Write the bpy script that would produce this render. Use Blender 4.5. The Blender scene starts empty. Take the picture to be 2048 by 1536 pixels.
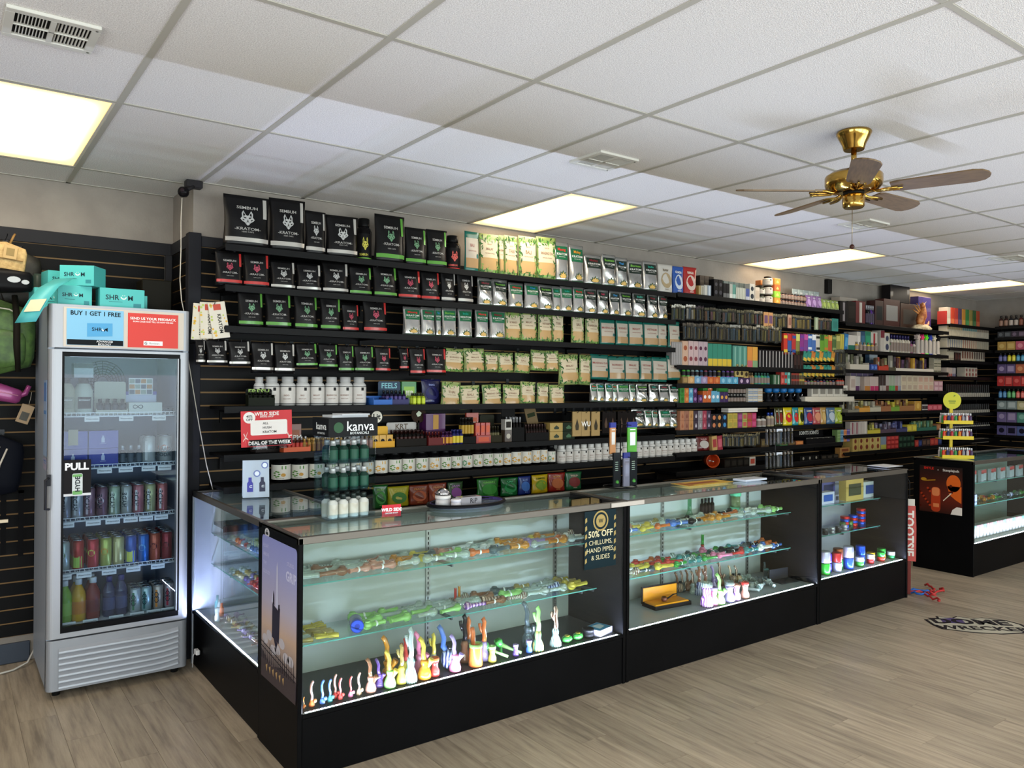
import bpy, math, random
from mathutils import Vector, Matrix
from functools import lru_cache
S = bpy.context.scene
COL = S.collection
R = random.Random(7)
PI = math.pi

# ---------------------------------------------------------------- camera
EYE = 1.575
FPX, YAW, PITCH, ROLL = 1564.01, 0.631585, 0.000913, 0.0077178
_f = Vector((math.sin(YAW)*math.cos(PITCH), math.cos(YAW)*math.cos(PITCH), math.sin(PITCH)))
_r0 = Vector((math.cos(YAW), -math.sin(YAW), 0)); _u0 = _r0.cross(_f)
_r = _r0*math.cos(ROLL) + _u0*math.sin(ROLL); _u = _u0*math.cos(ROLL) - _r0*math.sin(ROLL)
cd = bpy.data.cameras.new('camera'); cam = bpy.data.objects.new('camera', cd); COL.objects.link(cam)
cd.sensor_width = 36; cd.lens = FPX/2048*36; cd.clip_start = .05
cam.matrix_world = Matrix(((_r.x, _u.x, -_f.x, 0), (_r.y, _u.y, -_f.y, 0), (_r.z, _u.z, -_f.z, EYE), (0, 0, 0, 1)))
S.camera = cam
# ---------------------------------------------------------------- world, daylight, exposure
S.view_settings.view_transform = 'Standard'; S.view_settings.look = 'None'
S.view_settings.gamma = 1; S.view_settings.use_curve_mapping = False
S.view_settings.exposure = 0.15
W = bpy.data.worlds.new('sky'); S.world = W; W.use_nodes = True
bg = W.node_tree.nodes['Background']; bg.inputs[0].default_value = (.62, .78, 1, 1); bg.inputs[1].default_value = 1.0
DAY = 1.0; LAMP = 8.5; LED = 1150.0
def window_light(x, w, power):
    d = bpy.data.lights.new('daylight', 'AREA'); d.shape = 'RECTANGLE'; d.size = w; d.size_y = 1.7
    d.energy = power*DAY; d.color = (.94, .975, 1.0)
    o = bpy.data.objects.new('daylight', d); COL.objects.link(o)
    o.location = (x, -2.95, 1.35); o.rotation_euler = (math.radians(122), 0, 0)   # daylight thrown up by the sunlit pavement
for wx in (-1.4, 1.6, 4.6, 7.6): window_light(wx, 2.7, 125)
d = bpy.data.lights.new('daylight_side', 'AREA'); d.shape = 'RECTANGLE'; d.size = 2.6; d.size_y = 1.7; d.energy = 95*DAY; d.color = (.94, .975, 1.0)
o = bpy.data.objects.new('daylight_side', d); COL.objects.link(o); o.location = (-2.92, .4, 1.45); o.rotation_euler = (math.radians(90), 0, math.radians(-90))
try:
    S.cycles.transparent_max_bounces = 24; S.cycles.max_bounces = 8; S.cycles.diffuse_bounces = 4
    S.cycles.glossy_bounces = 5; S.cycles.transmission_bounces = 6
    S.cycles.caustics_reflective = False; S.cycles.caustics_refractive = False; S.cycles.sample_clamp_indirect = 4
except Exception: pass

# pixel (2048x1536 frame) -> point on a plane of the room
def _ray(px, py): return _f + _r*((px-1024)/FPX) - _u*((py-768)/FPX)
def aty(px, py, y): d = _ray(px, py); k = y/d.y; return Vector((d.x*k, y, d.z*k+EYE))
def atx(px, py, x): d = _ray(px, py); k = x/d.x; return Vector((x, d.y*k, d.z*k+EYE))
def atz(px, py, z): d = _ray(px, py); k = (z-EYE)/d.z; return Vector((d.x*k, d.y*k, z))

# ---------------------------------------------------------------- materials
def lin(h):
    h = h.lstrip('#'); c = [int(h[i:i+2], 16)/255 for i in (0, 2, 4)]
    return tuple((x/12.92 if x <= .04045 else ((x+.055)/1.055)**2.4) for x in c) + (1,)
@lru_cache(None)
def M(hexc, rough=.5, metal=0., trans=0., emit=0., coat=0., spec=.25):
    m = bpy.data.materials.new('paint_'+hexc.strip('#')); m.use_nodes = True
    b = m.node_tree.nodes['Principled BSDF']; c = lin(hexc)
    b.inputs['Base Color'].default_value = c; b.inputs['Roughness'].default_value = rough
    b.inputs['Metallic'].default_value = metal; b.inputs['Specular IOR Level'].default_value = spec
    if spec == .25 and not metal and max(c[:3]) < .03: b.inputs['Specular IOR Level'].default_value = .08
    if trans: b.inputs['Transmission Weight'].default_value = trans
    if coat: b.inputs['Coat Weight'].default_value = coat; b.inputs['Coat Roughness'].default_value = .08
    if emit: b.inputs['Emission Color'].default_value = c; b.inputs['Emission Strength'].default_value = emit
    return m
def nodes(name):
    m = bpy.data.materials.new(name); m.use_nodes = True; nt = m.node_tree
    return m, nt, nt.nodes, nt.links, nt.nodes['Principled BSDF']
def noise_mat(name, c1, c2, scale, rough=.6, bump=0., bscale=None, stretch=(1, 1, 1), metal=0., detail=4, coat=0., lo=.35, hi=.65):
    m, nt, N, L, b = nodes(name)
    tc = N.new('ShaderNodeTexCoord'); mp = N.new('ShaderNodeMapping'); mp.inputs['Scale'].default_value = stretch
    L.new(tc.outputs['Object'], mp.inputs[0])
    n = N.new('ShaderNodeTexNoise'); n.inputs['Scale'].default_value = scale; n.inputs['Detail'].default_value = detail
    L.new(mp.outputs[0], n.inputs[0])
    r = N.new('ShaderNodeValToRGB'); r.color_ramp.elements[0].color = lin(c1); r.color_ramp.elements[1].color = lin(c2)
    r.color_ramp.elements[0].position = lo; r.color_ramp.elements[1].position = hi
    L.new(n.outputs['Fac'], r.inputs[0]); L.new(r.outputs[0], b.inputs['Base Color'])
    b.inputs['Roughness'].default_value = rough; b.inputs['Metallic'].default_value = metal; b.inputs['Coat Weight'].default_value = coat
    if bump:
        n2 = N.new('ShaderNodeTexNoise'); n2.inputs['Scale'].default_value = bscale or scale*3; n2.inputs['Detail'].default_value = 3
        L.new(tc.outputs['Object'], n2.inputs[0])
        bp = N.new('ShaderNodeBump'); bp.inputs['Strength'].default_value = bump; bp.inputs['Distance'].default_value = .004
        L.new(n2.outputs['Fac'], bp.inputs['Height']); L.new(bp.outputs[0], b.inputs['Normal'])
    return m
@lru_cache(None)
def GLASS(tint='#e8f4ee', refl=.10, rough=0.0):
    m = bpy.data.materials.new('clear_glass'); m.use_nodes = True; nt = m.node_tree; N = nt.nodes; L = nt.links
    N.remove(N['Principled BSDF']); out = N['Material Output']
    t = N.new('ShaderNodeBsdfTransparent'); t.inputs[0].default_value = lin(tint)
    g = N.new('ShaderNodeBsdfGlossy'); g.inputs['Roughness'].default_value = rough
    lw = N.new('ShaderNodeLayerWeight'); lw.inputs[0].default_value = .5
    pw = N.new('ShaderNodeMath'); pw.operation = 'POWER'; pw.inputs[1].default_value = 4.5; L.new(lw.outputs['Facing'], pw.inputs[0])
    fr = N.new('ShaderNodeMath'); fr.operation = 'MULTIPLY_ADD'; fr.inputs[1].default_value = .9; fr.inputs[2].default_value = .015; L.new(pw.outputs[0], fr.inputs[0])
    mx = N.new('ShaderNodeMixShader')
    L.new(fr.outputs[0], mx.inputs[0]); L.new(t.outputs[0], mx.inputs[1]); L.new(g.outputs[0], mx.inputs[2]); L.new(mx.outputs[0], out.inputs[0])
    return m
@lru_cache(None)
def TINT(hexc, clear=.45, rough=.06):       # coloured glass or clear plastic film: tinted see-through mixed with a glossy body
    m = bpy.data.materials.new('coloured_glass'); m.use_nodes = True; nt = m.node_tree; N = nt.nodes; L = nt.links
    b = N['Principled BSDF']; out = N['Material Output']; c = lin(hexc)
    b.inputs['Base Color'].default_value = c; b.inputs['Roughness'].default_value = rough
    b.inputs['Coat Weight'].default_value = .6; b.inputs['Subsurface Weight'].default_value = 0
    t = N.new('ShaderNodeBsdfTransparent'); t.inputs[0].default_value = tuple(.35+.65*x for x in c[:3])+(1,)
    mx = N.new('ShaderNodeMixShader'); mx.inputs[0].default_value = clear
    L.new(b.outputs[0], mx.inputs[1]); L.new(t.outputs[0], mx.inputs[2]); L.new(mx.outputs[0], out.inputs[0])
    return m
@lru_cache(None)
def SWIRL(c1, c2, scale=14., clear=.25):    # hand blown glass with coloured streaks
    m = bpy.data.materials.new('streaked_glass'); m.use_nodes = True; nt = m.node_tree; N = nt.nodes; L = nt.links
    b = N['Principled BSDF']; out = N['Material Output']
    tc = N.new('ShaderNodeTexCoord'); w = N.new('ShaderNodeTexWave'); w.inputs['Scale'].default_value = scale
    w.inputs['Distortion'].default_value = 5; w.inputs['Detail'].default_value = 2; L.new(tc.outputs['Object'], w.inputs[0])
    r = N.new('ShaderNodeValToRGB'); r.color_ramp.elements[0].color = lin(c1); r.color_ramp.elements[1].color = lin(c2)
    r.color_ramp.elements[0].position = .3; r.color_ramp.elements[1].position = .6
    L.new(w.outputs[0], r.inputs[0]); L.new(r.outputs[0], b.inputs['Base Color'])
    b.inputs['Roughness'].default_value = .06; b.inputs['Coat Weight'].default_value = .6
    t = N.new('ShaderNodeBsdfTransparent'); t.inputs[0].default_value = (.85, .88, .85, 1)
    mx = N.new('ShaderNodeMixShader'); mx.inputs[0].default_value = clear
    L.new(b.outputs[0], mx.inputs[1]); L.new(t.outputs[0], mx.inputs[2]); L.new(mx.outputs[0], out.inputs[0])
    return m
def EMIT(name, hexc, s):
    m = bpy.data.materials.new(name); m.use_nodes = True; nt = m.node_tree; N = nt.nodes
    N.remove(N['Principled BSDF']); e = N.new('ShaderNodeEmission'); e.inputs[0].default_value = lin(hexc); e.inputs[1].default_value = s
    nt.links.new(e.outputs[0], N['Material Output'].inputs[0]); return m

# ---------------------------------------------------------------- mesh builder
class MB:
    def __init__(s): s.v = []; s.f = []; s.m = []; s.s = []; s.X = Matrix.Identity(4)
    def add(s, vs, fs, mi=0, smooth=False):
        o = len(s.v); X = s.X
        s.v += [tuple(X @ Vector(v)) for v in vs]
        for f in fs: s.f.append([i+o for i in f]); s.m.append(mi); s.s.append(smooth)
        return s
    def box(s, a, b, mi=0, ch=0):
        x0, y0, z0 = a; x1, y1, z1 = b
        if ch:
            vs = []; c = ch
            for ax in range(3):
                for sx in (0, 1):
                    for p, q in ((0, 0), (1, 0), (1, 1), (0, 1)):
                        v = [0, 0, 0]; lo = (x0, y0, z0); hi = (x1, y1, z1)
                        o = [k for k in range(3) if k != ax]
                        v[ax] = hi[ax] if sx else lo[ax]
                        v[o[0]] = (hi[o[0]]-c) if p else (lo[o[0]]+c); v[o[1]] = (hi[o[1]]-c) if q else (lo[o[1]]+c)
                        vs.append(v)
            # hull faces
            fs = [[k*4+j for j in range(4)] for k in range(6)]
            def near(t):  # index of vertex by axis, side, p, q
                ax, sx, p, q = t; return (ax*2+sx)*4 + {(0, 0): 0, (1, 0): 1, (1, 1): 2, (0, 1): 3}[(p, q)]
            for sy in (0, 1):
                for sz in (0, 1): fs.append([near((1, sy, 0, sz)), near((1, sy, 1, sz)), near((2, sz, 1, sy)), near((2, sz, 0, sy))])
            for sx in (0, 1):
                for sz in (0, 1): fs.append([near((0, sx, 0, sz)), near((0, sx, 1, sz)), near((2, sz, sx, 1)), near((2, sz, sx, 0))])
            for sx in (0, 1):
                for sy in (0, 1): fs.append([near((0, sx, sy, 0)), near((0, sx, sy, 1)), near((1, sy, sx, 1)), near((1, sy, sx, 0))])
            for sx in (0, 1):
                for sy in (0, 1):
                    for sz in (0, 1): fs.append([near((0, sx, sy, sz)), near((1, sy, sx, sz)), near((2, sz, sx, sy))])
            return s.add(vs, fs, mi)
        vs = [(x0, y0, z0), (x1, y0, z0), (x1, y1, z0), (x0, y1, z0), (x0, y0, z1), (x1, y0, z1), (x1, y1, z1), (x0, y1, z1)]
        return s.add(vs, [(0, 3, 2, 1), (4, 5, 6, 7), (0, 1, 5, 4), (1, 2, 6, 5), (2, 3, 7, 6), (3, 0, 4, 7)], mi)
    def lathe(s, prof, n=16, mi=0, smooth=True, cap=True, rx=1, ry=1):
        vs = []; fs = []
        for r, z in prof:
            for k in range(n):
                a = 2*PI*k/n; vs.append((r*rx*math.cos(a), r*ry*math.sin(a), z))
        for i in range(len(prof)-1):
            for k in range(n): fs.append((i*n+k, i*n+(k+1) % n, (i+1)*n+(k+1) % n, (i+1)*n+k))
        s.add(vs, fs, mi, smooth)
        if cap:
            o = len(s.v)-len(vs)
            if prof[0][0] > 1e-6: s.f.append([o+k for k in range(n)][::-1]); s.m.append(mi); s.s.append(False)
            if prof[-1][0] > 1e-6: s.f.append([o+(len(prof)-1)*n+k for k in range(n)]); s.m.append(mi); s.s.append(False)
        return s
    def tube(s, pts, rad, n=8, mi=0, smooth=True):
        pts = [Vector(p) for p in pts]; rs = rad if isinstance(rad, (list, tuple)) else [rad]*len(pts)
        vs = []; fs = []; up = None
        for i, p in enumerate(pts):
            t = (pts[min(i+1, len(pts)-1)]-pts[max(i-1, 0)]).normalized()
            if up is None: up = Vector((0, 0, 1)) if abs(t.z) < .9 else Vector((1, 0, 0))
            b = t.cross(up).normalized(); up = b.cross(t).normalized()
            for k in range(n):
                a = 2*PI*k/n; vs.append(p + b*(rs[i]*math.cos(a)) + up*(rs[i]*math.sin(a)))
        for i in range(len(pts)-1):
            for k in range(n): fs.append((i*n+k, i*n+(k+1) % n, (i+1)*n+(k+1) % n, (i+1)*n+k))
        fs.append(list(range(n))[::-1]); fs.append([(len(pts)-1)*n+k for k in range(n)])
        return s.add(vs, fs, mi, smooth)
    def prism(s, poly, y0, y1, mi=0):       # polygon in XZ (counter-clockwise seen from -Y), from y0 to y1
        n = len(poly); vs = [(x, y0, z) for x, z in poly] + [(x, y1, z) for x, z in poly]
        fs = [list(range(n)), list(range(2*n-1, n-1, -1))] + [(i, i+n, (i+1) % n + n, (i+1) % n) for i in range(n)]
        return s.add(vs, fs, mi)
    def flat(s, poly, y=0., mi=0, fn=None):   # printed shape facing -Y; fn(x,z)->y wraps it on a surface
        return s.add([(x, (fn(x, z) if fn else y), z) for x, z in poly], [list(range(len(poly)))], mi)
    def text(s, t, x, z, size, mi=0, y=0., fn=None, align='C', bold=0., sx=1., rot=0.):
        vs, fs = glyphs(t, bold); 
        w = max(v[0] for v in vs); k = size
        ox = {'C': -w/2, 'L': 0, 'R': -w}[align]; out = []
        for a, b in vs:
            p, q = (a+ox)*k*sx, (b-.35)*k
            p, q = p*math.cos(rot)-q*math.sin(rot), p*math.sin(rot)+q*math.cos(rot)
            X, Z = x+p, z+q; out.append((X, fn(X, Z) if fn else y, Z))
        return s.add(out, fs, mi)
    def mesh(s, name, mats):
        me = bpy.data.meshes.new(name); me.from_pydata(s.v, [], s.f)
        for m in (mats if isinstance(mats, (list, tuple)) else [mats]): me.materials.append(m)
        me.polygons.foreach_set('material_index', s.m); me.polygons.foreach_set('use_smooth', s.s)
        me.update(); return me
@lru_cache(None)
def glyphs(t, bold=0.):
    c = bpy.data.curves.new('t', 'FONT'); c.body = t; c.size = 1; c.resolution_u = 2; c.offset = bold
    c.fill_mode = 'FRONT'
    o = bpy.data.objects.new('t', c); me = o.to_mesh()
    vs = [(v.co.x, v.co.y) for v in me.vertices]; fs = [tuple(p.vertices) for p in me.polygons]
    o.to_mesh_clear(); bpy.data.objects.remove(o); bpy.data.curves.remove(c)
    if not vs: vs = [(0, 0), (.01, 0), (0, .01)]; fs = [(0, 1, 2)]
    mx = min(v[0] for v in vs); vs = [(a-mx, b) for a, b in vs]
    return vs, fs
def circle(cx, cz, r, n=20, ry=None): return [(cx+r*math.cos(2*PI*k/n), cz+(ry or r)*math.sin(2*PI*k/n)) for k in range(n)]
def rect(x0, z0, x1, z1): return [(x0, z0), (x1, z0), (x1, z1), (x0, z1)]
def rrect(x0, z0, x1, z1, r, n=4):
    out = []
    for cx, cz, a0 in ((x1-r, z0+r, -90), (x1-r, z1-r, 0), (x0+r, z1-r, 90), (x0+r, z0+r, 180)):
        for k in range(n+1): a = math.radians(a0+90*k/n); out.append((cx+r*math.cos(a), cz+r*math.sin(a)))
    return out

# ---------------------------------------------------------------- objects
def ob(name, me, parent=None, loc=(0, 0, 0), rot=(0, 0, 0), scale=(1, 1, 1), mats=None):
    if isinstance(me, MB): me = me.mesh(name, mats)
    o = bpy.data.objects.new(name, me); COL.objects.link(o)
    o.location = loc; o.rotation_euler = rot; o.scale = scale
    if parent: o.parent = parent
    return o
def tag(o, label, cat, group=None):
    o['label'] = label; o['category'] = cat
    if group: o['group'] = group
    return o
def thing(name, label, cat, loc=(0, 0, 0), rot=(0, 0, 0), group=None, scale=(1, 1, 1)):
    o = bpy.data.objects.new(name, None); COL.objects.link(o); o.empty_display_size = .05
    o.location = loc; o.rotation_euler = rot if isinstance(rot, tuple) else (0, 0, rot); o.scale = scale
    return tag(o, label, cat, group)
def struct(name, me, mats=None, parent=None, **k):
    o = ob(name, me, parent, mats=mats, **k)
    if not parent: o['kind'] = 'structure'
    return o
# a template is a list of (part name, mesh, children) ; spawn() makes one thing from it with shared mesh data
def spawn(tpl, name, label, cat, loc, rz=0., group=None, scale=(1, 1, 1), rot=None):
    rot = rot or (0, 0, rz)
    if len(tpl) == 1 and not (len(tpl[0]) > 2 and tpl[0][2]):
        return tag(ob(name, tpl[0][1], None, loc, rot, scale), label, cat, group)
    t = thing(name, label, cat, loc, rot, group, scale)
    for p in tpl:
        o = ob(p[0], p[1], t)
        for c in (p[2] if len(p) > 2 else ()): ob(c[0], c[1], o)
    return t
# ================================================================ the room
CEIL = 2.726; WY = 4.70; LY = 5.18; WX = 11.0; JX = 1.165
paint = noise_mat('wall_paint', '#847c74', '#8e867d', 6, .75, .5, 55)
ceil_m = noise_mat('ceiling_tile', '#c6c1be', '#ece9e6', 230, .9, .8, 260)
grid_m = M('#b3afa5', .55)
slat_m = noise_mat('black_laminate', '#060607', '#0a0a0c', 3, .5, 0); slat_m.node_tree.nodes['Principled BSDF'].inputs['Specular IOR Level'].default_value = .12
groove_m = M('#8a6b45', .6)
trim_m = M('#2b2b2e', .55)
struct('wall_left', MB().box((-3.1, -3.2, 0), (-3.0, LY+.1, .5)).box((-3.1, -3.2, 2.4), (-3.0, LY+.1, CEIL)).box((-3.1, -3.2, .5), (-3.0, -.95, 2.4)).box((-3.1, 1.75, .5), (-3.0, LY+.1, 2.4)), paint)
w = struct('window_5', MB().box((-3.09, -.95, .5), (-3.01, 1.75, .55)).box((-3.09, -.95, 2.35), (-3.01, 1.75, 2.4)).box((-3.09, -.95, .55), (-3.01, -.9, 2.35)).box((-3.09, 1.7, .55), (-3.01, 1.75, 2.35)), M('#3a3a3c', .4, .8))
ob('pane', MB().box((-3.053, -.9, .55), (-3.047, 1.7, 2.35)), w, mats=GLASS())
wb = struct('wall_back', MB().box((JX, WY, 0), (WX+.1, WY+.12, CEIL)), paint)
wn = struct('wall_niche', MB().box((-3.0, LY, 0), (JX+.02, LY+.1, CEIL)).box((JX, WY+.12, 0), (JX+.1, LY, CEIL)), paint)
wr = struct('wall_right', MB().box((WX, -3.2, 0), (WX+.1, WY, CEIL)), paint)
# street front with four windows behind the viewer
mb = MB().box((-3.1, -3.2, 0), (WX+.1, -3.1, .35)).box((-3.1, -3.2, 2.4), (WX+.1, -3.1, CEIL))
ws = (-1.4, 1.6, 4.6, 7.6); xs = -3.1
for wx in ws: mb.box((xs, -3.2, .35), (wx-1.4, -3.1, 2.4)); xs = wx+1.4
mb.box((xs, -3.2, .35), (WX+.1, -3.1, 2.4)); struct('wall_front', mb, paint)
for i, wx in enumerate(ws):
    fr = MB()
    for a, b in (((wx-1.4, -3.19, .35), (wx+1.4, -3.11, .40)), ((wx-1.4, -3.19, 2.35), (wx+1.4, -3.11, 2.4)), ((wx-1.4, -3.19, .35), (wx-1.35, -3.11, 2.4)), ((wx+1.35, -3.19, .35), (wx+1.4, -3.11, 2.4))): fr.box(a, b)
    w = struct('window_%d' % (i+1), fr, M('#3a3a3c', .4, .8))
    ob('pane', MB().box((wx-1.35, -3.153, .40), (wx+1.35, -3.147, 2.35)), w, mats=GLASS())
# ---- ceiling: 2 x 4 ft tiles in a T-bar grid
TX, TY, GX, GY = .6096, 1.2192, .5901, 3.5611
lights = {-6, -1, 4, 9, 14}
ceil = struct('ceiling', MB().box((-3.1, -3.2, CEIL+.03), (WX+.1, LY+.1, CEIL+.08)), ceil_m)
tile_me = {}
def tile(x0, y0, x1, y1):
    k = (round(x1-x0, 3), round(y1-y0, 3))
    if k not in tile_me: tile_me[k] = MB().box((0, 0, 0), (k[0], k[1], .018), ch=.003).mesh('ceiling_tile', ceil_m)
    ob('ceiling_tile', tile_me[k], ceil, (x0, y0, CEIL))
for i in range(-6, 18):
    for j in range(-5, 2):
        x0 = GX+i*TX+.008; x1 = x0+TX-.016; y0 = GY+j*TY+.008; y1 = y0+TY-.016
        ylim = (LY if x0 < JX-.1 else WY)
        if y0 > ylim-.05: continue
        y1 = min(y1, ylim-.002); x1 = min(x1, WX-.002); y0 = max(y0, -3.09); x0 = max(x0, -2.99)
        if x1-x0 < .05: continue
        if j == 0 and i in lights: continue
        if j == -4 and i in lights: continue
        tile(x0, y0, x1, y1)
gm = M('#a9a59a', .5)
for i in range(-5, 18):
    x = GX+i*TX; yl = LY if x < JX else WY
    ob('grid_runner', MB().box((x-.012, -3.1, CEIL-.004), (x+.012, yl, CEIL+.002)), ceil, mats=gm)
for j in range(-5, 2):
    y = GY+j*TY; xr = WX if y < WY else JX
    ob('grid_cross_bar', MB().box((-3, y-.010, CEIL-.003), (xr, y+.010, CEIL+.003)), ceil, mats=gm)
ob('wall_angle', MB().box((JX, WY-.02, CEIL-.004), (WX, WY, CEIL+.002)).box((-3, LY-.02, CEIL-.004), (JX, LY, CEIL+.002)), ceil, mats=gm)
# ---- recessed fluorescent troffers
def diffuser_mat(s):
    m, nt, N, L, b = nodes('prismatic_diffuser'); N.remove(b)
    tc = N.new('ShaderNodeTexCoord'); sp = N.new('ShaderNodeSeparateXYZ'); L.new(tc.outputs['Generated'], sp.inputs[0])
    def edge(o):
        a = N.new('ShaderNodeMath'); a.operation = 'SUBTRACT'; a.inputs[1].default_value = .5; L.new(o, a.inputs[0])
        q = N.new('ShaderNodeMath'); q.operation = 'ABSOLUTE'; L.new(a.outputs[0], q.inputs[0])
        r = N.new('ShaderNodeMapRange'); r.inputs['From Min'].default_value = .5; r.inputs['From Max'].default_value = .30; r.interpolation_type = 'SMOOTHSTEP'
        L.new(q.outputs[0], r.inputs[0]); return r.outputs[0]
    mu = N.new('ShaderNodeMath'); mu.operation = 'MULTIPLY'; L.new(edge(sp.outputs[0]), mu.inputs[0]); L.new(edge(sp.outputs[1]), mu.inputs[1])
    cr = N.new('ShaderNodeValToRGB'); cr.color_ramp.elements[0].color = lin('#ffcf80'); cr.color_ramp.elements[1].color = lin('#fff6e4')
    L.new(mu.outputs[0], cr.inputs[0])
    st = N.new('ShaderNodeMapRange'); st.inputs['To Min'].default_value = s*.28; st.inputs['To Max'].default_value = s; L.new(mu.outputs[0], st.inputs[0])
    e = N.new('ShaderNodeEmission'); L.new(cr.outputs[0], e.inputs[0]); L.new(st.outputs[0], e.inputs[1]); L.new(e.outputs[0], N['Material Output'].inputs[0])
    return m
dif = diffuser_mat(LAMP)
where = {-6: 'over the empty corner', -1: 'above the drinks fridge', 4: 'above the kraft paper bags', 9: 'beyond the brass fan', 14: 'at the far corner'}
for j in (0, -4):
  for i in sorted(lights):
    x0 = GX+i*TX+.012; x1 = x0+TX-.024; y0 = GY+j*TY+.012; y1 = min(y0+TY-.024, (WY-.02) if i > 0 else 9); x0 = max(x0, -2.98)
    t = thing('ceiling_light', 'warm glowing recessed fluorescent panel %s%s' % (where[i], '' if j == 0 else ', second row'), 'ceiling light', (x0, y0, CEIL), group='recessed ceiling lights')
    w, d = x1-x0, y1-y0
    fr = MB().box((0, 0, -.002), (w, .012, .02)).box((0, d-.012, -.002), (w, d, .02)).box((0, .012, -.002), (.012, d-.012, .02)).box((w-.012, .012, -.002), (w, d-.012, .02))
    ob('frame', fr, t, mats=M('#cfc9b8', .5)); ob('diffuser', MB().box((.012, .012, .004), (w-.012, d-.012, .012)), t, mats=dif)
# ---- air vents
def vent(x0, y0, label):
    w, d = .262, .242
    t = thing('ceiling_vent', label, 'vent', (x0, y0, CEIL-.012), group='ceiling air vents')
    fm = M('#c8c6be', .5)
    fr = MB().box((0, 0, 0), (w, .03, .012), ch=.002).box((0, d-.03, 0), (w, d, .012), ch=.002).box((0, .03, 0), (.025, d-.03, .012)).box((w-.025, .03, 0), (w, d-.03, .012)).box((w/2-.008, .03, 0), (w/2+.008, d-.03, .012)).box((.025, d*.5-.001, .0), (w-.025, d*.5+.004, .012))
    ob('frame', fr, t, mats=fm); ob('duct_throat', MB().box((.02, .025, .009), (w-.02, d-.025, .0115)), t, mats=M('#1c1b19', .8))
    sl = MB().box((-.0008, .032, .003), (.0014, d-.032, .0085)).mesh('louver', fm)
    for k in range(9): ob('louver', sl, t, (.033+k*.0095, 0, 0), (0, .5, 0)); ob('louver', sl, t, (w/2+.016+k*.0105, 0, 0), (0, -.5, 0))
    ob('screw', MB().lathe([(.004, -.002), (.004, 0)], 8), t, (w-.012, .02, 0), mats=M('#77756d', .4, .8)); ob('screw', MB().lathe([(.004, -.002), (.004, 0)], 8), t, (w-.012, d-.02, 0), mats=M('#77756d', .4, .8))
vent(.155, 2.835, 'white louvered air vent in front of the panel light over the fridge')
vent(2.598, 2.83, 'white louvered air vent in front of the panel light over the kraft bags')
vent(5.10, 2.86, 'small white air vent behind the fan pull chain')
vent(7.45, 2.85, 'small white air vent farthest down the ceiling')
# ---- floor of vinyl planks laid towards the back wall
def wood(name, c1, c2, c3):
    m, nt, N, L, b = nodes(name)
    tc = N.new('ShaderNodeTexCoord'); oi = N.new('ShaderNodeObjectInfo'); ad = N.new('ShaderNodeVectorMath'); ad.operation = 'ADD'
    sc = N.new('ShaderNodeVectorMath'); sc.operation = 'SCALE'; sc.inputs['Scale'].default_value = 7.7; L.new(oi.outputs['Location'], sc.inputs[0])
    L.new(tc.outputs['Object'], ad.inputs[0]); L.new(sc.outputs[0], ad.inputs[1])
    mp = N.new('ShaderNodeMapping'); mp.inputs['Scale'].default_value = (16, 1.1, 1); L.new(ad.outputs[0], mp.inputs[0])
    n = N.new('ShaderNodeTexNoise'); n.inputs['Scale'].default_value = 2.2; n.inputs['Detail'].default_value = 6; n.inputs['Roughness'].default_value = .62; L.new(mp.outputs[0], n.inputs[0])
    r = N.new('ShaderNodeValToRGB'); e = r.color_ramp.elements; e[0].color = lin(c1); e[1].color = lin(c3); e[0].position = .32; e[1].position = .7
    k = r.color_ramp.elements.new(.5); k.color = lin(c2); L.new(n.outputs['Fac'], r.inputs[0])
    hs = N.new('ShaderNodeHueSaturation'); mr = N.new('ShaderNodeMapRange'); mr.inputs['To Min'].default_value = .86; mr.inputs['To Max'].default_value = 1.12
    L.new(oi.outputs['Random'], mr.inputs[0]); L.new(mr.outputs[0], hs.inputs['Value']); L.new(r.outputs[0], hs.inputs['Color']); L.new(hs.outputs[0], b.inputs['Base Color'])
    b.inputs['Roughness'].default_value = .36
    return m
wood_m = wood('vinyl_plank', '#7f7263', '#a0917d', '#b3a590')
fl = struct('floor', MB().box((-3.1, -3.2, -.1), (WX+.1, LY+.1, -.004)), wood_m)
PW, PL = .1524, .914
plank = MB().box((.0006, .0006, -.004), (PW-.0006, PL-.0006, 0)).mesh('plank', wood_m)
for i in range(-9, 62):
    x = i*PW; off = (i*.37 % 1)*PL
    y = .35-off if x < 5 else 1.0-off
    if x < 1.15: lim = LY-PL
    else: lim = 3.4
    while y < lim-.02:
        # planks hidden under the counters are left to the base floor
        ob('plank', plank, fl, (x, y, 0)); y += PL
# ---- slat wall: boards with tan grooves
PITCHZ = .0762; ZB = .12
def slats(parent, x0, x1, y, ztop, face='-Y'):
    n = int((ztop-ZB)/PITCHZ); L_ = x1-x0
    me = MB().prism([(0, 0), (0, 0), (0, 0)], 0, 0) if False else None
    board = MB().box((0, 0, .0045), (L_-.002, .016, PITCHZ-.0045)).mesh('slat', slat_m)
    rz = 0 if face == '-Y' else -PI/2
    for k in range(n):
        z = ztop-(k+1)*PITCHZ
        loc = (x0, y-.016, z) if face == '-Y' else (y-.016, x1, z)
        ob('slat', board, parent, loc, (0, 0, rz))
    b = MB().box((0, .0095, 0), (L_-.002, .015, n*PITCHZ))
    ob('groove_backing', b, parent, (x0, y-.016, ztop-n*PITCHZ) if face == '-Y' else (y-.016, x1, ztop-n*PITCHZ), (0, 0, rz), mats=groove_m)
ZT = 2.355
slats(wn, -1.0, JX-.05, LY, ZT)
for a, b in ((JX+.03, 3.60), (3.60, 6.04), (6.04, 8.48), (8.48, WX-.02)): slats(wb, a, b, WY, ZT)
slats(wr, 2.3, WY-.02, WX, ZT, '-X')
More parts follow.
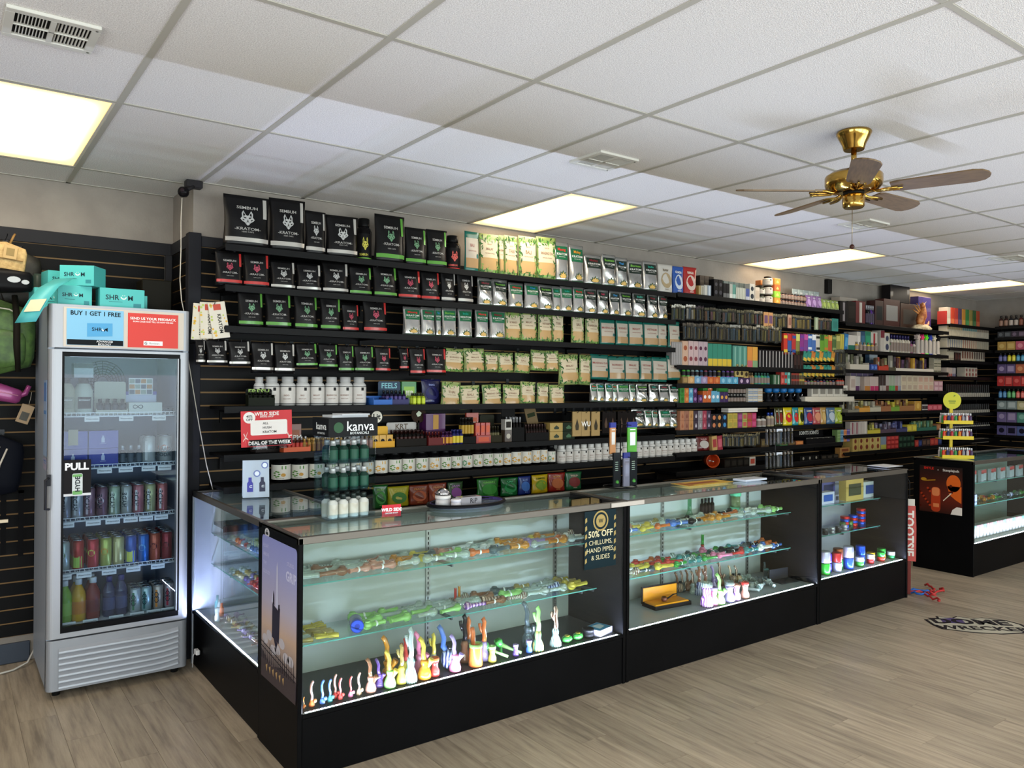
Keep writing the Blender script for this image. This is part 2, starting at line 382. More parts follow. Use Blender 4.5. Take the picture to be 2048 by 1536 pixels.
# return of the pilaster faces the fridge
board = MB().box((-.012, 0, .0045), (0, LY-WY-.05, PITCHZ-.0045)).mesh('slat', slat_m)
for k in range(29): ob('slat', board, wn, (JX, WY+.03, ZT-(k+1)*PITCHZ))
ob('groove_backing', MB().box((-.006, .03, .12), (0, LY-WY-.02, ZT)), wn, (JX, WY, 0), mats=groove_m)
struct('trim_1', MB().box((-3, LY-.022, ZT), (JX, LY, ZT+.075), ch=.003), trim_m)
struct('trim_2', MB().box((JX+.04, WY-.022, ZT), (WX, WY, ZT+.06), ch=.003), trim_m)
struct('trim_3', MB().box((JX-.03, WY-.03, 0), (JX+.04, WY+.04, ZT+.075), ch=.003), M('#222226', .5))
struct('trim_4', MB().box((JX-.05, LY-.05, 0), (JX-.013, LY-.022, ZT), ch=.003), trim_m)
struct('trim_5', MB().box((JX-.018, WY+.04, ZT), (JX, LY-.022, ZT+.07)), trim_m)
struct('baseboard_left', MB().box((-1.0, LY-.02, 0), (.42, LY, .11), ch=.003), M('#3c4450', .5))
# ================================================================ glass display cases
blk = noise_mat('black_melamine', '#050506', '#08080a', 2.5, .45, 0); blk.node_tree.nodes['Principled BSDF'].inputs['Specular IOR Level'].default_value = .07
alu = M('#6f6a63', .42, .8)
cglass = GLASS('#f6fbf8')
sglass = GLASS('#f0f9f5')
glass_edge = M('#4f8f7e', .15, 0, .3)
led_white = EMIT('led_diode', '#d4dcff', LED); led_blue = EMIT('led_diode_blue', '#c4caff', LED*.8)
CT = .965
def case(label, loc, rz, w, d, deck, shelves, sy=.2, back='#a2a8a4', deckcol='#3a3a3c', led=led_white, ends=(1, 1), std=(.47, .93)):
    t = thing('display_case', label, 'display case', loc, rz, 'glass display cases on the shop floor')
    P = lambda n, mb, m, p=t, **k: ob(n, mb, p, mats=m, **k)
    P('plinth', MB().box((.02, .006, 0), (w-.02, d, deck-.012), ch=.003), blk)
    P('deck_panel', MB().box((.02, .006, deck-.012), (w-.02, d-.012, deck), ch=.001), M(deckcol, .35))
    for k, on in enumerate(ends):
        x = 0 if k == 0 else w-.02
        if on: P('end_panel', MB().box((x, 0, 0), (x+.02, d, CT-.004), ch=.002), blk)
        else: P('end_panel', MB().box((x, 0, 0), (x+.02, d, CT-.004), ch=.002), M('#aab0b8', .35))
    P('front_pane', MB().box((.022, .004, deck+.004), (w-.022, .009, CT-.03)), cglass)
    P('top_pane', MB().box((.024, .022, CT-.012), (w-.024, d-.022, CT-.006)), cglass)
    for nm, a, b in (('front_rail', (0, 0, CT-.03), (w, .02, CT)), ('back_rail', (0, d-.02, CT-.03), (w, d, CT)), ('side_rail', (0, .02, CT-.014), (.02, d-.02, CT)), ('side_rail', (w-.02, .02, CT-.014), (w, d-.02, CT)), ('lower_rail', (.02, 0, deck-.012), (w-.02, .012, deck+.004))):
        P(nm, MB().box(a, b, ch=.002), alu if nm in ('front_rail', 'back_rail') else blk if nm == 'lower_rail' else M('#4a4742', .4, .6))
    P('back_panel', MB().box((.02, d-.012, deck), (w-.02, d-.004, CT-.03)), M(back, .45))
    for s in std:
        st = P('shelf_standard', MB().box((w*s-.012, d-.02, deck), (w*s+.012, d-.012, CT-.03)), M('#9a9a98', .35, .8))
        sl = MB()
        for k in range(int((CT-.05-deck)/.025)): sl.box((w*s-.003, d-.0205, deck+.012+k*.025), (w*s+.003, d-.0199, deck+.026+k*.025))
        P('slots', sl, M('#1b1b1b', .8), st)
    for z in shelves:
        sh = P('glass_shelf', MB().box((.03, sy, z-.006), (w-.03, d-.02, z)), sglass)
        P('polished_edge', MB().box((.03, sy-.0015, z-.006), (w-.03, sy, z)), glass_edge, sh)
        for s in (.035,)+tuple(std)+(.0,):
            if s == 0: s = 1-.035/w*1.2
            P('bracket', MB().prism([(-.004, -.022), (.004, -.022), (.004, -.0065), (-.004, -.0065)], sy+.01, d-.02), M('#55585a', .4, .7), t, loc=(w*s, 0, z))
    ls = P('led_strip', MB().box((.03, .014, deck), (w-.03, .026, deck+.002)), M('#e8e8e8', .5))
    dm = MB()
    n = int((w-.08)/.016)
    for k in range(n): x = .04+k*(w-.08)/n; dm.box((x, .016, deck+.002), (x+.0105, .023, deck+.0045)); dm.m[-5] = 1
    o = P('led_diodes', dm, [M('#e8e8e8', .5), led], ls); o['kind'] = 'stuff'
    return t
YF, YB = 2.98, 3.44
case('black glass display case with glass pipes, poster of a tower on its end panel', (1.145, YF, 0), 0, 1.795, YB-YF, .255, (.722, .467))
case('black glass display case full of bubblers, between the two other counters', (2.945, YF, 0), 0, 1.775, YB-YF, .265, (.722, .48), deckcol='#8f9396', std=(.42, .9))
case('short black glass case of coloured grinders at the end of the counter run', (4.725, YF, 0), 0, 1.15, YB-YF, .283, (.728, .515), deckcol='#b9bcc4', back='#a7a9b4', std=(.55,), led=led_blue)
case('black glass case across the gap with an orange poster on its end', (6.95, YF, 0), 0, 1.9, .5, .268, (.73, .53), deckcol='#c8d0cc', back='#7f8f8a', std=(.5,))
case('low side glass case joining the counter to the slat wall by the fridge', (1.147, 4.60, 0), -PI/2, 4.60-3.445, .46, .295, (.728, .555), back='#6f7276', deckcol='#c6cad6', led=led_blue, sy=.10, ends=(0, 1), std=(.3,))
# ================================================================ upright glass door fridge
FX0, FX1, FY0, FY1 = .43, 1.09, 4.44, 5.09
silver = M('#a2a5ab', .42, .35); silver2 = M('#989ca3', .42, .4); dark = M('#0d0d0f', .4)
fr = thing('drinks_fridge', 'silver upright drinks fridge with glass door between slat wall and case', 'fridge', (FX0, FY0, 0))
w, d = FX1-FX0, FY1-FY0
P = lambda n, mb, m, p=fr, **k: ob(n, mb, p, mats=m, **k)
sidem = M('#9aa2ae', .4, .15)
P('side_panel', MB().box((0, .03, .045), (.03, d, 1.955), ch=.004), sidem); P('side_panel', MB().box((w-.03, .03, .045), (w, d, 1.955), ch=.004), sidem)
P('back_panel', MB().box((.03, d-.03, .045), (w-.03, d, 1.955)), M('#7d869c', .4)); P('top_panel', MB().box((.03, .03, 1.925), (w-.03, d-.03, 1.955)), sidem)
P('inner_floor', MB().box((.03, .06, .325), (w-.03, d-.03, .345)), M('#d8dce0', .4)); P('inner_ceiling', MB().box((.03, .06, 1.72), (w-.03, d-.03, 1.74)), M('#a8b0bc', .4))
P('inner_wall', MB().box((.03, .06, .345), (.036, d-.03, 1.72)), M('#8f98ac', .4)); P('inner_wall', MB().box((w-.036, .06, .345), (w-.03, d-.03, 1.72)), M('#8f98ac', .4))
P('lower_body', MB().box((.03, .06, .045), (w-.03, d-.03, .325)), dark)
# header with rounded corners
def rounded_front(z0, z1, r=.03, dep=.06):
    mb = MB(); prof = []
    for k in range(7): a = PI+PI/2*k/6; prof.append((r+r*math.cos(a), r+r*math.sin(a)))
    for k in range(7): a = 1.5*PI+PI/2*k/6; prof.append((w-r+r*math.cos(a), r+r*math.sin(a)))
    prof += [(w, dep), (0, dep)]
    n = len(prof); vs = [(x, y, z0) for x, y in prof]+[(x, y, z1) for x, y in prof]
    mb.add(vs, [list(range(n))[::-1], [n+k for k in range(n)]]+[(k, (k+1) % n, n+(k+1) % n, n+k) for k in range(n)])
    return mb
hd = P('header_box', rounded_front(1.742, 1.958), silver)
P('header_panel', MB().box((.062, -.004, 1.748), (w-.034, .002, 1.945)), M('#c9bfb2', .5), hd)
# poster left and right in header
def px_rect(q, y): return [(aty(a, b, y).x-FX0, aty(a, b, y).z) for a, b in q]
ps = P('header_poster', MB().box((.075, -.006, 1.757), (.332, -.0045, 1.938)), M('#7fb9d8', .45), hd)
pm = MB().text('BUY 1 GET 1 FREE', .205, 1.918, .030, 0, y=-.0068, bold=.02, sx=.96)
pm.flat(rect(.077, 1.758, .330, 1.785), -.0066, 0).text('ADVANCED', .245, 1.778, .014, 1, y=-.0069, bold=.01).text('BIOLOGY', .245, 1.764, .014, 1, y=-.0069, bold=.01)
pm.prism([(.165, 1.80), (.28, 1.807), (.28, 1.872), (.165, 1.868)], -.0072, -.0066, 2).text('SHR M', .222, 1.839, .026, 0, y=-.0076, bold=.01)
pm.flat(circle(.2395, 1.839, .0085, 14), -.0076, 3).flat(circle(.2395, 1.843, .006, 14), -.0078, 2)
P('lettering', pm, [M('#14181c', .5), M('#e8e8e8', .5), M('#4f9ccb', .45), M('#dfe9ee', .5)], ps)
pr = P('header_poster', MB().box((.352, -.006, 1.754), (.597, -.0045, 1.932)), M('#cf3f37', .45), hd)
pm = MB().text('SEND US YOUR FEEDBACK', .474, 1.905, .0185, 0, y=-.0068, bold=.02).text('SCAN CODE AND TELL US HOW WE DID', .474, 1.889, .0105, 0, y=-.0068, bold=.02)
pm.flat(rect(.427, 1.766, .520, 1.789), -.0066, 0).text('Reviews', .480, 1.7775, .015, 1, y=-.0069).text('G', .438, 1.7775, .02, 1, y=-.0069, bold=.02)
P('lettering', pm, [M('#f1efec', .5), M('#3b3b3b', .5)], pr)
# door: frame, pane, handle
dr = P('door', rounded_front(.300, 1.734), silver)   # replaced by a framed ring below
bpy.data.meshes.remove(dr.data) if False else None
mb = MB()
r = .03; prof = []
for k in range(7): a = PI+PI/2*k/6; prof.append((r+r*math.cos(a), r+r*math.sin(a)))
prof += [(.062, 0), (.062, .045), (0, .045)]
n = len(prof); vs = [(x, y, .300) for x, y in prof]+[(x, y, 1.734) for x, y in prof]
fs = [list(range(n))[::-1], [n+k for k in range(n)]]+[(k, (k+1) % n, n+(k+1) % n, n+k) for k in range(n)]
mb.add(vs, fs); mb.add([(w-x, y, z) for x, y, z in vs], [f[::-1] for f in fs])
mb.box((.062, 0, .300), (w-.062, .045, .330)).box((.062, 0, 1.716), (w-.062, .045, 1.734))
dr.data = mb.mesh('door', silver)
P('gasket', MB().box((.058, -.002, .325), (w-.050, .03, .352)).box((.058, -.002, 1.700), (w-.050, .03, 1.722)).box((.058, -.002, .352), (.068, .03, 1.700)).box((w-.056, -.002, .352), (w-.048, .03, 1.700)), dark, dr)
P('pane', MB().box((.068, .006, .352), (w-.056, .011, 1.700)), GLASS('#dfe8ee'), dr)
P('handle', MB().tube([(.006, .0, 1.10), (-.012, -.02, 1.09), (-.012, -.028, 1.05), (-.012, -.028, .98), (-.012, -.02, .95), (.006, 0, .945)], .006).box((-.004, -.006, 1.06), (.012, .012, 1.115)), M('#2a2a2e', .4), dr)
# lower grille with horizontal louvres
gr = P('grille', rounded_front(.042, .292), silver2)
lv = MB()
for k in range(2): pass
louv = MB(); n = 12; vs = []; L0, L1 = .052, w-.05
for k in range(n+1):
    x = L0+(L1-L0)*k/n; rise = .012*max(0, (k-n+3)/3)**2
    vs += [(x, 0, 0+rise), (x, -.012, .004+rise), (x, -.010, .012+rise), (x, 0, .026+rise)]
fs = []
for k in range(n):
    for j in range(3): fs.append((k*4+j, k*4+4+j, k*4+5+j, k*4+1+j))
louv.add(vs, fs, 0, False); lme = louv.mesh('louver', M('#9b9fa6', .42, .4))
for k in range(7): ob('louver', lme, gr, (0, 0, .052+k*.029))
for x, y in ((.05, .08), (w-.05, .08), (.05, d-.08), (w-.05, d-.08)): P('foot', MB().lathe([(.018, 0), (.018, .03), (.01, .045)], 12), M('#1a1a1a', .6), fr, loc=(x, y, 0))
# interior light and fan grille
P('interior_lamp', MB().box((.10, .05, 1.700), (w-.10, .075, 1.718)), EMIT('fridge_lamp', '#e8f0ff', 1.6))
fan = MB()
for k in range(1, 8): fan.lathe([(.015*k+.012, 0), (.015*k+.014, .002), (.015*k+.016, 0)], 32, cap=False)
o = P('fan_grille', fan, M('#39414f', .4, .6), fr, loc=(w*.5, d-.032, 1.575), rot=(PI/2, 0, 0))
sp = MB()
for k in range(20): a = 2*PI*k/20; sp.tube([(.03*math.cos(a), .03*math.sin(a), .001), (.117*math.cos(a), .117*math.sin(a), .001)], .0018, 5)
P('spokes', sp, M('#39414f', .4, .6), o)
# wire shelves with price rails
FSH = (1.405, 1.137, .872, .61)
wire = M('#dfe3e6', .35, .2)
for z in FSH:
    mb = MB()
    for k in range(18): x = .04+k*(w-.08)/17; mb.tube([(x, .075, z-.004), (x, d-.035, z-.004)], .0018, 5)
    for y in (.08, .30, .55): mb.tube([(.036, y, z-.008), (w-.036, y, z-.008)], .003, 5)
    sh = P('wire_shelf', mb, wire)
    mb = MB().box((.04, .066, z-.012), (w-.04, .069, z-.009)).box((.04, .066, z+.008), (w-.04, .069, z+.011))
    for k in range(28): x = .045+k*(w-.09)/27; mb.box((x-.001, .066, z-.012), (x+.001, .069, z+.01))
    P('front_rail', mb, wire, sh)
tagm = M('#e4e4e0', .5)
for z, xs in ((1.405, (.20, .36, .52)), (1.137, (.26, .36, .47, .55)), (.872, (.09, .21, .30, .385, .46, .535)), (.61, (.08, .17, .285, .40, .52)), (.368, (.10, .20, .32, .42, .50, .57))):
    for x in xs:
        tg = P('price_tag', MB().box((x-.034, .0625, z-.036), (x+.034, .0645, z-.010)), tagm)
        P('print', MB().text('Watermelon', x, z-.022, .011, y=.062, bold=.01), M('#333333', .5), tg)
# ================================================================ packaging templates
def film(hexc, rough=.28, metal=.0): return M(hexc, rough, metal, 0., 0., .3)
def pouch_fn(w, h, d, seed, crumple=1.):
    q = random.Random(seed); ws = [(q.uniform(20, 60), q.uniform(20, 60), q.uniform(0, 6), q.uniform(.0006, .0016)*crumple) for _ in range(4)]
    def t(x, z):
        u = min(1, abs(2*x/w)); v = max(0, min(1, z/h))
        sx = max(0, 1-u**3.2)**.6; sz = (1-max(0, (v-.12)/.88)**1.5) if v > .12 else (.82+.18*v/.12)
        if v > .93: sz = .04
        a = d/2*sx*max(.04, sz)+.0012
        k = sum(c*math.sin(a_*x+b_*z+p) for a_, b_, p, c in ws)*sx*(1-abs(2*v-1)**3)
        return max(.001, a+k)
    return t
def pouch_mesh(name, w, h, d, seed, mats, gusset=True, crumple=1., split=None):
    t = pouch_fn(w, h, d, seed, crumple); nx, nz = 10, 12; mb = MB(); vs = []
    zs = [h*k/nz for k in range(nz+1)]
    for side in (-1, 1):
        for z in zs:
            for i in range(nx+1):
                x = -w/2+w*i/nx; inset = .97+.03*math.cos(z/h*PI*2)
                vs.append((x*inset, side*t(x, z), z))
    n = (nx+1)*(nz+1); fs = []; 
    for j in range(nz):
        for i in range(nx):
            a = j*(nx+1)+i; fs.append((a, a+1, a+nx+2, a+nx+1)); b = a+n; fs.append((b, b+nx+1, b+nx+2, b+1))
    mb.add(vs, fs, 0, True)
    sides = []
    for j in range(nz):
        a = j*(nx+1); sides.append((a, a+nx+1, a+nx+1+n, a+n)); a += nx; sides.append((a, a+n, a+n+nx+1, a+nx+1))
    for i in range(nx): sides.append((i, i+n, i+n+1, i+1)); a = nz*(nx+1)+i; sides.append((a, a+1, a+1+n, a+n))
    o = len(mb.v)-len(vs)
    for f in sides: mb.f.append([o+k for k in f]); mb.m.append(0); mb.s.append(False)
    return mb.mesh(name, mats), t
FOX = [(0, .34), (.13, .42), (.36, .98), (.52, .62), (.50, .18), (.66, -.10), (.52, -.34), (.28, -.52), (.10, -.82), (0, -.90)]
FOXI = [[(.20, .42), (.34, .76), (.40, .46), (.36, .22)], [(.10, .10), (.40, .20), (.30, .02), (.14, -.04)], [(.02, -.10), (.08, -.46), (.02, -.52)], [(.30, -.16), (.54, -.12), (.34, -.34)], [(.10, -.62), (.2, -.44), (.14, -.66)]]
def fox(mb, x, z, s, fn, m0=0, m1=1):
    pts = FOX+[(-a, b) for a, b in FOX[-2:0:-1]]
    fa = lambda d: (lambda a, b: fn(a, b)-d)
    # split in two halves so that the outline wraps cleanly
    mb.flat([(x+a*s, z+b*s) for a, b in FOX][::-1], 0, m0, fa(.0022)); mb.flat([(x-a*s, z+b*s) for a, b in FOX], 0, m0, fa(.0022))
    for p in FOXI:
        mb.flat([(x+a*s, z+b*s) for a, b in p][::-1], 0, m1, fa(.0028)); mb.flat([(x-a*s, z+b*s) for a, b in p], 0, m1, fa(.0028))
def strip(mb, x0, x1, z0, z1, fn, mi=0, n=8):
    nz = max(1, int((z1-z0)/.02)); vs = []; fs = []
    for j in range(nz+1):
        for i in range(n+1): x = x0+(x1-x0)*i/n; z = z0+(z1-z0)*j/nz; vs.append((x, fn(x, z)-.0014, z))
    for j in range(nz):
        for i in range(n): a = j*(n+1)+i; fs.append((a, a+1, a+n+2, a+n+1))
    return mb.add(vs, fs, mi, True)
CLR = {'silver': '#aaa7a1', 'green': '#55913a', 'red': '#b02f2c', 'gold': '#c9b24a'}
@lru_cache(None)
def t_fox_pouch(c, seed, big=False):
    w, h, d = .155, .235, .06
    me, t = pouch_mesh('pouch', w, h, d, seed, M('#0b0a0b', .34, 0., 0., 0., 0., .22)); fn = lambda x, z: -t(x, z)
    band = strip(MB(), -w/2*.93, w/2*.93, .024, .043, fn).mesh('band', film(CLR[c], .25, .35 if c == 'silver' else 0))
    q = MB(); strip(q, w/2*.70, w/2*.86, h*.58, h*.96, fn, n=2); ts = q.mesh('tear_strip', film(CLR[c], .3, .2))
    em = MB(); fox(em, 0, h*.555, .030 if not big else .037, fn); em = em.mesh('fox_emblem', [M({'silver': '#b9bab8', 'green': '#6f9a78', 'red': '#a8485a'}.get(c, '#b9bab8'), .4, .3), M('#121112', .5)])
    lt = MB(); f2 = lambda x, z: fn(x, z)-.003
    lt.text('SEMBUH', 0, h*(.735 if not big else .765), .0185, fn=f2, bold=.012, sx=1.05).text('-KRATOM-', 0, h*(.385 if not big else .35), .0175, fn=f2, bold=.01, sx=1.05).text('1000 CAPS', 0, h*.29, .009, fn=f2)
    lt = lt.mesh('lettering', M('#a3a19d', .5))
    return [('pouch', me), ('band', band), ('tear_strip', ts), ('fox_emblem', em), ('lettering', lt)], w, h
@lru_cache(None)
def t_leaf_pouch(word, seed, tone=0):
    w, h, d = .155, .20, .05
    me, t = pouch_mesh('pouch', w, h, d, seed, film(('#7d8a50', '#88925a', '#6f8048')[tone % 3], .3)); fn = lambda x, z: -t(x, z); f2 = lambda x, z: fn(x, z)-.003
    lab = MB(); strip(lab, -w*.42, w*.42, h*.40, h*.86, fn); strip(lab, -w*.42, w*.42, h*.10, h*.40, fn, 1)
    lab = lab.mesh('label', [M('#b8ac92', .5), film('#a98a5c', .25)])
    q = random.Random(seed*13+1); lf = MB()
    for k in range(64):
        s = q.choice((0, 1, 2, 3)); 
        if s == 0: x, z = q.uniform(-w*.46, w*.46), q.uniform(h*.80, h*.97)
        elif s == 1: x, z = q.uniform(-w*.46, w*.46), q.uniform(h*.02, h*.13)
        elif s == 2: x, z = -w*.45+q.uniform(-.004, .016), q.uniform(h*.05, h*.9)
        else: x, z = w*.45-q.uniform(-.004, .016), q.uniform(h*.05, h*.9)
        x = max(-w*.46, min(w*.46, x)); a = q.uniform(0, 6.28); L_ = q.uniform(.008, .017); wd = L_*.33
        p = [(x+L_*math.cos(a), z+L_*math.sin(a)), (x-wd*math.sin(a), z+wd*math.cos(a)), (x-L_*math.cos(a), z-L_*math.sin(a)), (x+wd*math.sin(a), z-wd*math.cos(a))]
        lf.flat([(max(-w*.49, min(w*.49, a_)), max(.002, min(h*.99, b_))) for a_, b_ in p], 0, q.randrange(3), lambda x, z: fn(x, z)-.0026)
    lf = lf.mesh('leaf_print', [M('#2a5a20', .45), M('#6f9a48', .45), M('#1c4519', .45)])
    lt = MB().text(word, 0, h*.62, .026 if len(word) < 5 else .018, fn=f2, bold=.01).text('KRATOM', 0, h*.74, .009, fn=f2).text('NATURAL POWDER', 0, h*.51, .008, fn=f2)
    return [('pouch', me), ('label', lab), ('leaf_print', lf), ('lettering', lt.mesh('lettering', M('#7a5a48', .5)))], w, h
@lru_cache(None)
def t_gusset_bag(word, wc, seed, crumple=2.):
    w, h, d = .115, .24, .06
    me, t = pouch_mesh('bag', w, h, d, seed, film('#b4b4b1', .20, .75), crumple=crumple); fn = lambda x, z: -t(x, z); f2 = lambda x, z: fn(x, z)-.003
    lab = MB(); strip(lab, -w*.40, w*.40, h*.56, h*.90, fn); lab = lab.mesh('green_header', M('#1c5c3c' if crumple < 2 else '#27302a', .4))
    lo = MB()
    for a in (-.9, -.45, 0, .45, .9):
        L_ = .050-.011*abs(a); c, s_ = math.sin(a), math.cos(a); x0, z0 = 0, h*.085
        p = [(x0, z0), (x0+c*L_*.5+s_*.011, z0+s_*L_*.5-c*.011), (x0+c*L_, z0+s_*L_), (x0+c*L_*.5-s_*.011, z0+s_*L_*.5+c*.011)]
        lo.flat(p, 0, 0, lambda x, z: fn(x, z)-.0020-.0003*abs(a))
        lo.flat([((a_-x0)*.72+x0+c*.003, (b_-z0)*.72+z0+s_*.003) for a_, b_ in p], 0, 1, lambda x, z: fn(x, z)-.0026)
    strip(lo, -w*.42, w*.42, .008, .016, fn, 2)
    lo = lo.mesh('lotus_emblem', [M('#2c4a2a', .4), M('#c7a45c', .4), M('#24402a', .4)])
    lt = MB().text(word, 0, h*.82, .024, 0, fn=f2, bold=.02).text('KRATOM', 0, h*.70, .020, 1, fn=f2, bold=.015).text('100% NATURAL', 0, h*.63, .008, 1, fn=f2)
    lt = lt.mesh('lettering', [M(wc, .45), M('#d8d6d0', .45)])
    return [('bag', me), ('green_header', lab), ('lotus_emblem', lo), ('lettering', lt)], w, h
@lru_cache(None)
def t_teal_pouch(word, seed):
    w, h, d = .14, .20, .045
    me, t = pouch_mesh('pouch', w, h, d, seed, film('#17594e', .25)); fn = lambda x, z: -t(x, z); f2 = lambda x, z: fn(x, z)-.003
    lab = MB(); strip(lab, -w*.43, w*.43, h*.34, h*.84, fn); strip(lab, -w*.43, w*.43, h*.10, h*.34, fn, 1)
    lab = lab.mesh('label', [M('#a59d90', .4), film('#9a7d58', .25)])
    lt = MB().text(word, 0, h*.66, .022, 0, fn=f2, bold=.01).text('KRATOM POWDER', 0, h*.52, .009, 0, fn=f2); lt.flat(circle(w*.36, h*.40, .012, 14), 0, 1, lambda x, z: fn(x, z)-.0026)
    return [('pouch', me), ('label', lab), ('lettering', lt.mesh('lettering', [M('#8a4a44', .5), M('#1b5a55', .4)]))], w, h
@lru_cache(None)
def t_pouch(base, panel, word, wc, seed, w=.13, h=.19, d=.045):
    me, t = pouch_mesh('pouch', w, h, d, seed, film(base, .25)); fn = lambda x, z: -t(x, z); f2 = lambda x, z: fn(x, z)-.003
    q = MB()
    n = 14; pts = [(w*.34*math.cos(2*PI*k/n), h*.45+h*.27*math.sin(2*PI*k/n)) for k in range(n)]
    q.flat(pts, 0, 0, lambda x, z: fn(x, z)-.0024); q = q.mesh('label', M(panel, .4))
    lt = MB().text(word, 0, h*.80, .022*w/.13, fn=f2, bold=.02).text(word, 0, h*.14, .012*w/.13, fn=f2, bold=.01)
    return [('pouch', me), ('label', q), ('lettering', lt.mesh('lettering', M(wc, .4)))], w, h
@lru_cache(None)
def t_jar(body, cap, lab, style, seed=0):      # supplement jar, nominal 1 x 1 footprint .07, height .13
    r, h = .035, .13; n = 18
    bd = MB().lathe([(r*.9, 0), (r, .006), (r, h*.70), (r*.86, h*.77), (r*.66, h*.80), (r*.66, h*.83)], n).mesh('jar', M(body, .25 if body[1] in '01' else .38))
    cp = MB().lathe([(r*.72, h*.81), (r*.74, h*.83), (r*.74, h*.985), (r*.68, h)], n).mesh('lid', M(cap, .3))
    lm = MB(); k0, k1 = int(n*.42), int(n*1.08)
    def cyl(z0, z1, a0, a1, mi, rr):
        m = 12; vs = []; 
        for k in range(m+1): a = a0+(a1-a0)*k/m; vs += [(rr*math.cos(a), rr*math.sin(a), z0), (rr*math.cos(a), rr*math.sin(a), z1)]
        lm.add(vs, [(2*k, 2*k+2, 2*k+3, 2*k+1) for k in range(m)], mi, True)
    cyl(h*.10, h*.64, PI*.95, PI*2.05, 0, r*1.012)
    fn = lambda x, z: -math.sqrt(max(0, (r*1.03)**2-x*x))
    mats = [M(lab, .45)]
    if style == 'leaf':
        lm.flat(rect(.006, h*.48, .022, h*.60), 0, 1, fn)
        for k in range(7): a = k*.9; lm.flat(circle(-.012+.009*math.cos(a), h*.30+.013*math.sin(a), .0052, 6, .0035), 0, 1, fn)
        lm.flat(circle(.012, h*.27, .0085, 12), 0, 2, fn); lm.text('KRATOM', .0, h*.14, .007, 3, fn=fn)
        mats += [M(('#4c7f2e', '#d09a2a', '#2f7f4a')[seed % 3], .45), M('#b98a3a', .4), M('#444444', .5)]
    elif style == 'fox':
        fox(lm, .006, h*.40, .021, fn, 1, 2); lm.text('SEMBUH', 0, h*.16, .010, 1, fn=fn, bold=.02); cyl(h*.02, h*.09, PI*.95, PI*2.05, 3, r*1.015)
        mats += [M('#b8b04a' if seed == 0 else '#c0574f', .4, .3), M('#151414', .4), M('#6fa83f' if seed == 0 else '#c8322e', .35)]
    else:
        cyl(h*.06, h*.085, PI*.95, PI*2.05, 1, r*1.014); cyl(h*.655, h*.675, PI*.95, PI*2.05, 1, r*1.014)
        lm.flat(rect(.008, h*.52, .020, h*.63), 0, 1, fn); lm.text(('MAENG DA', 'BORNEO', 'INDO', 'BALI', 'MALAY')[seed % 5], 0, h*.36, .0095, 2, fn=fn, bold=.02).text('KRATOM', 0, h*.24, .008, 2, fn=fn)
        mats += [M('#1c1b1b', .4), M('#8d6f62', .5)]
    return [('jar', bd), ('lid', cp), ('label', lm.mesh('label', mats))]
def mute(h):
    r, g, b = [int(h.lstrip('#')[i:i+2], 16) for i in (0, 2, 4)]; y = .3*r+.59*g+.11*b
    return '#%02x%02x%02x' % tuple(int(max(0, min(255, (y+(v-y)*.86)*.92))) for v in (r, g, b))
@lru_cache(None)
def t_box(w, d, h, col, acc, style, word=''):
    col = mute(col); acc = mute(acc)
    b = MB().box((-w/2, 0, 0), (w/2, d, h), ch=min(.0015, w*.03)).mesh('carton', M(col, .4, 0, 0, 0, .2)); pm = MB(); y = -.0006
    mats = [M(acc, .4)]
    if style == 'panel': pm.flat(rect(-w*.36, h*.22, w*.36, h*.78), y)
    elif style == 'spot': pm.flat(circle(0, h*.5, min(w, h)*.30, 12), y)
    elif style == 'spots': pm.flat(circle(0, h*.72, min(w, h*.5)*.30, 10), y).flat(circle(0, h*.28, min(w, h*.5)*.34, 10), y)
    elif style == 'base': pm.flat(rect(-w*.49, h*.01, w*.49, h*.34), y)
    elif style == 'top': pm.flat(rect(-w*.49, h*.66, w*.49, h*.99), y)
    elif style == 'stripe': pm.flat(rect(-w*.14, h*.06, w*.14, h*.94), y)
    elif style == 'bands': pm.flat(rect(-w*.49, h*.10, w*.49, h*.24), y).flat(rect(-w*.49, h*.76, w*.49, h*.90), y)
    elif style == 'drop': pm.flat([(0, h*.72), (-w*.22, h*.42), (-w*.16, h*.25), (w*.16, h*.25), (w*.22, h*.42)], y)
    else: pm.flat(rect(-w*.3, h*.45, w*.3, h*.55), y)
    if word: pm.text(word, 0, h*.5, min(h*.28, w*.9/max(1, .62*len(word))), 1, y=y*2, bold=.02); mats.append(M('#f0ece4' if sum(lin(acc)[:3]) < .9 else '#26221f', .5))
    return [('carton', b), ('print', pm.mesh('print', mats))]
@lru_cache(None)
def t_blister(col, acc, w, h, seed, clear=.4):     # peg pack: clear bag, card header, goods inside
    me, t = pouch_mesh('clear_bag', w, h, .022, seed, TINT('#8f8d84', .9, .10), crumple=1.2)
    hd = MB().box((-w*.49, -.0035, h*.82), (w*.49, .0035, h*.995)).mesh('header_card', M(acc, .45))
    q = random.Random(seed); g = MB()
    n = q.choice((2, 3)); 
    for k in range(n):
        x0 = -w*.38+k*w*.76/n; g.box((x0+.002, -.006, h*.10), (x0+w*.76/n-.002, .006, h*q.uniform(.66, .78)), mi=k % 2)
    c2_ = q.choice(('#8a3a34', '#3a5a7a', '#8a7a34', '#4a6a3a', '#7a6a5a', '#5a4a6a', '#a89a84', '#2a2a2c'))
    return [('clear_bag', me), ('header_card', hd), ('contents', g.mesh('contents', [M(col, .45), M(c2_, .45)]))]
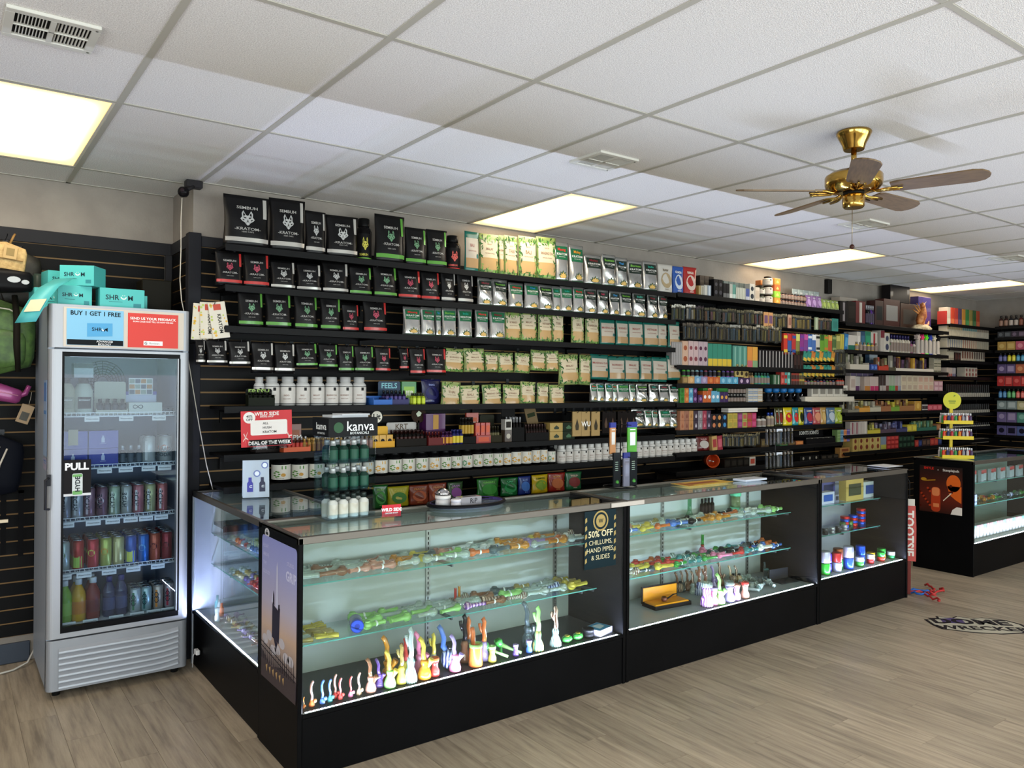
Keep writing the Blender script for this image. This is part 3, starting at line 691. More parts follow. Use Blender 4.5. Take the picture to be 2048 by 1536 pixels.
@lru_cache(None)
def t_vial(body, cap, lab, r=.012, h=.085):
    b = MB().lathe([(r*.92, 0), (r, .003), (r, h*.66), (r*.45, h*.76), (r*.45, h*.78)], 12).mesh('vial', M(body, .2))
    c = MB().lathe([(r*.56, h*.77), (r*.56, h*.97), (r*.48, h)], 12).mesh('cap', M(cap, .3, .3))
    l = MB().lathe([(r*1.02, h*.12), (r*1.02, h*.58)], 12, cap=False).mesh('label', M(lab, .45))
    return [('vial', b), ('cap', c), ('label', l)]
hook_me = {}
def hook(x, z, y1, y0=WY-.016):
    L_ = round(y0-y1, 3)
    if L_ not in hook_me:
        hook_me[L_] = [('wire_rod', MB().tube([(0, 0, 0), (0, -L_+.02, 0), (0, -L_+.005, .004), (0, -L_, .014)], .0022, 6).mesh('wire_rod', M('#2a2a2c', .35, .7))), ('back_plate', MB().box((-.012, -.004, -.012), (.012, 0, .03)).mesh('back_plate', M('#2a2a2c', .35, .7)))]
    spawn(hook_me[L_], 'display_hook', 'thin dark wire hook on the slat wall holding hanging packs', 'hook', (x, y0, z), 0, 'slat wall hooks')
def fit(t, w, h, px0, px1, pt, pb, y):       # scale so that a template of width w, height h spans the given extent at depth y
    a = aty(px0, (pt+pb)/2, y); b = aty(px1, (pt+pb)/2, y); c = (px0+px1)/2
    zt = aty(c, pt, y).z; zb = aty(c, pb, y).z
    return (a.x+b.x)/2, zb, (b.x-a.x)/w, (zt-zb)/h
# ================================================================ shelves on the back wall
SHY = 4.40
shelf_m = M('#070708', .5, 0., 0., 0., 0., .15)
def shelf(x0, x1, z, label, depth=None, y0=SHY):
    t = thing('wall_shelf', label, 'shelf', (x0, WY-.016, z))
    d = WY-.016-y0; w = x1-x0
    ob('board', MB().box((0, -d, -.018), (w, 0, 0), ch=.002), t, mats=shelf_m)
    ob('front_lip', MB().box((0, -d-.006, -.034), (w, -d, .004), ch=.0015), t, mats=shelf_m)
    n = max(2, int(w/.8)+1)
    br = MB().prism([(-.006, -.10), (.006, -.10), (.006, -.018), (-.006, -.018)], -.02, 0).box((-.006, -d+.03, -.034), (.006, -.02, -.018)).mesh('bracket', shelf_m)
    for k in range(n): ob('bracket', br, t, (.06+(w-.12)*k/(n-1), 0, 0))
    return t
SL = (1.26, 4.88)
for z, l in ((2.336, 'top black shelf carrying the big black fox pouches'), (2.112, 'second black shelf of foil bags under the ceiling row'), (1.885, 'third black shelf, under the green banded pouches'), (1.44, 'black shelf with the big white jars'), (1.172, 'black shelf with small display boxes above the leaf jars'), (.995, 'black shelf with the long row of leaf label jars'), (.785, 'low black shelf with bright snack pouches behind the counter')):
    shelf(*SL, z, l)
def cA(x, y): return 380+.26855*x, 370+.26855*y
def cE(x, y): return 880+.26855*x, 440+.26855*y
ROWNAME = {2.336: 'on the top shelf', 2.112: 'on the second shelf', 1.885: 'on the third shelf'}
SIL = {'silver': 'silver', 'green': 'green', 'red': 'red'}
cnt = [0]
def put(tpl, box, crop, y, z, label, cat, name, group, tilt=0., lean=0., dy=0.):
    T, w, h = tpl; x0, x1, yt, yb = box
    a = crop(x0, yt); b = crop(x1, yb)
    X, zb, sx, sz = fit(None, w, h, a[0], b[0], a[1], b[1], y)
    if z is not None:
        top = zb+sz*h; zb = z+.001; sz = (top-zb)/h
    return spawn(T, name, label, cat, (X, y+.035+dy, zb), 0, group, (sx, max(.8, min(1.2, sx)), sz), rot=(lean, tilt, R.uniform(-.12, .06)))
def foxrow(items, crop, z, hang=False, y=4.43):
    for n, (x0, x1, yt, yb, c) in enumerate(items):
        cnt[0] += 1; big = (x1-x0) > 220
        where = 'hanging on hooks' if hang else ROWNAME[z]
        big_s = 'big' if big else 'black'
        o = put(t_fox_pouch(c, 1+cnt[0] % 5, big), (x0, x1, yt, yb), crop, y, None if hang else z, 'black foil fox pouch with %s band %s%s' % (SIL[c], where, ', large size' if big else ''), 'pouch', 'foil_pouch', 'fox pouches', tilt=R.uniform(-.03, .03) if hang else 0)
        if hang: hook(o.location.x, o.location.z+o.scale.z*.235-.012, y+.0)
foxrow([(262, 600, 75, 490, 'silver'), (605, 868, 100, 520, 'silver'), (872, 1025, 190, 520, 'silver'), (1030, 1262, 225, 545, 'silver'), (1392, 1612, 220, 590, 'green'), (1618, 1775, 315, 600, 'green'), (1780, 1928, 330, 615, 'green')], cA, 2.336)
foxrow([(200, 405, 490, 765, 'red'), (408, 605, 505, 770, 'red'), (610, 800, 560, 780, 'silver'), (806, 992, 580, 790, 'silver'), (1000, 1195, 570, 805, 'silver'), (1200, 1370, 600, 820, 'green'), (1378, 1560, 600, 835, 'green'), (1566, 1733, 625, 850, 'red'), (1736, 1875, 640, 860, 'red'), (1885, 1996, 640, 875, 'silver'), (2006, 2130, 645, 885, 'silver')], cA, 2.112)
foxrow([(368, 562, 790, 1065, 'green'), (572, 770, 790, 1080, 'green'), (786, 968, 810, 1080, 'green'), (986, 1137, 830, 1090, 'green'), (1146, 1275, 880, 1095, 'red'), (1305, 1482, 850, 1110, 'red')], cA, 1.885)
foxrow([(55, 128, 1150, 1335, 'silver'), (130, 295, 1150, 1340, 'silver'), (300, 466, 1155, 1350, 'silver'), (468, 638, 1165, 1400, 'silver'), (640, 797, 1175, 1405, 'silver'), (803, 967, 1175, 1360, 'green'), (970, 1116, 1180, 1370, 'green'), (1118, 1240, 1190, 1400, 'green'), (1242, 1385, 1195, 1400, 'green'), (1392, 1512, 1205, 1400, 'red'), (1575, 1646, 1210, 1380, 'red'), (1650, 1772, 1210, 1420, 'red'), (1774, 1922, 1210, 1415, 'red')], cA, 0, True, 4.40)
# capsule jars standing between the pouches on the top shelf
for (x0, x1, yt, yb), k, l in (((1270, 1388, 240, 555), 0, 'black capsule jar with green band and gold fox head on top shelf'), ((1932, 2050, 370, 620), 1, 'black capsule jar with red band and red fox head on top shelf')):
    a = cA(x0, yt); b = cA(x1, yb); X, zb, sx, sz = fit(None, .07, .13, a[0], b[0], a[1], b[1], 4.46)
    top = zb+sz*.13
    spawn(t_jar('#0e0d0e', '#101010', '#131213', 'fox', k), 'capsule_jar', l, 'jar', (X, 4.53, 2.337), -.4, 'fox capsule jars', (sx*.93, sx*.93, (top-2.337)/.13))
# silver gusset bags with green headers
GC = ['#c8322e', '#7a1f2a', '#2f86c4', '#6fae3a', '#25a08a', '#c8322e', '#b03050', '#d08a2a']
GW = ['Maeng', 'Malay', 'Thai', 'Borneo', 'Indo', 'Maeng', 'Bali', 'Malay']
def gus(items, z, where, y=4.43, hang=False):
    for n, (x0, x1, yt, yb, k) in enumerate(items):
        cnt[0] += 1; cr = 1.0 if k >= 0 else 3.4
        word, wc = GW[abs(k) % 8], GC[abs(k) % 8]
        o = put(t_gusset_bag(word, wc, 1+cnt[0] % 4, cr), (x0, x1, yt, yb), cE, y, z, 'silver gusset bag with green header and lotus mark %s%s' % (where, ', crumpled' if k < 0 else ''), 'bag', 'gusset_bag', 'silver lotus bags', dy=R.uniform(-.008, .008))
        if hang: hook(o.location.x, o.location.z+o.scale.z*.24-.012, y)
gus([(875, 976, 160, 460, 5), (980, 1086, 185, 470, 7), (1092, 1216, 258, 490, -1), (1220, 1322, 255, 492, -3), (1326, 1417, 278, 497, -2), (1424, 1527, 300, 505, -3), (1533, 1637, 306, 512, -4)], 2.336, 'on the top shelf')
gus([(300, 408, 428, 622, -1), (410, 524, 438, 628, -3), (528, 638, 465, 650, 5), (644, 750, 470, 655, 2), (754, 858, 480, 662, -3), (860, 920, 490, 665, 4), (914, 1004, 492, 668, 4), (1006, 1085, 495, 675, 5), (1094, 1178, 505, 685, -1), (1186, 1270, 515, 692, -6), (1280, 1352, 525, 700, -2), (1355, 1445, 530, 705, -3), (1452, 1545, 535, 712, -4), (1563, 1642, 545, 720, -1), (1648, 1718, 550, 725, -1)], 2.112, 'on the second shelf')
gus([(-270+11, -130, 645, 860, 5), (-128, -20, 648, 865, 1), (-15, 30, 650, 866, 2), (32, 136, 652, 868, 3), (148, 255, 655, 872, 4), (282, 380, 658, 876, 5), (384, 500, 665, 880, 1)], 1.885, 'on the third shelf')
gus([(1138, 1186, 1212, 1355, 0), (1190, 1247, 1212, 1358, 2), (1250, 1302, 1212, 1360, 2), (1304, 1338, 1215, 1362, 0), (1340, 1432, 1215, 1362, 3), (1434, 1478, 1218, 1360, 1), (1482, 1562, 1218, 1364, -3), (1572, 1642, 1218, 1360, -4), (1650, 1716, 1220, 1362, -1), (1724, 1790, 1222, 1365, -4)], None, 'hanging above the dark boxes', 4.42, True)
gus([(1450, 1535, 1405, 1545, -1), (1540, 1590, 1410, 1545, 1), (1596, 1636, 1412, 1546, 0), (1644, 1730, 1408, 1548, 4), (1735, 1785, 1412, 1548, -1)], None, 'hanging in the lowest short row', 4.42, True)
# kraft and leaf printed pouches
LW = ['THAI', 'BALI', 'MAENG DA', 'BORNEO', 'MALAY', 'VIETNAM']
def leafrow(items, z, where, y=4.43, hang=False):
    for n, (x0, x1, yt, yb) in enumerate(items):
        cnt[0] += 1
        o = put(t_leaf_pouch(LW[cnt[0] % 6], 1+cnt[0] % 5, cnt[0]), (x0, x1, yt, yb), cE, y, z, 'tan powder pouch with green leaf border %s' % where, 'pouch', 'leaf_pouch', 'leaf border pouches', tilt=R.uniform(-.06, .06) if hang else 0, dy=R.uniform(-.006, .006))
        if hang: hook(o.location.x, o.location.z+o.scale.z*.20-.010, y)
leafrow([(308, 452, 100, 398), (454, 492, 108, 405), (494, 602, 112, 425), (604, 736, 118, 432), (738, 874, 125, 440)], 2.336, 'on the top shelf under the lamp')
leafrow([(500, 618, 678, 882), (620, 740, 672, 890), (744, 850, 688, 893), (854, 938, 680, 895), (1003, 1090, 690, 903), (1100, 1206, 700, 908)], 1.885, 'on the third shelf')
leafrow([(45, 190, 955, 1130), (194, 348, 955, 1132), (354, 452, 983, 1130), (455, 572, 988, 1136), (575, 690, 990, 1140), (692, 802, 968, 1122), (805, 897, 972, 1126), (903, 1050, 1000, 1226), (1050, 1140, 1005, 1228)], None, 'hanging in the upper hook row', 4.41, True)
leafrow([(28, 164, 1205, 1405), (168, 312, 1232, 1412), (334, 482, 1225, 1402), (484, 612, 1228, 1392), (612, 724, 1205, 1372), (740, 828, 1216, 1376), (832, 945, 1228, 1388)], None, 'hanging in the lower hook row', 4.41, True)
def tealrow(items, z, where, hang=False, y=4.42):
    for n, (x0, x1, yt, yb) in enumerate(items):
        cnt[0] += 1
        o = put(t_teal_pouch(LW[cnt[0] % 6], 1+cnt[0] % 4), (x0, x1, yt, yb), cE, y, z, 'teal framed powder pouch with grey label %s' % where, 'pouch', 'teal_pouch', 'teal framed pouches', tilt=R.uniform(-.03, .03) if hang else 0, dy=R.uniform(-.006, .006))
        if hang: hook(o.location.x, o.location.z+o.scale.z*.20-.010, y)
tealrow([(200, 306, 82, 382)], 2.336, 'leaning on the top shelf')
tealrow([(1216, 1325, 735, 925), (1327, 1422, 738, 928), (1425, 1530, 742, 930), (1534, 1640, 748, 934), (1642, 1714, 752, 936), (1716, 1804, 755, 938)], 1.885, 'on the third shelf')
tealrow([(1140, 1268, 1000, 1188), (1274, 1388, 1016, 1200), (1390, 1502, 1018, 1203), (1504, 1596, 1020, 1204), (1597, 1704, 1022, 1206), (1706, 1806, 1010, 1192)], None, 'hanging beside the leaf pouches', True)
# last pouches of the top shelf
for box, a in (((1645, 1748, 328, 520), ('#b9b4ac', '#9d8a6a', 'RAW', '#6d5f4a')), ((1752, 1832, 344, 560), ('#2b4f96', '#b9c3cf', 'CHAGA', '#e6e6e6')), ((1834, 1926, 348, 562), ('#9c2a26', '#c9b3a6', 'REISHI', '#f0e0d0'))):
    put(t_pouch(*a, 3), box, cE, 4.44, 2.336, {'#b9b4ac': 'plain white pouch', '#2b4f96': 'blue topped mushroom pouch', '#9c2a26': 'red topped mushroom pouch'}[a[0]]+' at the end of the top shelf bags', 'pouch', 'mushroom_pouch', None)
# flat sample packs fanned on a hook at the left end
def card_pack(x, z, tilt, y, lab):
    t = thing('sample_packet', lab, 'packet', (x, y, z), (0, tilt, -.1), 'sample packets on the end hook')
    ob('packet', MB().box((-.045, -.004, -.20), (.045, .004, 0), ch=.002), t, mats=M('#c9c2b2', .35))
    pm = MB().flat(rect(-.02, -.045, .02, -.012), -.0045, 0).text('KRATOM', .004, -.12, .026, 1, y=-.005, bold=.02, rot=-PI/2)
    for k in range(16): pm.flat(circle(R.choice((-1, 1))*R.uniform(.026, .040), -R.uniform(.01, .19), R.uniform(.004, .008), 6), -.0046, R.choice((2, 3)))
    ob('print', pm, t, mats=[M('#b0402c', .4), M('#232320', .4), M('#d1a43c', .4), M('#a9b65a', .4)])
p = aty(432, 604, 4.42); card_pack(p.x-.065, p.z-.012, .06, 4.45, 'pale sample packet at the back of the fan'); card_pack(p.x-.035, p.z-.002, -.02, 4.437, 'pale sample packet in the middle of the fan'); card_pack(p.x, p.z, -.16, 4.42, 'white tilted sample packet in front of the fan')
hook(p.x-.01, p.z-.014, 4.40)
# ================================================================ jars, vials and display boxes on the lower shelves
import colorsys
def cname(h):
    r, g, b = [int(h.lstrip('#')[i:i+2], 16)/255 for i in (0, 2, 4)]; hh, s, v = colorsys.rgb_to_hsv(r, g, b); hh *= 360
    if v < .17: return 'black'
    if s < .16: return 'white' if v > .72 else 'grey' if v > .35 else 'charcoal'
    if hh < 14 or hh > 345: return 'pink' if (s < .5 and v > .6) else 'red' if v > .45 else 'maroon'
    if hh < 42: return ('cream' if s < .35 and v > .7 else 'tan' if s < .5 else 'orange') if v > .55 else 'brown'
    if hh < 68: return 'yellow' if s > .5 and v > .6 else 'cream' if v > .7 else 'olive'
    if hh < 100: return 'lime' if v > .6 else 'olive'
    if hh < 165: return 'green' if v > .3 else 'dark green'
    if hh < 198: return 'teal'
    if hh < 255: return 'blue' if v > .35 or s < .5 else 'navy'
    if hh < 300: return 'purple' if s > .3 else 'lilac'
    return 'magenta'
def cD(x, y): return 380+.26855*x, 650+.26855*y
def cF(x, y): return 830+.24414*x, 800+.24414*y
def jars(items, crop, z, tplf, label, group, name='supplement_jar', y=4.46, scale_y=True, top=None):
    for n, (x0, x1, yt, yb) in enumerate(items):
        a = crop(x0, yt); b = crop(x1, yb); X, zb, sx, sz = fit(None, .07, .13, a[0], b[0], a[1], b[1], y)
        T, lab = tplf(n)
        spawn(T, name, lab, 'jar', (X, y+.035*sx, z+.0005), R.uniform(-.5, -.3), group, (sx, sx, (zb+sz*.13-z)/.13))
jars([(488, 566, 388, 604), (570, 684, 385, 605), (690, 803, 385, 606), (806, 910, 386, 606), (914, 1020, 386, 604), (1025, 1124, 387, 604), (1127, 1228, 387, 603), (1231, 1330, 388, 602)], cD, 1.44, lambda n: (t_jar('#c4c3c0', '#a9a9a8', '#c9c5bf', 'plain', n), 'big white supplement jar with silver lid on the fourth shelf'), '', 'big white jars in a row', y=4.47)
LJ = [0, 0, 0, 0, 0, 1, 1, 1, 0, 0, 0, 1, 0, 0, 0, 2, 0, 0, 0, 1, 1, 1, 1, 1, 2]
bk = [(592, 632, 970, 1175), (634, 770, 970, 1178), (776, 900, 972, 1170), (905, 1022, 968, 1165), (1390, 1492, 945, 1124), (1500, 1596, 940, 1110), (1600, 1696, 935, 1106), (1700, 1796, 930, 1100), (1800, 1882, 928, 1100), (1885, 1962, 925, 1092), (1966, 2042, 920, 1082)]
mid = [((1030+(k+.05)*90), (1030+(k+.92)*90), 960, 1150-k*6) for k in range(4)]
fl_ = lambda L0: (lambda n: (t_jar('#0c0c0d', '#0d0d0e', '#cdc9be', 'leaf', LJ[(n+L0) % 25]), 'black jar with white %s leaf label in the long jar row' % ('green', 'yellow', 'teal')[LJ[(n+L0) % 25]]))
jars(bk[1:4]+mid+bk[4:], cD, .995, fl_(0), '', 'leaf label jars')
jars([(405, 492, 390, 572), (495, 574, 378, 556), (577, 658, 374, 554), (661, 740, 374, 551), (743, 806, 372, 542), (809, 892, 360, 532), (895, 976, 358, 530), (979, 1042, 344, 516), (1045, 1100, 342, 512), (1105, 1167, 365, 518)], cF, .995, fl_(15), '', 'leaf label jars')
xa, xb = aty(1125, 900, 4.46).x, aty(1389, 880, 4.46).x
T5 = [t_jar('#cfccc6', '#cbc9c4', '#c6c0b8', 'plain', k) for k in range(5)]
for row in (0, 1):
    for k in range(21):
        spawn(T5[k % 5], 'supplement_jar', 'small white capsule jar in the %s file past the leaf jars' % ('front', 'rear')[row], 'jar', (xa+(xb-xa)*k/20, 4.475+row*.085, .9955), -.45, 'small white capsule jars', (.98, .98, 1.02))
# bright pouches on the lowest shelf
PC = [((1378, 1490, 1195, 1375), cD, '#1f5a24', '#3c8a34', 'HULK', '#8fc95a'), ((1490, 1646, 1205, 1360), cD, '#a9a01f', '#3c7a2a', 'KUSH', '#d8d060'), ((1650, 1792, 1195, 1352), cD, '#7a3420', '#b0542c', 'PEACH', '#c98a4a'),
      ((130, 276, 685, 790), cF, '#8a4030', '#b0603a', 'PEACH', '#d8a070'), ((286, 416, 675, 785), cF, '#2f4a2a', '#8a4a94', 'GRAPE', '#b98ac4'),
      ((524, 712, 645, 800), cF, '#1f6a22', '#2f8a2c', 'GREEN', '#7fd060'), ((726, 862, 640, 790), cF, '#14602c', '#1f8a48', 'CALI', '#70d8a0'), ((866, 972, 628, 775), cF, '#1c2f78', '#3c70c0', 'BLUE', '#90b0f0'), ((976, 1112, 615, 770), cF, '#c9a814', '#7a9a24', 'LEMON', '#3a5a18'), ((1114, 1246, 600, 755), cF, '#8a1f18', '#b8602c', 'ROSE', '#e0a050'), ((1256, 1382, 592, 725), cF, '#1c5a34', '#7a1c1c', 'WILD', '#e0c0b0')]
for n, (box, cr, b, p_, wd, wc) in enumerate(PC):
    cn = ['dark green', 'yellow green', 'rust brown', 'faded red', 'purple fronted', 'bright green', 'emerald', 'blue', 'yellow', 'brick red', 'green and maroon'][n]
    put(t_pouch(b, p_, wd, wc, n), box, cr, 4.46, .785, cn+' snack pouch on the low shelf behind the counter', 'pouch', 'snack_pouch', None)
# ---- open display trays: tray carton with a back board
def tray(x, y, z, w, d, h, col, back, bh, label, word='', wc='#e8e4dc', rz=0.):
    t = thing('display_tray', label, 'display box', (x, y, z), rz)
    ob('tray', MB().box((-w/2, 0, 0), (w/2, d, .004)).box((-w/2, 0, .004), (w/2, .004, h)).box((-w/2, d-.004, .004), (w/2, d, h*1.6)).box((-w/2, .004, .004), (-w/2+.004, d-.004, h*1.3)).box((w/2-.004, .004, .004), (w/2, d-.004, h*1.3)), t, mats=M(col, .45))
    if bh: ob('back_board', MB().prism(rrect(-w/2, h, w/2, bh, .012), d-.003, d+.001), t, mats=M(back, .45))
    if word: ob('lettering', MB().text(word, 0, (bh*.82 if bh else h*.5), min(.05, w*.9/(.6*len(word))), 0, y=(d-.004 if bh else -.001), bold=.02), t, mats=M(wc, .45))
    return t
def vials(x, y, z, w, d, nx, ny, tpl, label, group, name='shot_bottle', cat='bottle', s=1.):
    for j in range(ny):
        for i in range(nx):
            spawn(tpl, name, label, cat, (x-w/2+w*(i+.5)/nx, y+d*(j+.5)/ny, z), 0, group, (s, s, s))
def X6(cx, cr, y=4.45): a = cr(cx, 900); return aty(a[0], a[1], y).x
S6 = 1.1725; S4 = 1.4405
# shelf of big white jars: right hand half
x = X6(515, cD); tray(x, 4.41, S4, .15, .055, .05, '#14180f', '#0d0d0c', .10, 'small black and green display box before the white jars', 'FRESH', '#8fae5a'); vials(x, 4.415, S4+.004, .14, .05, 5, 1, t_vial('#101210', '#0c0c0c', '#3a5a2a', .012, .08), 'tiny black bottle in the green display box', 'tiny black bottles')
x = X6(1430, cD); tray(x, 4.44, S4, .13, .13, .035, '#2a5fae', '#9fb4cc', .0, 'empty blue carton tray beside the white jars')
x = X6(1550, cD); tray(x, 4.46, S4, .16, .12, .035, '#2b2a5a', '#243a52', .15, 'purple and teal display box of small shots', 'FEELS', '#7fb8c0'); vials(x, 4.465, S4+.004, .15, .10, 5, 2, t_vial('#1c1830', '#1a1a1c', '#4a3f7a', .012, .088), 'small purple shot in the teal display box', 'purple shots')
x = X6(1640, cD, 4.55); spawn(t_box(.11, .05, .15, '#2f8a3a', '#9ad04a', 'panel', 'JEB'), 'carton', 'bright green carton behind the purple shots', 'carton', (x, 4.57, S4))
x = X6(1698, cD); vials(x, 4.43, S4, .10, .06, 3, 2, t_vial('#8a9a1c', '#3a3f30', '#b8c83a', .013, .075), 'yellow green bottle beside the purple shots', 'yellow green bottles')
put(t_pouch('#1b1b46', '#24245a', 'nexa', '#8a94c8', 2, .15, .16), (1740, 1885, 405, 585), cD, 4.50, 1.44, 'navy blue pouch at the end of the purple shots', 'pouch', 'navy_pouch', None)
# shelf of display boxes
sg = aty(535, 852, 4.37)
t = thing('deal_sign', 'red and white deal of the week sign standing on the shelf edge', 'sign', (sg.x, 4.372, S6+.030), (0, -.025, -.06), scale=(.79, 1, .76))
sw, sh = .36, .265
ob('board', MB().box((-sw/2, -.003, .02), (sw/2, .003, .02+sh), ch=.001), t, mats=M('#c8343a', .45)); ob('holder', MB().box((-.14, -.02, 0), (.14, .02, .004)).box((-.14, -.006, .004), (.14, -.0032, .05)).box((-.14, .0032, .004), (.14, .006, .05)), t, mats=GLASS('#f0f2f4'))
pm = MB().text('WILD SIDE', .0, .262, .036, 0, y=-.0036, bold=.03).text('SMOKE SHOP', 0, .240, .016, 0, y=-.0036, bold=.02).flat(rrect(-.115, .105, .145, .215, .012), -.0036, 0).text('ALL', -.03, .192, .024, 1, y=-.0042, bold=.015, align='L').text('HUSH', -.03, .160, .024, 1, y=-.0042, bold=.015, align='L').text('KRATOM', -.03, .128, .024, 1, y=-.0042, bold=.015, align='L')
pm.flat(circle(-.122, .236, .042, 24), -.0038, 0).text('40%', -.122, .246, .026, 1, y=-.0044, bold=.015).text('OFF', -.122, .222, .026, 1, y=-.0044, bold=.015)
for k in range(14): a = R.uniform(0, PI*2); L_ = R.uniform(.03, .05); cx, cz = (-.15 if k % 2 else .155), .09; pm.flat([(cx, cz-.006), (cx+L_*math.cos(a)*.55, cz+L_*math.sin(a)-.003), (cx+L_*math.cos(a)*.55, cz+L_*math.sin(a)+.003), (cx, cz+.006)], -.0037, 2)
pm.flat(rect(-.125, .026, .175, .072), -.0039, 1).text('DEAL OF THE WEEK', .02, .048, .036, 0, y=-.0045, bold=.03, sx=.92)
ob('lettering', pm, t, mats=[M('#e9e4df', .5), M('#1d1919', .5), M('#e5c9c0', .5)])
x = X6(800, cD); spawn(t_box(.085, .06, .16, '#7a3a22', '#a4562f', 'panel', 'OPM'), 'carton', 'rust brown carton behind the deal sign', 'carton', (x, 4.50, S6))
x = X6(640, cD); tray(x, 4.50, S6, .20, .1, .04, '#2a2422', '#191716', .0, 'dark tray of shots behind the deal sign'); vials(x, 4.505, S6+.004, .19, .09, 6, 2, t_vial('#141414', '#222222', '#3a3430', .012, .09), 'dark shot behind the deal sign', 'dark shots behind the sign')
x = X6(790, cD, 4.43); tray(x, 4.41, S6, .16, .07, .03, '#b8502a', '#b8502a', .0, 'orange tray of red labelled shots'); vials(x, 4.415, S6+.004, .15, .06, 6, 1, t_vial('#3a1a18', '#a8a8a8', '#a8342a', .0115, .085), 'red labelled shot in the orange tray', 'red labelled shots')
x = X6(985, cD); vials(x, 4.42, S6, .26, .14, 9, 4, t_vial('#8a6a34', '#a88448', '#7a5626', .0125, .075), 'gold capped shot in the golden cluster', 'gold shots')
x = X6(1215, cD); vials(x, 4.42, S6, .26, .10, 9, 2, t_vial('#7a6a64', '#9a948e', '#a07a70', .0125, .09), 'dusty pink shot behind the acrylic tower', 'dusty pink shots')
x = X6(1440, cD); ty = tray(x, 4.45, S6, .16, .10, .04, '#c9921c', '#d8a428', .13, 'yellow display box with a round white header'); ob('lettering', MB().flat(circle(0, .19, .045, 20), .094).flat(circle(0, .19, .038, 20), .0935, 1).text('Lit', 0, .192, .05, 0, y=.093, bold=.03), ty, mats=[M("#1a1a1a", .5), M("#e6e0d0", .5)])
for k in range(3): spawn(t_box(.046, .045, .075, '#d29a1e', '#1c1a18', 'spot'), 'carton', 'small yellow carton with black badge in the yellow display', 'carton', (x-.049+k*.049, 4.459, S6+.0045), 0, 'small yellow cartons')
x = X6(1645, cD); tray(x, 4.44, S6, .22, .14, .05, '#17130f', '#b0aca8', .15, 'dark display box with a grey torn back board', 'KRT', '#5a4a3a'); vials(x, 4.448, S6+.004, .21, .12, 7, 3, t_vial('#141110', '#2a1512', '#3a1c18', .0125, .10), 'dark maroon shot in the dark display box', 'maroon shots')
x = X6(1830, cD); tray(x, 4.43, S6, .13, .12, .05, '#5a1414', '#3a2a20', .0, 'deep red tray of shots next to the purple boxes'); vials(x, 4.436, S6+.004, .12, .11, 5, 3, t_vial('#2a0d0d', '#5a1c18', '#6a1c18', .011, .085), 'red capped shot in the deep red tray', 'red capped shots')
t = thing('round_sign', 'round brown shelf sign with a white leaf badge', 'sign', (X6(1762, cD), 4.56, S6)); ob('disc', MB().prism(circle(0, .20, .055, 24), -.003, .003), t, mats=M('#2c1d14', .5)); ob('stem', MB().box((-.006, -.003, 0), (.006, .003, .16)), t, mats=M('#1c1a18', .5)); ob('badge', MB().flat([(0, .225), (-.02, .205), (-.008, .185), (.012, .19), (.022, .21)], -.0035).mesh('badge', M('#c8d0b8', .5)), t)
xp = X6(1870, cD)
spawn(t_box(.15, .09, .11, '#5a1f5e', '#c08a2a', 'stripe'), 'carton', 'purple carton with a gold bottle print atop the stack', 'carton', (xp, 4.52, S6+.095)); spawn(t_box(.15, .09, .094, '#4a1a50', '#7a2a6a', 'panel'), 'carton', 'dark purple carton at the bottom of the stack', 'carton', (xp, 4.52, S6))
vials(X6(250, cF), 4.43, S6, .09, .05, 3, 2, t_vial('#3a1a44', '#3a1c40', '#c08a2a', .0135, .09), 'purple shot with gold label', 'purple gold shots')
vials(X6(338, cF), 4.43, S6, .085, .05, 3, 2, t_vial('#1c1f5a', '#22265c', '#c8b43a', .0135, .10), 'navy shot with yellow label', 'navy yellow shots')
vials(X6(425, cF), 4.44, S6+.055, .10, .05, 4, 2, t_vial('#141210', '#191613', '#a8862e', .0125, .125), 'tall black bottle with gold band', 'tall black bottles'); tray(X6(437, cF), 4.435, S6, .13, .08, .05, '#0f0e0d', '#0f0e0d', 0, 'black tray under the tall black bottles')
x = X6(545, cF); spawn(t_box(.12, .08, .055, '#a8271c', '#d8502c', 'panel'), 'carton', 'orange red flat carton at the bottom of its stack', 'carton', (x, 4.43, S6)); 
for k in range(3): spawn(t_box(.035, .05, .085, '#c0301f', '#e05a34', 'panel'), 'carton', 'narrow orange red carton standing on the flat one', 'carton', (x-.042+k*.042, 4.44, S6+.0555), 0, 'narrow orange red cartons')
spawn(t_box(.10, .02, .15, '#b83a20', '#d05a30', 'panel', 'RUSH'), 'carton', 'tall orange red header carton behind the stack', 'carton', (x-.02, 4.54, S6+.056))
spawn(t_box(.10, .02, .03, '#b83a20', '#d05a30', 'panel'), 'carton', 'low orange red carton below the header carton', 'carton', (x-.02, 4.54, S6+.0))
x = X6(650, cF); tray(x, 4.45, S6, .12, .10, .05, '#2a2618', '#23241a', .19, 'camouflage display box with round header'); vials(x, 4.455, S6+.004, .11, .09, 5, 2, t_vial('#15140f', '#2a2618', '#5a5434', .011, .11), 'olive shot in the camouflage display', 'olive shots')
x = X6(747, cF); spawn(t_box(.06, .05, .085, '#4a3a2c', '#c0b8a8', 'spot'), 'carton', 'brown carton with pale badge under the white carton', 'carton', (x, 4.43, S6)); spawn(t_box(.058, .05, .075, '#b9b4aa', '#2a2622', 'panel'), 'carton', 'white carton on the brown badge carton', 'carton', (x, 4.43, S6+.0855))
x = X6(830, cF); tray(x, 4.44, S6, .12, .12, .10, '#0d0c0c', '#11100f', .24, 'tall black display box with a torn foil top'); vials(x, 4.446, S6+.004, .11, .10, 4, 2, t_vial('#121010', '#8a8a8c', '#1a1716', .0125, .17), 'tall black shot with silver cap', 'silver capped shots')
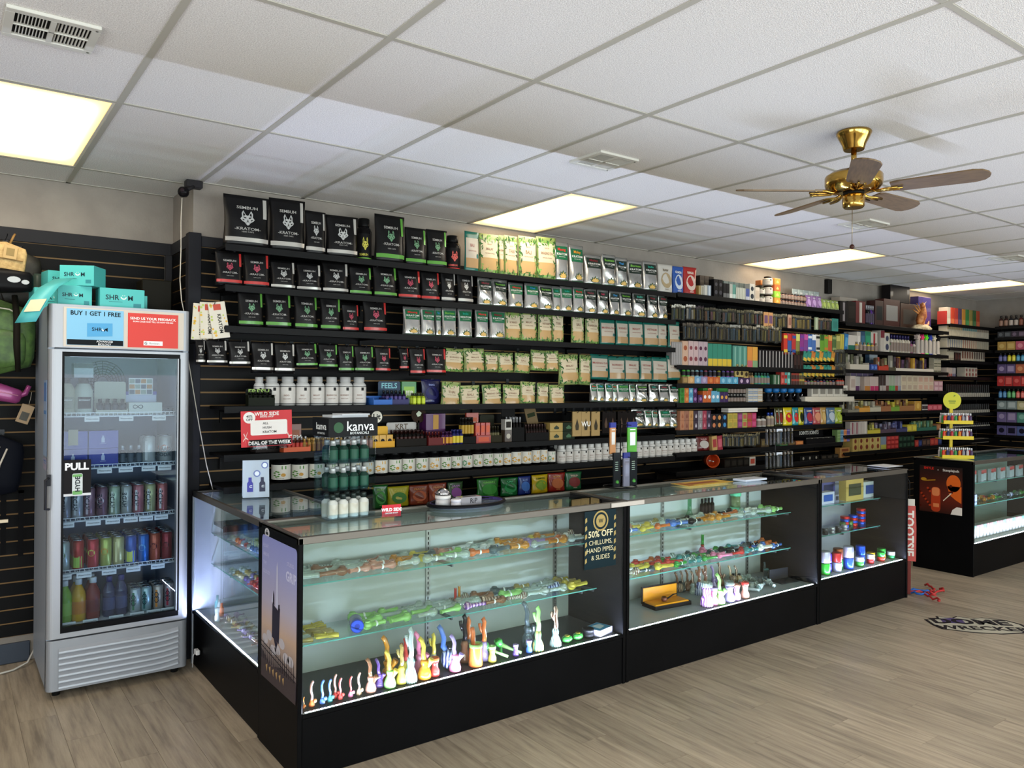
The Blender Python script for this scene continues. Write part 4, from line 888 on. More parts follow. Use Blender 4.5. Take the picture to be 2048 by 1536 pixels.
x = X6(985, cF); tray(x, 4.43, S6, .21, .13, .06, '#100e0e', '#100e0e', 0, 'long black tray of shots'); vials(x, 4.436, S6+.004, .20, .12, 8, 3, t_vial('#1a1413', '#3a2a28', '#2a1a18', .0115, .115), 'black and red shot in the long black tray', 'black red shots')
x = X6(1030, cF, 4.5); t = thing('header_card', 'tan arched header card leaning over the black tray', 'sign', (x, 4.56, S6), (-.08, -.22, 0)); ob('card', MB().prism([(-.05, .0), (.05, 0), (.05, .25), (.02, .27), (0, .31), (-.02, .27), (-.05, .25)], -.003, .003), t, mats=M('#6a5636', .5)); ob('print', MB().flat([(0, .27), (-.016, .24), (.016, .24)], -.0036).flat(rect(-.035, .17, .035, .20), -.0036), t, mats=M('#26301c', .5))
for i, c in enumerate(('#b9974a', '#1f2a1c')):
    for k in range(2): spawn(t_box(.12, .07, .062, c, '#2a3a24' if i == 0 else '#3f6a44', 'drop'), 'carton', ('tan' if i == 0 else 'dark green')+' leaf carton, %s of its stack' % ('bottom', 'top')[k], 'carton', (X6(1140 if i == 0 else 1240, cF), 4.43, S6+k*.063), 0)
for k, cx in enumerate((1328, 1400, 1482)):
    a = aty(*cF(cx, 180), 4.42); z1 = aty(*cF(cx, 95), 4.42).z
    spawn(t_box(.085, .012, .185, '#b08f52', '#3a3018', 'drop', 'WU' if k == 1 else ''), 'hang_card', 'tan hang card of leaf extract on the peg row', 'card', (a.x, 4.42, z1-.185), 0, 'tan hang cards'); hook(a.x, z1-.01, 4.405)
for k, cx in enumerate((1565, 1620, 1690, 1740, 1790)):
    a = aty(*cF(cx, 180), 4.43); z1 = aty(*cF(cx, 92), 4.43).z
    spawn(t_box(.07, .012, .17, '#17110f', '#5a4030', 'drop'), 'hang_card', 'dark brown hang card of leaf extract on the peg row', 'card', (a.x, 4.43, z1-.17), 0, 'dark hang cards'); hook(a.x, z1-.01, 4.41)
# ================================================================ the crowded right half of the back wall
SM = (4.90, 7.36); SR = (7.40, 9.58); SW = (9.62, 10.98)
for (a, b), zs, nm in ((SM, (2.345, 1.745, 1.593, 1.432, 1.205, 1.02, .86), 'papers and blister packs'), (SR, (2.235, 1.955, 1.755, 1.538, 1.315, 1.085, .91), 'boxed glassware and lighters'), (SW, (2.335, 2.19, 2.055, 1.905, 1.71, 1.465, 1.27, 1.10, .94), 'cream cartons')):
    for k, z in enumerate(zs): shelf(a, b, z, 'black wall shelf of the %s bay, %s level' % (nm, ('top', 'second', 'third', 'fourth', 'fifth', 'sixth', 'seventh', 'eighth', 'lowest')[k]))
def cM(x, y): return 1340+.17578*x, 500+.17578*y
def cN(x, y): return 1340+.17578*x, 700+.17578*y
def cR(x, y): return 1680+.11721*x, 580+.11721*y
def cS(x, y): return 1680+.11721*x, 740+.11721*y
def boxrun(crop, x0, x1, yt, z, cols, n, style, where, d=.06, gap=.06, rows=1, noun='paper_carton', y=4.42, jit=0., word='', deep=1, tilt=0.):
    """n boxes side by side between the two columns; cols = [(body, accent), ...] cycled or given per box"""
    pm = (x0+x1)/2; ym = yt+20
    Xa = aty(*crop(x0, ym), y).x; Xb = aty(*crop(x1, ym), y).x; top = aty(*crop(pm, yt), y).z
    H = round((top-z)/rows-.001, 3); Wd = round((Xb-Xa)/n*(1-gap), 3)
    if H < .01: H = .03
    for r_ in range(rows):
        for k in range(n):
            c = cols[(k*len(cols))//n] if len(cols) <= n else cols[k]
            for q in range(deep):
                h = H*(1-jit*R.random())
                spawn(t_box(Wd, d, H, c[0], c[1], style, word), noun, '%s %s %s' % (cname(c[0]), noun.replace('_', ' '), where)+('' if rows == 1 else ', %s layer' % ('lower', 'upper', 'third', 'top')[r_]), noun.split('_')[-1], (Xa+(Xb-Xa)*(k+.5)/n, y+q*(d+.002)+R.uniform(0, .012)*jit, z+.0006+r_*(H+.0006)), 0, where, (1, 1, h/H), rot=(0, tilt, 0))
def packs(crop, x0, x1, yt, yb, n, cols, where, y=4.40, gap=.08, clear=.4, tilt=.05, hooks=True):
    ym = (yt+yb)/2; Xa = aty(*crop(x0, ym), y).x; Xb = aty(*crop(x1, ym), y).x
    zt = aty(*crop((x0+x1)/2, yt), y).z; zb = aty(*crop((x0+x1)/2, yb), y).z
    for k in range(n):
        c = cols[k % len(cols)]; w = round((Xb-Xa)/n*(1-gap), 3); h = round(zt-zb, 3); x = Xa+(Xb-Xa)*(k+.5)/n; dz = R.uniform(-.008, .006)
        spawn(t_blister(c[0], c[1], w, h, 1+k % 3, clear), 'peg_pack', 'clear %s peg pack with %s card %s' % (cname(c[0]), cname(c[1]), where), 'packet', (x, y+.012, zb+dz), 0, where, rot=(0, R.uniform(-tilt, tilt), R.uniform(-.2, .1)))
        if hooks: hook(x, zt+dz-.008, y)
# ---- papers bay, top shelf
T = 2.345
boxrun(cM, 325, 385, 405, T, [('#9a7a3a', '#c9b98a'), ('#c8c2b0', '#8a8474')], 2, 'stripe', 'next to the red mushroom pouch on the papers top shelf')
boxrun(cM, 388, 470, 400, T, [('#b9b4a8', '#e0dccf'), ('#9aa8b8', '#d0d8e0')], 2, 'stripe', 'beside the tan carton on the top shelf')
boxrun(cM, 340, 500, 295, T, [('#3a2a22', '#5a4a3a'), ('#141212', '#3a2a24')], 3, 'panel', 'tall, at the back of the papers top shelf', y=4.53)
boxrun(cM, 500, 602, 335, T, [('#121113', '#3a3a44')], 2, 'spots', 'tall, at the front of the papers top shelf')
boxrun(cM, 606, 750, 385, T, [('#1b1a1c', '#6a6a6a'), ('#b7b9ac', '#e0e0d4'), ('#4f9a8a', '#bcd8cc')], 4, 'base', 'in the book-like row on top')
boxrun(cM, 752, 862, 430, T, [('#b9bba8', '#e2e2d4')], 6, 'stripe', 'thin, in the book-like row on top')
boxrun(cM, 864, 905, 440, T, [('#4a5aa0', '#c8c8d4')], 2, 'base', 'thin, in the book-like row on top')
boxrun(cM, 610, 900, 368, T, [('#6a7a74', '#8a9a92')], 5, 'panel', 'behind the book-like row', y=4.54)
boxrun(cM, 906, 966, 385, T, [('#d3cdbf', '#26303a')], 1, 'spots', 'with dark marks on the top shelf')
boxrun(cM, 968, 1022, 425, T, [('#dccbb6', '#c4b09a')], 1, 'panel', 'plain, on the top shelf')
def jarstack(crop, x0, x1, yt, z, n, body, lid, where, y=4.44, lab='#c9c0b4'):
    Xa = aty(*crop(x0, yt+50), y).x; Xb = aty(*crop(x1, yt+50), y).x; top = aty(*crop((x0+x1)/2, yt), y).z; h = (top-z)/n; s = (Xb-Xa)/.07*.80
    for k in range(n): spawn(t_jar(body, lid, lab, 'plain', k), 'supplement_jar', '%s jar with %s lid %s, %s' % (cname(body), cname(lid), where, ('lowest of its stack', 'second of its stack', 'third of its stack')[k]), 'jar', ((Xa+Xb)/2, y+.03, z+.0005+k*h), -.7, where, (s, s, h/.13*.995))
jarstack(cM, 1098, 1185, 300, T, 3, '#cfc6ba', '#2a2018', 'on the top shelf')
jarstack(cM, 1030, 1098, 410, T, 2, '#5a5f4c', '#2a2622', 'next to the tall white jars', y=4.45)
boxrun(cM, 1030, 1090, 345, aty(*cM(1060, 402), 4.55).z, [('#d07a3a', '#e09a5a')], 1, 'panel', 'balanced behind the jars', y=4.55); boxrun(cM, 1030, 1090, 405, T, [('#5a5040', '#6a6050')], 1, 'panel', 'under the orange carton behind the jars', y=4.55)
for k, c in enumerate(('#d9922a', '#8ed030', '#d9602a', '#d98a2a')):
    Xa = aty(*cM(1190, 450), 4.42).x; Xb = aty(*cM(1257, 450), 4.42).x
    spawn(t_box(round(Xb-Xa, 3), .08, .059, c, '#f0c060', 'drop'), 'carton', 'cube carton in a bright column on the top shelf, %s' % ('orange, bottom', 'lime, second', 'red orange, third', 'orange, top')[k], 'carton', ((Xa+Xb)/2, 4.42, T+.0006+k*.0596))
def smalljars(crop, x0, x1, n, rows, z, body, lid, where, s=.75, y=4.43, hh=.06, name='small_jar'):
    Xa = aty(*crop(x0, 500), y).x; Xb = aty(*crop(x1, 500), y).x
    for r_ in range(rows):
        for k in range(n):
            spawn(t_vial(body[k % len(body)], lid, '#7a6a60', .026, hh), name, '%s small jar %s%s' % (cname(body[k % len(body)]), where, '' if rows == 1 else (', lower layer', ', upper layer', ', third layer')[r_]), 'jar', (Xa+(Xb-Xa)*(k+.5)/n, y+.03, z+.0005+r_*(hh+.0005)), 0, where, (s, s, 1))
smalljars(cM, 1260, 1575, 9, 2, T, ['#6a4a40', '#7a5a4c', '#5a4038'], '#3a3230', 'in the brown double row on the top shelf', .8)
T_snack = [t_pouch(c, p_, 'CHIPS', '#e0e0e0', 5+k, .10, .13, .04) for k, (c, p_) in enumerate((('#8f9a9a', '#3a5a9a'), ('#9aa4a0', '#4a4a7a'), ('#7a5a8a', '#b090c0'), ('#7a8a4a', '#a8b860')))]
for k in range(5): q = aty(*cM(1430+k*62, 495), 4.54); spawn(T_snack[k % 2][0], 'snack_bag', 'clear and blue snack bag behind the brown jars', 'bag', (q.x, 4.55, 2.3455), 0, 'clear snack bags', (.9, 1, 1.45))
for k in range(3): q = aty(*cM(1590+k*60, 600), 4.43); spawn(T_snack[2][0], 'snack_bag', 'purple snack bag after the brown jars', 'bag', (q.x, 4.45, 2.3455), 0, 'purple snack bags', (.85, 1, .95))
for k in range(4): q = aty(*cM(1765+k*48, 600), 4.43); spawn(T_snack[3][0], 'snack_bag', 'green snack bag at the end of the top shelf', 'bag', (q.x, 4.45, 2.3455), 0, 'green snack bags', (.7, 1, .8))
q = aty(*cM(1815, 420), 4.66); tag(ob('wall_speaker', MB().box((-.035, -.05, 0), (.035, 0, .15), ch=.004), None, (q.x, 4.70, q.z-.07), mats=M('#1b1918', .5)), 'small dark speaker fixed high on the wall above the snack bags', 'speaker')
# ---- peg rows
cc = [('#3f4a2a', '#b9b8ac'), ('#5a6a3a', '#c0bfb2')]; packs(cM, 25, 180, 620, 800, 4, cc, 'beside the silver bags in the upper peg row')
packs(cM, 190, 302, 625, 805, 2, [('#c9c6c0', '#bdbab2')], 'after the green ones in the upper row', clear=.15)
packs(cM, 306, 392, 640, 808, 3, [('#2f2630', '#3a3038')], 'in the upper peg row')
packs(cM, 400, 592, 660, 815, 3, [('#8a5a34', '#4a4a38'), ('#7a4a5a', '#4a4438'), ('#3a4a4a', '#4a4a40')], 'in the upper peg row')
packs(cM, 602, 768, 670, 830, 3, [('#7a5a5a', '#55503c'), ('#5a6a3a', '#55503c')], 'in the upper peg row')
packs(cM, 772, 968, 680, 850, 5, [('#5a4a34', '#5a5644'), ('#6a6a40', '#6a6650'), ('#6a4030', '#55503c')], 'in the upper peg row')
packs(cM, 972, 1062, 700, 862, 2, [('#7a3444', '#8a8270')], 'in the upper peg row')
boxrun(cM, 1066, 1174, 708, aty(*cM(1120, 872), 4.41).z, [('#c08a54', '#6a4a6a')], 2, 'panel', 'hanging in the upper peg row', d=.012, y=4.41, noun='peg_card')
packs(cM, 1180, 1342, 722, 882, 3, [('#8a7a3a', '#6a6654'), ('#9a8a44', '#6a6654')], 'in the upper peg row')
boxrun(cM, 1344, 1386, 735, aty(*cM(1365, 890), 4.41).z, [('#b08a74', '#8a5a4a')], 1, 'panel', 'narrow, hanging in the upper peg row', d=.012, y=4.41, noun='peg_card')
packs(cM, 1398, 1622, 745, 905, 4, [('#9a8438', '#6a6450'), ('#a8903a', '#6a6450')], 'near the end of the upper peg row')
boxrun(cM, 1650, 1690, 765, aty(*cM(1670, 908), 4.41).z, [('#8a9a7a', '#c0c8b0')], 1, 'stripe', 'narrow pale, hanging in the upper peg row', d=.012, y=4.41, noun='peg_card')
packs(cM, 1692, 1842, 775, 912, 3, [('#6a4440', '#7a6a5a')], 'near the end of the upper peg row')
boxrun(cM, 1845, 1918, 780, aty(*cM(1880, 925), 4.41).z, [('#2f8a7c', '#2a7a70')], 1, 'panel', 'at the end of the upper peg row', d=.03, y=4.41, noun='peg_card')
for q0, q1, n, c in ((160, 390, 6, [('#3a342e', '#4a443c'), ('#54463a', '#5a5044')]), (395, 520, 3, [('#4a3f36', '#4a443c')]), (525, 690, 4, [('#5a4a3a', '#6a6454')]), (692, 812, 2, [('#22485a', '#8a8a84')]), (825, 990, 4, [('#6a5638', '#77705e'), ('#2a4a50', '#8a8474')]), (995, 1282, 7, [('#77746a', '#b0aaa0'), ('#4a4a3a', '#8a8468'), ('#8a8434', '#7a7454'), ('#8a4a24', '#6a5a4a')])):
    packs(cM, q0, q1, 825+(q0-160)*.045, 1015+(q0-160)*.045, n, c, 'in the lower peg row')
LB = [('#c8301f', '#d8b82c'), ('#2f56a0', '#c02a2a'), ('#b82a2a', '#2a4a9a'), ('#7a7a3a', '#c8c860'), ('#8a2f86', '#6a3a9a'), ('#7a3a8a', '#c04a9a'), ('#3a6ab8', '#d8e0e8'), ('#3f6ab4', '#e0e4e8'), ('#c9c2b4', '#2a2a2a'), ('#5f9a24', '#2a5a1c'), ('#6aa02a', '#c87a24'), ('#c0502a', '#e0a040'), ('#4a6a34', '#8a9a5a'), ('#8a8a3c', '#c0b860'), ('#b0a034', '#d8c84a'), ('#1f6ab0', '#4a9ad0')]
Xs = [aty(*cM(1295+k*46, 1020), 4.42).x for k in range(17)]
for k in range(14):
    zt = aty(*cM(1295+k*46, 945+(k*2)), 4.42).z; zb = zt-.20 if k < 4 else zt-.165
    spawn(t_box(round((Xs[k+1]-Xs[k])*.9, 3), .03, round(zt-zb, 3), *LB[k], 'top' if k % 2 else 'bands'), 'lighter_card', '%s and %s hanging card in the bright end of the lower peg row' % (cname(LB[k][0]), cname(LB[k][1])), 'card', ((Xs[k]+Xs[k+1])/2, 4.42, zb), 0, 'bright hanging cards', rot=(0, R.uniform(-.03, .03), 0)); hook((Xs[k]+Xs[k+1])/2, zt-.006, 4.41)
# ---- third level boxes
T = 1.745
boxrun(cM, 20, 138, 1045, T, [('#8f8a88', '#b0aaa8')], 6, 'stripe', 'at the teal pouch end of the pastel carton row')
boxrun(cM, 140, 210, 1035, T, [('#cfa58a', '#a8502c')], 1, 'spots', 'in the pastel carton row')
boxrun(cM, 212, 432, 1038, T, [('#c8a9a8', '#8a3a44'), ('#b8a0a8', '#5a2a44')], 4, 'spots', 'in the pastel carton row')
boxrun(cM, 433, 702, 1068, T-.005+.0055, [('#2c8a70', '#d8b428')], 5, 'base', 'with a yellow foot in the third level row')
boxrun(cM, 715, 878, 1090, T, [('#4a8f80', '#7ab0a0')], 3, 'stripe', 'plain, after the yellow footed cartons')
boxrun(cM, 880, 1000, 1100, T, [('#d98a30', '#c85a6a'), ('#d99a34', '#7aa070')], 2, 'base', 'bright, after the teal cartons')
boxrun(cM, 1005, 1405, 1140, T, [('#141012', '#a9a6a4')], 11, 'stripe', 'with a silver pen in the third level row')
boxrun(cM, 1408, 1520, 1150, T, [('#231615', '#3a2420')], 3, 'panel', 'dark, at the end of the pen cartons')
for row, (yt, yb) in enumerate(((1140, 1262), (1300, 1435))):
    for k in range(8):
        c = ('#2a8a78', '#2a8a78', '#c8702a', '#2a8a78', '#d08a2c', '#2a8a78', '#2f9080', '#c8802a')[k]
        a = aty(*cM(1545+k*45, yt+12), 4.40); b = aty(*cM(1545+k*45, yb), 4.40)
        spawn(t_box(.055, .03, round(a.z-b.z, 3), c, '#d8b030', 'base'), 'vape_card', '%s slanted vape card with yellow foot in the %s slanted row' % (cname(c), ('upper', 'lower')[row]), 'card', (a.x, 4.41, b.z), 0, 'slanted vape cards', rot=(0, .28, 0)); hook(a.x+.015, a.z-.02, 4.40)
packs(cM, 1885, 2010, 1130, 1290, 3, [('#3a3a34', '#5a5a50')], 'beside the slanted cards'); packs(cM, 1885, 2010, 1300, 1430, 3, [('#4a443a', '#5a5a50')], 'below, beside the slanted cards')
# ---- devices and small cartons
VC = ['#4f9a3a', '#5aa85a', '#8a9a92', '#8ab0b8', '#4a6a90', '#8a4a5a', '#5a5a7a', '#6a6a80', '#8a8a3a', '#5a5488', '#7a4a90', '#8a5aa0']
for k, c in enumerate(VC):
    a = aty(*cN(165+k*50, 140), 4.42); spawn(t_vial(c, '#26242a', '#2a262a', .017, .075), 'vape_pen', '%s vape device hanging in the little row' % cname(c), 'vape', (a.x, 4.43, 1.655), 0, 'little vape devices'); hook(a.x, 1.728, 4.42)
boxrun(cN, 745, 842, 160, 1.66, [('#c8ac5c', '#3a2a1c')], 2, 'spots', 'with dark dots beside the vape devices', y=4.42, d=.03, noun='peg_card'); boxrun(cN, 845, 896, 170, 1.65, [('#b89a50', '#3a2a1c')], 1, 'spots', 'narrow, with dark dots beside the vape devices', y=4.42, d=.03, noun='peg_card')
for k in range(3): hook(aty(*cN(770+k*50, 170), 4.42).x, 1.73, 4.415)
T = 1.593
boxrun(cN, 145, 205, 300, T, [('#8a6a3a', '#a8844a')], 1, 'panel', 'at the silver bag end of the small carton row')
boxrun(cN, 206, 778, 303, T, [('#d09a5a', '#e0b070'), ('#6aa0c8', '#a0c4dc'), ('#9a86b0', '#b8a8c8'), ('#d05a24', '#e08040'), ('#d05a24', '#e08040'), ('#4fa0c4', '#8ac4dc'), ('#4fa0c4', '#8ac4dc'), ('#45a0c8', '#8ac4dc')], 8, 'spot', 'in the small carton row')
boxrun(cN, 780, 915, 315, T, [('#3a1f4a', '#c8a8c8')], 2, 'spot', 'in the small carton row')
smalljars(cN, 920, 975, 2, 1, T, ['#8a6a44', '#9a7a50'], '#5a4a34', 'tall, after the purple cartons', .7, hh=.11, name='tall_bottle'); smalljars(cN, 985, 1155, 5, 1, T, ['#3a8a6a', '#3a7a8a', '#4a9a5a'], '#2a4a44', 'tall, in the green group', .8, hh=.11, name='tall_bottle')
boxrun(cN, 1175, 1255, 280, T, [('#2a5a34', '#b0b8a8')], 2, 'stripe', 'slim, after the green bottles')
boxrun(cN, 1265, 1370, 212, T, [('#c0302a', '#e06a5a'), ('#b0302a', '#4aa0a0'), ('#3a9a8a', '#8ad0c0')], 3, 'panel', 'in the red and teal stack', rows=2)
boxrun(cN, 1380, 1530, 262, T, [('#4a2a24', '#a83a2a'), ('#5a4a2a', '#b89a3a')], 5, 'top', 'dim, beside the red stack', rows=2)
smalljars(cN, 1545, 1900, 10, 1, T, ['#b0503a', '#4a2a5a', '#5a7a3a', '#8a4a3a', '#3a3a5a'], '#3a343a', 'low, in the mixed bottle row', .8, hh=.055); smalljars(cN, 1920, 2000, 3, 1, T, ['#b8382a'], '#2a1a18', 'bright red, at the end of the level', .8, hh=.07)
# ---- cube cartons
T = 1.432
cub = [('#2c8a2c', '#1f6a1f'), ('#d06a24', '#e09a4a'), ('#4a9ac0', '#9ad0e0'), ('#4a1f5a', '#a070b0')]
boxrun(cN, 118, 312, 420, T, cub, 4, 'spot', 'in the bright cube stack', rows=2)
boxrun(cN, 325, 372, 510, T, [('#4a1f5a', '#a070b0')], 1, 'spot', 'single, between the cube stacks')
boxrun(cN, 375, 566, 465, T, [('#d05a20', '#f0f0f0'), ('#5aa8cc', '#f0f0f0')], 4, 'spot', 'in the tall cube group'); boxrun(cN, 380, 485, 395, aty(*cN(470, 463), 4.42).z, [('#1f7a24', '#2f9a34'), ('#d05a2a', '#f0c0a0')], 2, 'spot', 'on top of the tall cube group')
boxrun(cN, 568, 664, 478, T, [('#3a1f5a', '#e0a03a')], 2, 'spot', 'beside the tall cube group'); boxrun(cN, 530, 668, 395, aty(*cN(600, 477), 4.42).z, [('#1c6a24', '#2a8a34')], 1, 'panel', 'lying on the purple cubes', d=.05)
smalljars(cN, 675, 885, 6, 2, T, ['#1a1817', '#22201e'], '#77746f', 'black, in the double jar row', .8, hh=.075)
boxrun(cN, 890, 1056, 425, T, [('#c8c2b4', '#6a88b0'), ('#c8c2b4', '#b08a5a')], 3, 'bands', 'white cased, in the three high stack', rows=3)
Xd = [aty(*cN(1145+k*85, 470), 4.44).x for k in range(6)]
dm_ = [('torch_base', MB().lathe([(.032, 0), (.032, .02), (.018, .03), (.016, .075), (.024, .09)], 14).mesh('torch_base', M('#1a1a1e', .3))), ('blue_dome', MB().lathe([(.028, .088), (.036, .10), (.036, .125), (.024, .145), (.0, .15)], 14).mesh('blue_dome', M('#1f68a8', .25))), ('nozzle', MB().tube([(0, -.03, .045), (0, -.045, .06), (0, -.05, .075)], .005, 8).mesh('nozzle', M('#b9b9bc', .25, .9)))]
for k in range(5): spawn(dm_, 'torch_lighter', 'blue domed torch lighter in the row on the dark level', 'lighter', (Xd[k], 4.47, T), 0, 'blue torch lighters')
boxrun(cN, 1612, 2022, 402, T+.05, [('#cfc7b8', '#8a8478')], 5, 'panel', 'square, in the slanted white display', d=.05); 
x = (aty(*cN(1612, 500), 4.42).x+aty(*cN(2030, 500), 4.42).x)/2; t = thing('display_tray', 'long white slanted carton tray at the end of the torch level', 'display box', (x, 4.42, T)); ob('tray', MB().box((-.43, 0, 0), (.43, .10, .049)).prism([(-.43, 0), (.43, 0), (.43, .004), (-.43, .004)], -.06, 0), t, mats=M('#bdb6a8', .45))
# ---- tall cartons and bright bags
T = 1.205
boxrun(cN, 118, 268, 690, T, [('#c07a54', '#a85a3a'), ('#a86a50', '#8a4a3a'), ('#c88a4a', '#a86a34')], 3, 'drop', 'in the two high peach stack', rows=2)
boxrun(cN, 272, 468, 690, T, [('#3a2a3a', '#c0b8c0'), ('#8a8488', '#b0aab0'), ('#a8344a', '#d07a88'), ('#3a2a44', '#a8a0b8')], 4, 'drop', 'in the two high dark and pink stack', rows=2)
boxrun(cN, 472, 652, 725, T, [('#1c1a20', '#d0764a'), ('#1c1a20', '#d08a44'), ('#1a2030', '#3a8ac8')], 3, 'spot', 'with one big dot, two high', rows=2)
boxrun(cN, 660, 985, 715, T, [('#c8a83a', '#a89a3a'), ('#8a3a6a', '#b0508a'), ('#a8a84a', '#c85a4a'), ('#b0502a', '#c83a5a'), ('#c02a5a', '#d04a7a')], 6, 'panel', 'under a white lid, two high', rows=2)
for k in range(2): q0 = aty(*cN(655, 700), 4.41); q1 = aty(*cN(988, 700), 4.41); tag(ob('white_tray_lid', MB().box((0, 0, 0), (q1.x-q0.x, .08, .018), ch=.002), None, (q0.x, 4.40 if k else 4.40, aty(*cN(820, 712), 4.41).z+.004+k*.019), mats=M('#cfcac2', .45)), ('lower' if k == 0 else 'upper')+' white carton lid on the bright two high stack', 'lid')
smalljars(cN, 1010, 1110, 2, 1, T, ['#b9b4ac'], '#1a1a1a', 'white with black lid, before the bags', 1.2, hh=.10); smalljars(cN, 1130, 1205, 2, 1, T, ['#a89a7a'], '#1f3a8a', 'with blue lid, before the bags', .9, hh=.13)
BG = [('#3a3a18', '#7a1c18', 1220, 1268), ('#3a3a1a', '#7a1c18', 1268, 1312), ('#cdb81c', '#c02a24', 1320, 1422), ('#2f8f98', '#c02a24', 1425, 1492), ('#b0a81c', '#1f2a1c', 1496, 1552), ('#26407a', '#a83040', 1562, 1652), ('#a84a4a', '#d08a6a', 1658, 1742), ('#b08a4a', '#c8a86a', 1746, 1806), ('#4a6a88', '#b0b8c0', 1815, 1905), ('#8a9a2c', '#a8b84a', 1908, 1985)]
for n, (b, p_, x0, x1) in enumerate(BG):
    put(t_pouch(b, p_, ('CHEW', 'GUMMY', 'CANDY', 'SOUR')[n % 4], '#efe6c8', n, .10, .15, .04), (x0, x1, 655, 840), cN, 4.43, T, '%s and %s candy bag on the bright bag level' % (cname(b), cname(p_)), 'bag', 'candy_bag', 'candy bags')
# ---- low levels of the papers bay
T = 1.02
put(t_pouch('#5a1a18', '#b0a8a0', 'WILD', '#d8a0a0', 4), (340, 475, 985, 1155), cN, 4.43, T, 'maroon foil pouch on the low papers level', 'pouch', 'foil_pouch', None)
boxrun(cN, 484, 606, 975, T, [('#c89a54', '#b03a3a'), ('#a82f3f', '#d05a6a')], 2, 'panel', 'leaning on the low papers level', tilt=-.1)
packs(cN, 612, 1035, 955, 1100, 9, [('#8a7a34', '#7a7050'), ('#6a5a3a', '#5a5444')], 'in the low peg row')
boxrun(cN, 1040, 1130, 1010, T, [('#4a3a20', '#6a5a34')], 2, 'panel', 'brown, behind the wire rack')
boxrun(cN, 1250, 1520, 1040, T, [('#2f6a3a', '#5a5a2a'), ('#3a2a22', '#7a5a2a'), ('#b0602c', '#c87a3a')], 3, 'panel', 'low, near the black display')
x = aty(*cN(1700, 1000), 4.45).x; tray(x, 4.43, T, .50, .14, .05, '#100f10', '#0e0d0e', .12, 'wide black display box with white lettering', 'JOINTS JOINTS', '#c8c4bc')
for k in range(5): spawn(t_box(.07, .05, .05, '#b9b2a2', '#2a2622', 'top'), 'carton', 'white and black carton in the wide black display', 'carton', (x-.19+k*.095, 4.44, T+.0045), 0, 'white and black cartons')
boxrun(cN, 1905, 2048, 905, T, [('#6a8a4a', '#8aa86a'), ('#4a7a9a', '#7aa0b8'), ('#c06a34', '#d08a54'), ('#5a4a8a', '#8a7ab0')], 4, 'bands', 'beyond the black display', rows=2)
T = .86
t = thing('orange_cup', 'orange cup shaped tub lying open on the lowest papers shelf', 'tub', (aty(*cN(540, 1230), 4.45).x, 4.52, T+.062), (PI/2, 0, -.5))
ob('tub', MB().lathe([(.045, -.09), (.058, 0), (.062, .04), (.062, .045), (.054, .045), (.05, 0), (.04, -.08)], 20), t, mats=M('#c84a1a', .4)); ob('contents', MB().box((-.03, -.004, -.06), (-.015, .004, .03)).box((.0, -.01, -.06), (.012, -.002, .035)), t, mats=M('#c8c0b8', .5))
boxrun(cN, 620, 905, 1235, T, [('#17130f', '#2a2620')], 4, 'panel', 'dark, on the lowest papers shelf'); boxrun(cN, 905, 975, 1215, T, [('#b9b0a2', '#b0402c')], 1, 'panel', 'white and red, on the lowest papers shelf'); boxrun(cN, 1480, 1700, 1200, T, [('#121110', '#8a8478')], 3, 'spot', 'black, on the lowest papers shelf'); boxrun(cN, 1720, 1920, 1190, T, [('#16120f', '#3a322a')], 3, 'panel', 'black, taller, on the lowest papers shelf')
boxrun(cN, 1935, 2048, 1110, T, [('#b07a3a', '#7a3a1c')], 1, 'panel', 'tan, stacked on the lowest papers shelf', rows=2)
# ================================================================ glassware bay, carton bay and the right wall
def bx(crop, x0, x1, yt, z, col, acc, style, label, y=4.43, d=.10, name='gift_carton', cat='carton', word=''):
    Xa = aty(*crop(x0, yt+40), y).x; Xb = aty(*crop(x1, yt+40), y).x; top = aty(*crop((x0+x1)/2, yt), y).z
    return spawn(t_box(round(Xb-Xa, 3), d, round(top-z-.001, 3), col, acc, style, word), name, label, cat, ((Xa+Xb)/2, y, z+.0006))
T = 2.235
bx(cR, 0, 300, 130, T, '#a59a8c', '#b5aa9c', 'panel', 'plain white long carton at the back of the glassware top shelf', 4.55, .1)
bx(cR, 2, 132, 190, T, '#120f10', '#8a7f80', 'stripe', 'black gift carton with a pale figure on the glassware top shelf')
bx(cR, 134, 272, 195, T, '#1b1512', '#2a2420', 'panel', 'black brown gift carton on the glassware top shelf')
bx(cR, 276, 432, 190, T, '#6a1c1e', '#c0b8ac', 'stripe', 'dark red gift carton with a white bottle print', d=.09)
for k, c in enumerate(('#101012', '#1a1a22', '#4a2a7a', '#2a1a3a')):
    q = aty(*cR(465+k*36, 400), 4.45); spawn(t_vial(c, '#8a8a90', '#3a3040', .02, .21), 'tall_bottle', '%s tall bottle among the gift cartons' % cname(c), 'bottle', (q.x, 4.46, T+.0005), 0, 'tall gift bottles')
bx(cR, 604, 742, 180, T, '#3a1a17', '#23292a', 'panel', 'maroon gift carton with a dark print'); bx(cR, 752, 1022, 160, T, '#4a1f1a', '#8f8a86', 'panel', 'wide maroon gift carton with a grey glass print')
bx(cR, 1035, 1362, 240, T, '#4a3228', '#4a4640', 'panel', 'brown and grey gift carton under the black one', 4.545); Xa = aty(*cR(1035, 150), 4.43).x; Xb = aty(*cR(1362, 150), 4.43).x
spawn(t_box(round(Xb-Xa, 3), .10, .20, '#171214', '#1f191a', 'panel'), 'carton', 'black gift carton stacked on the brown and grey one', 'carton', ((Xa+Xb)/2, 4.545, aty(*cR(1200, 238), 4.545).z+.001)); 
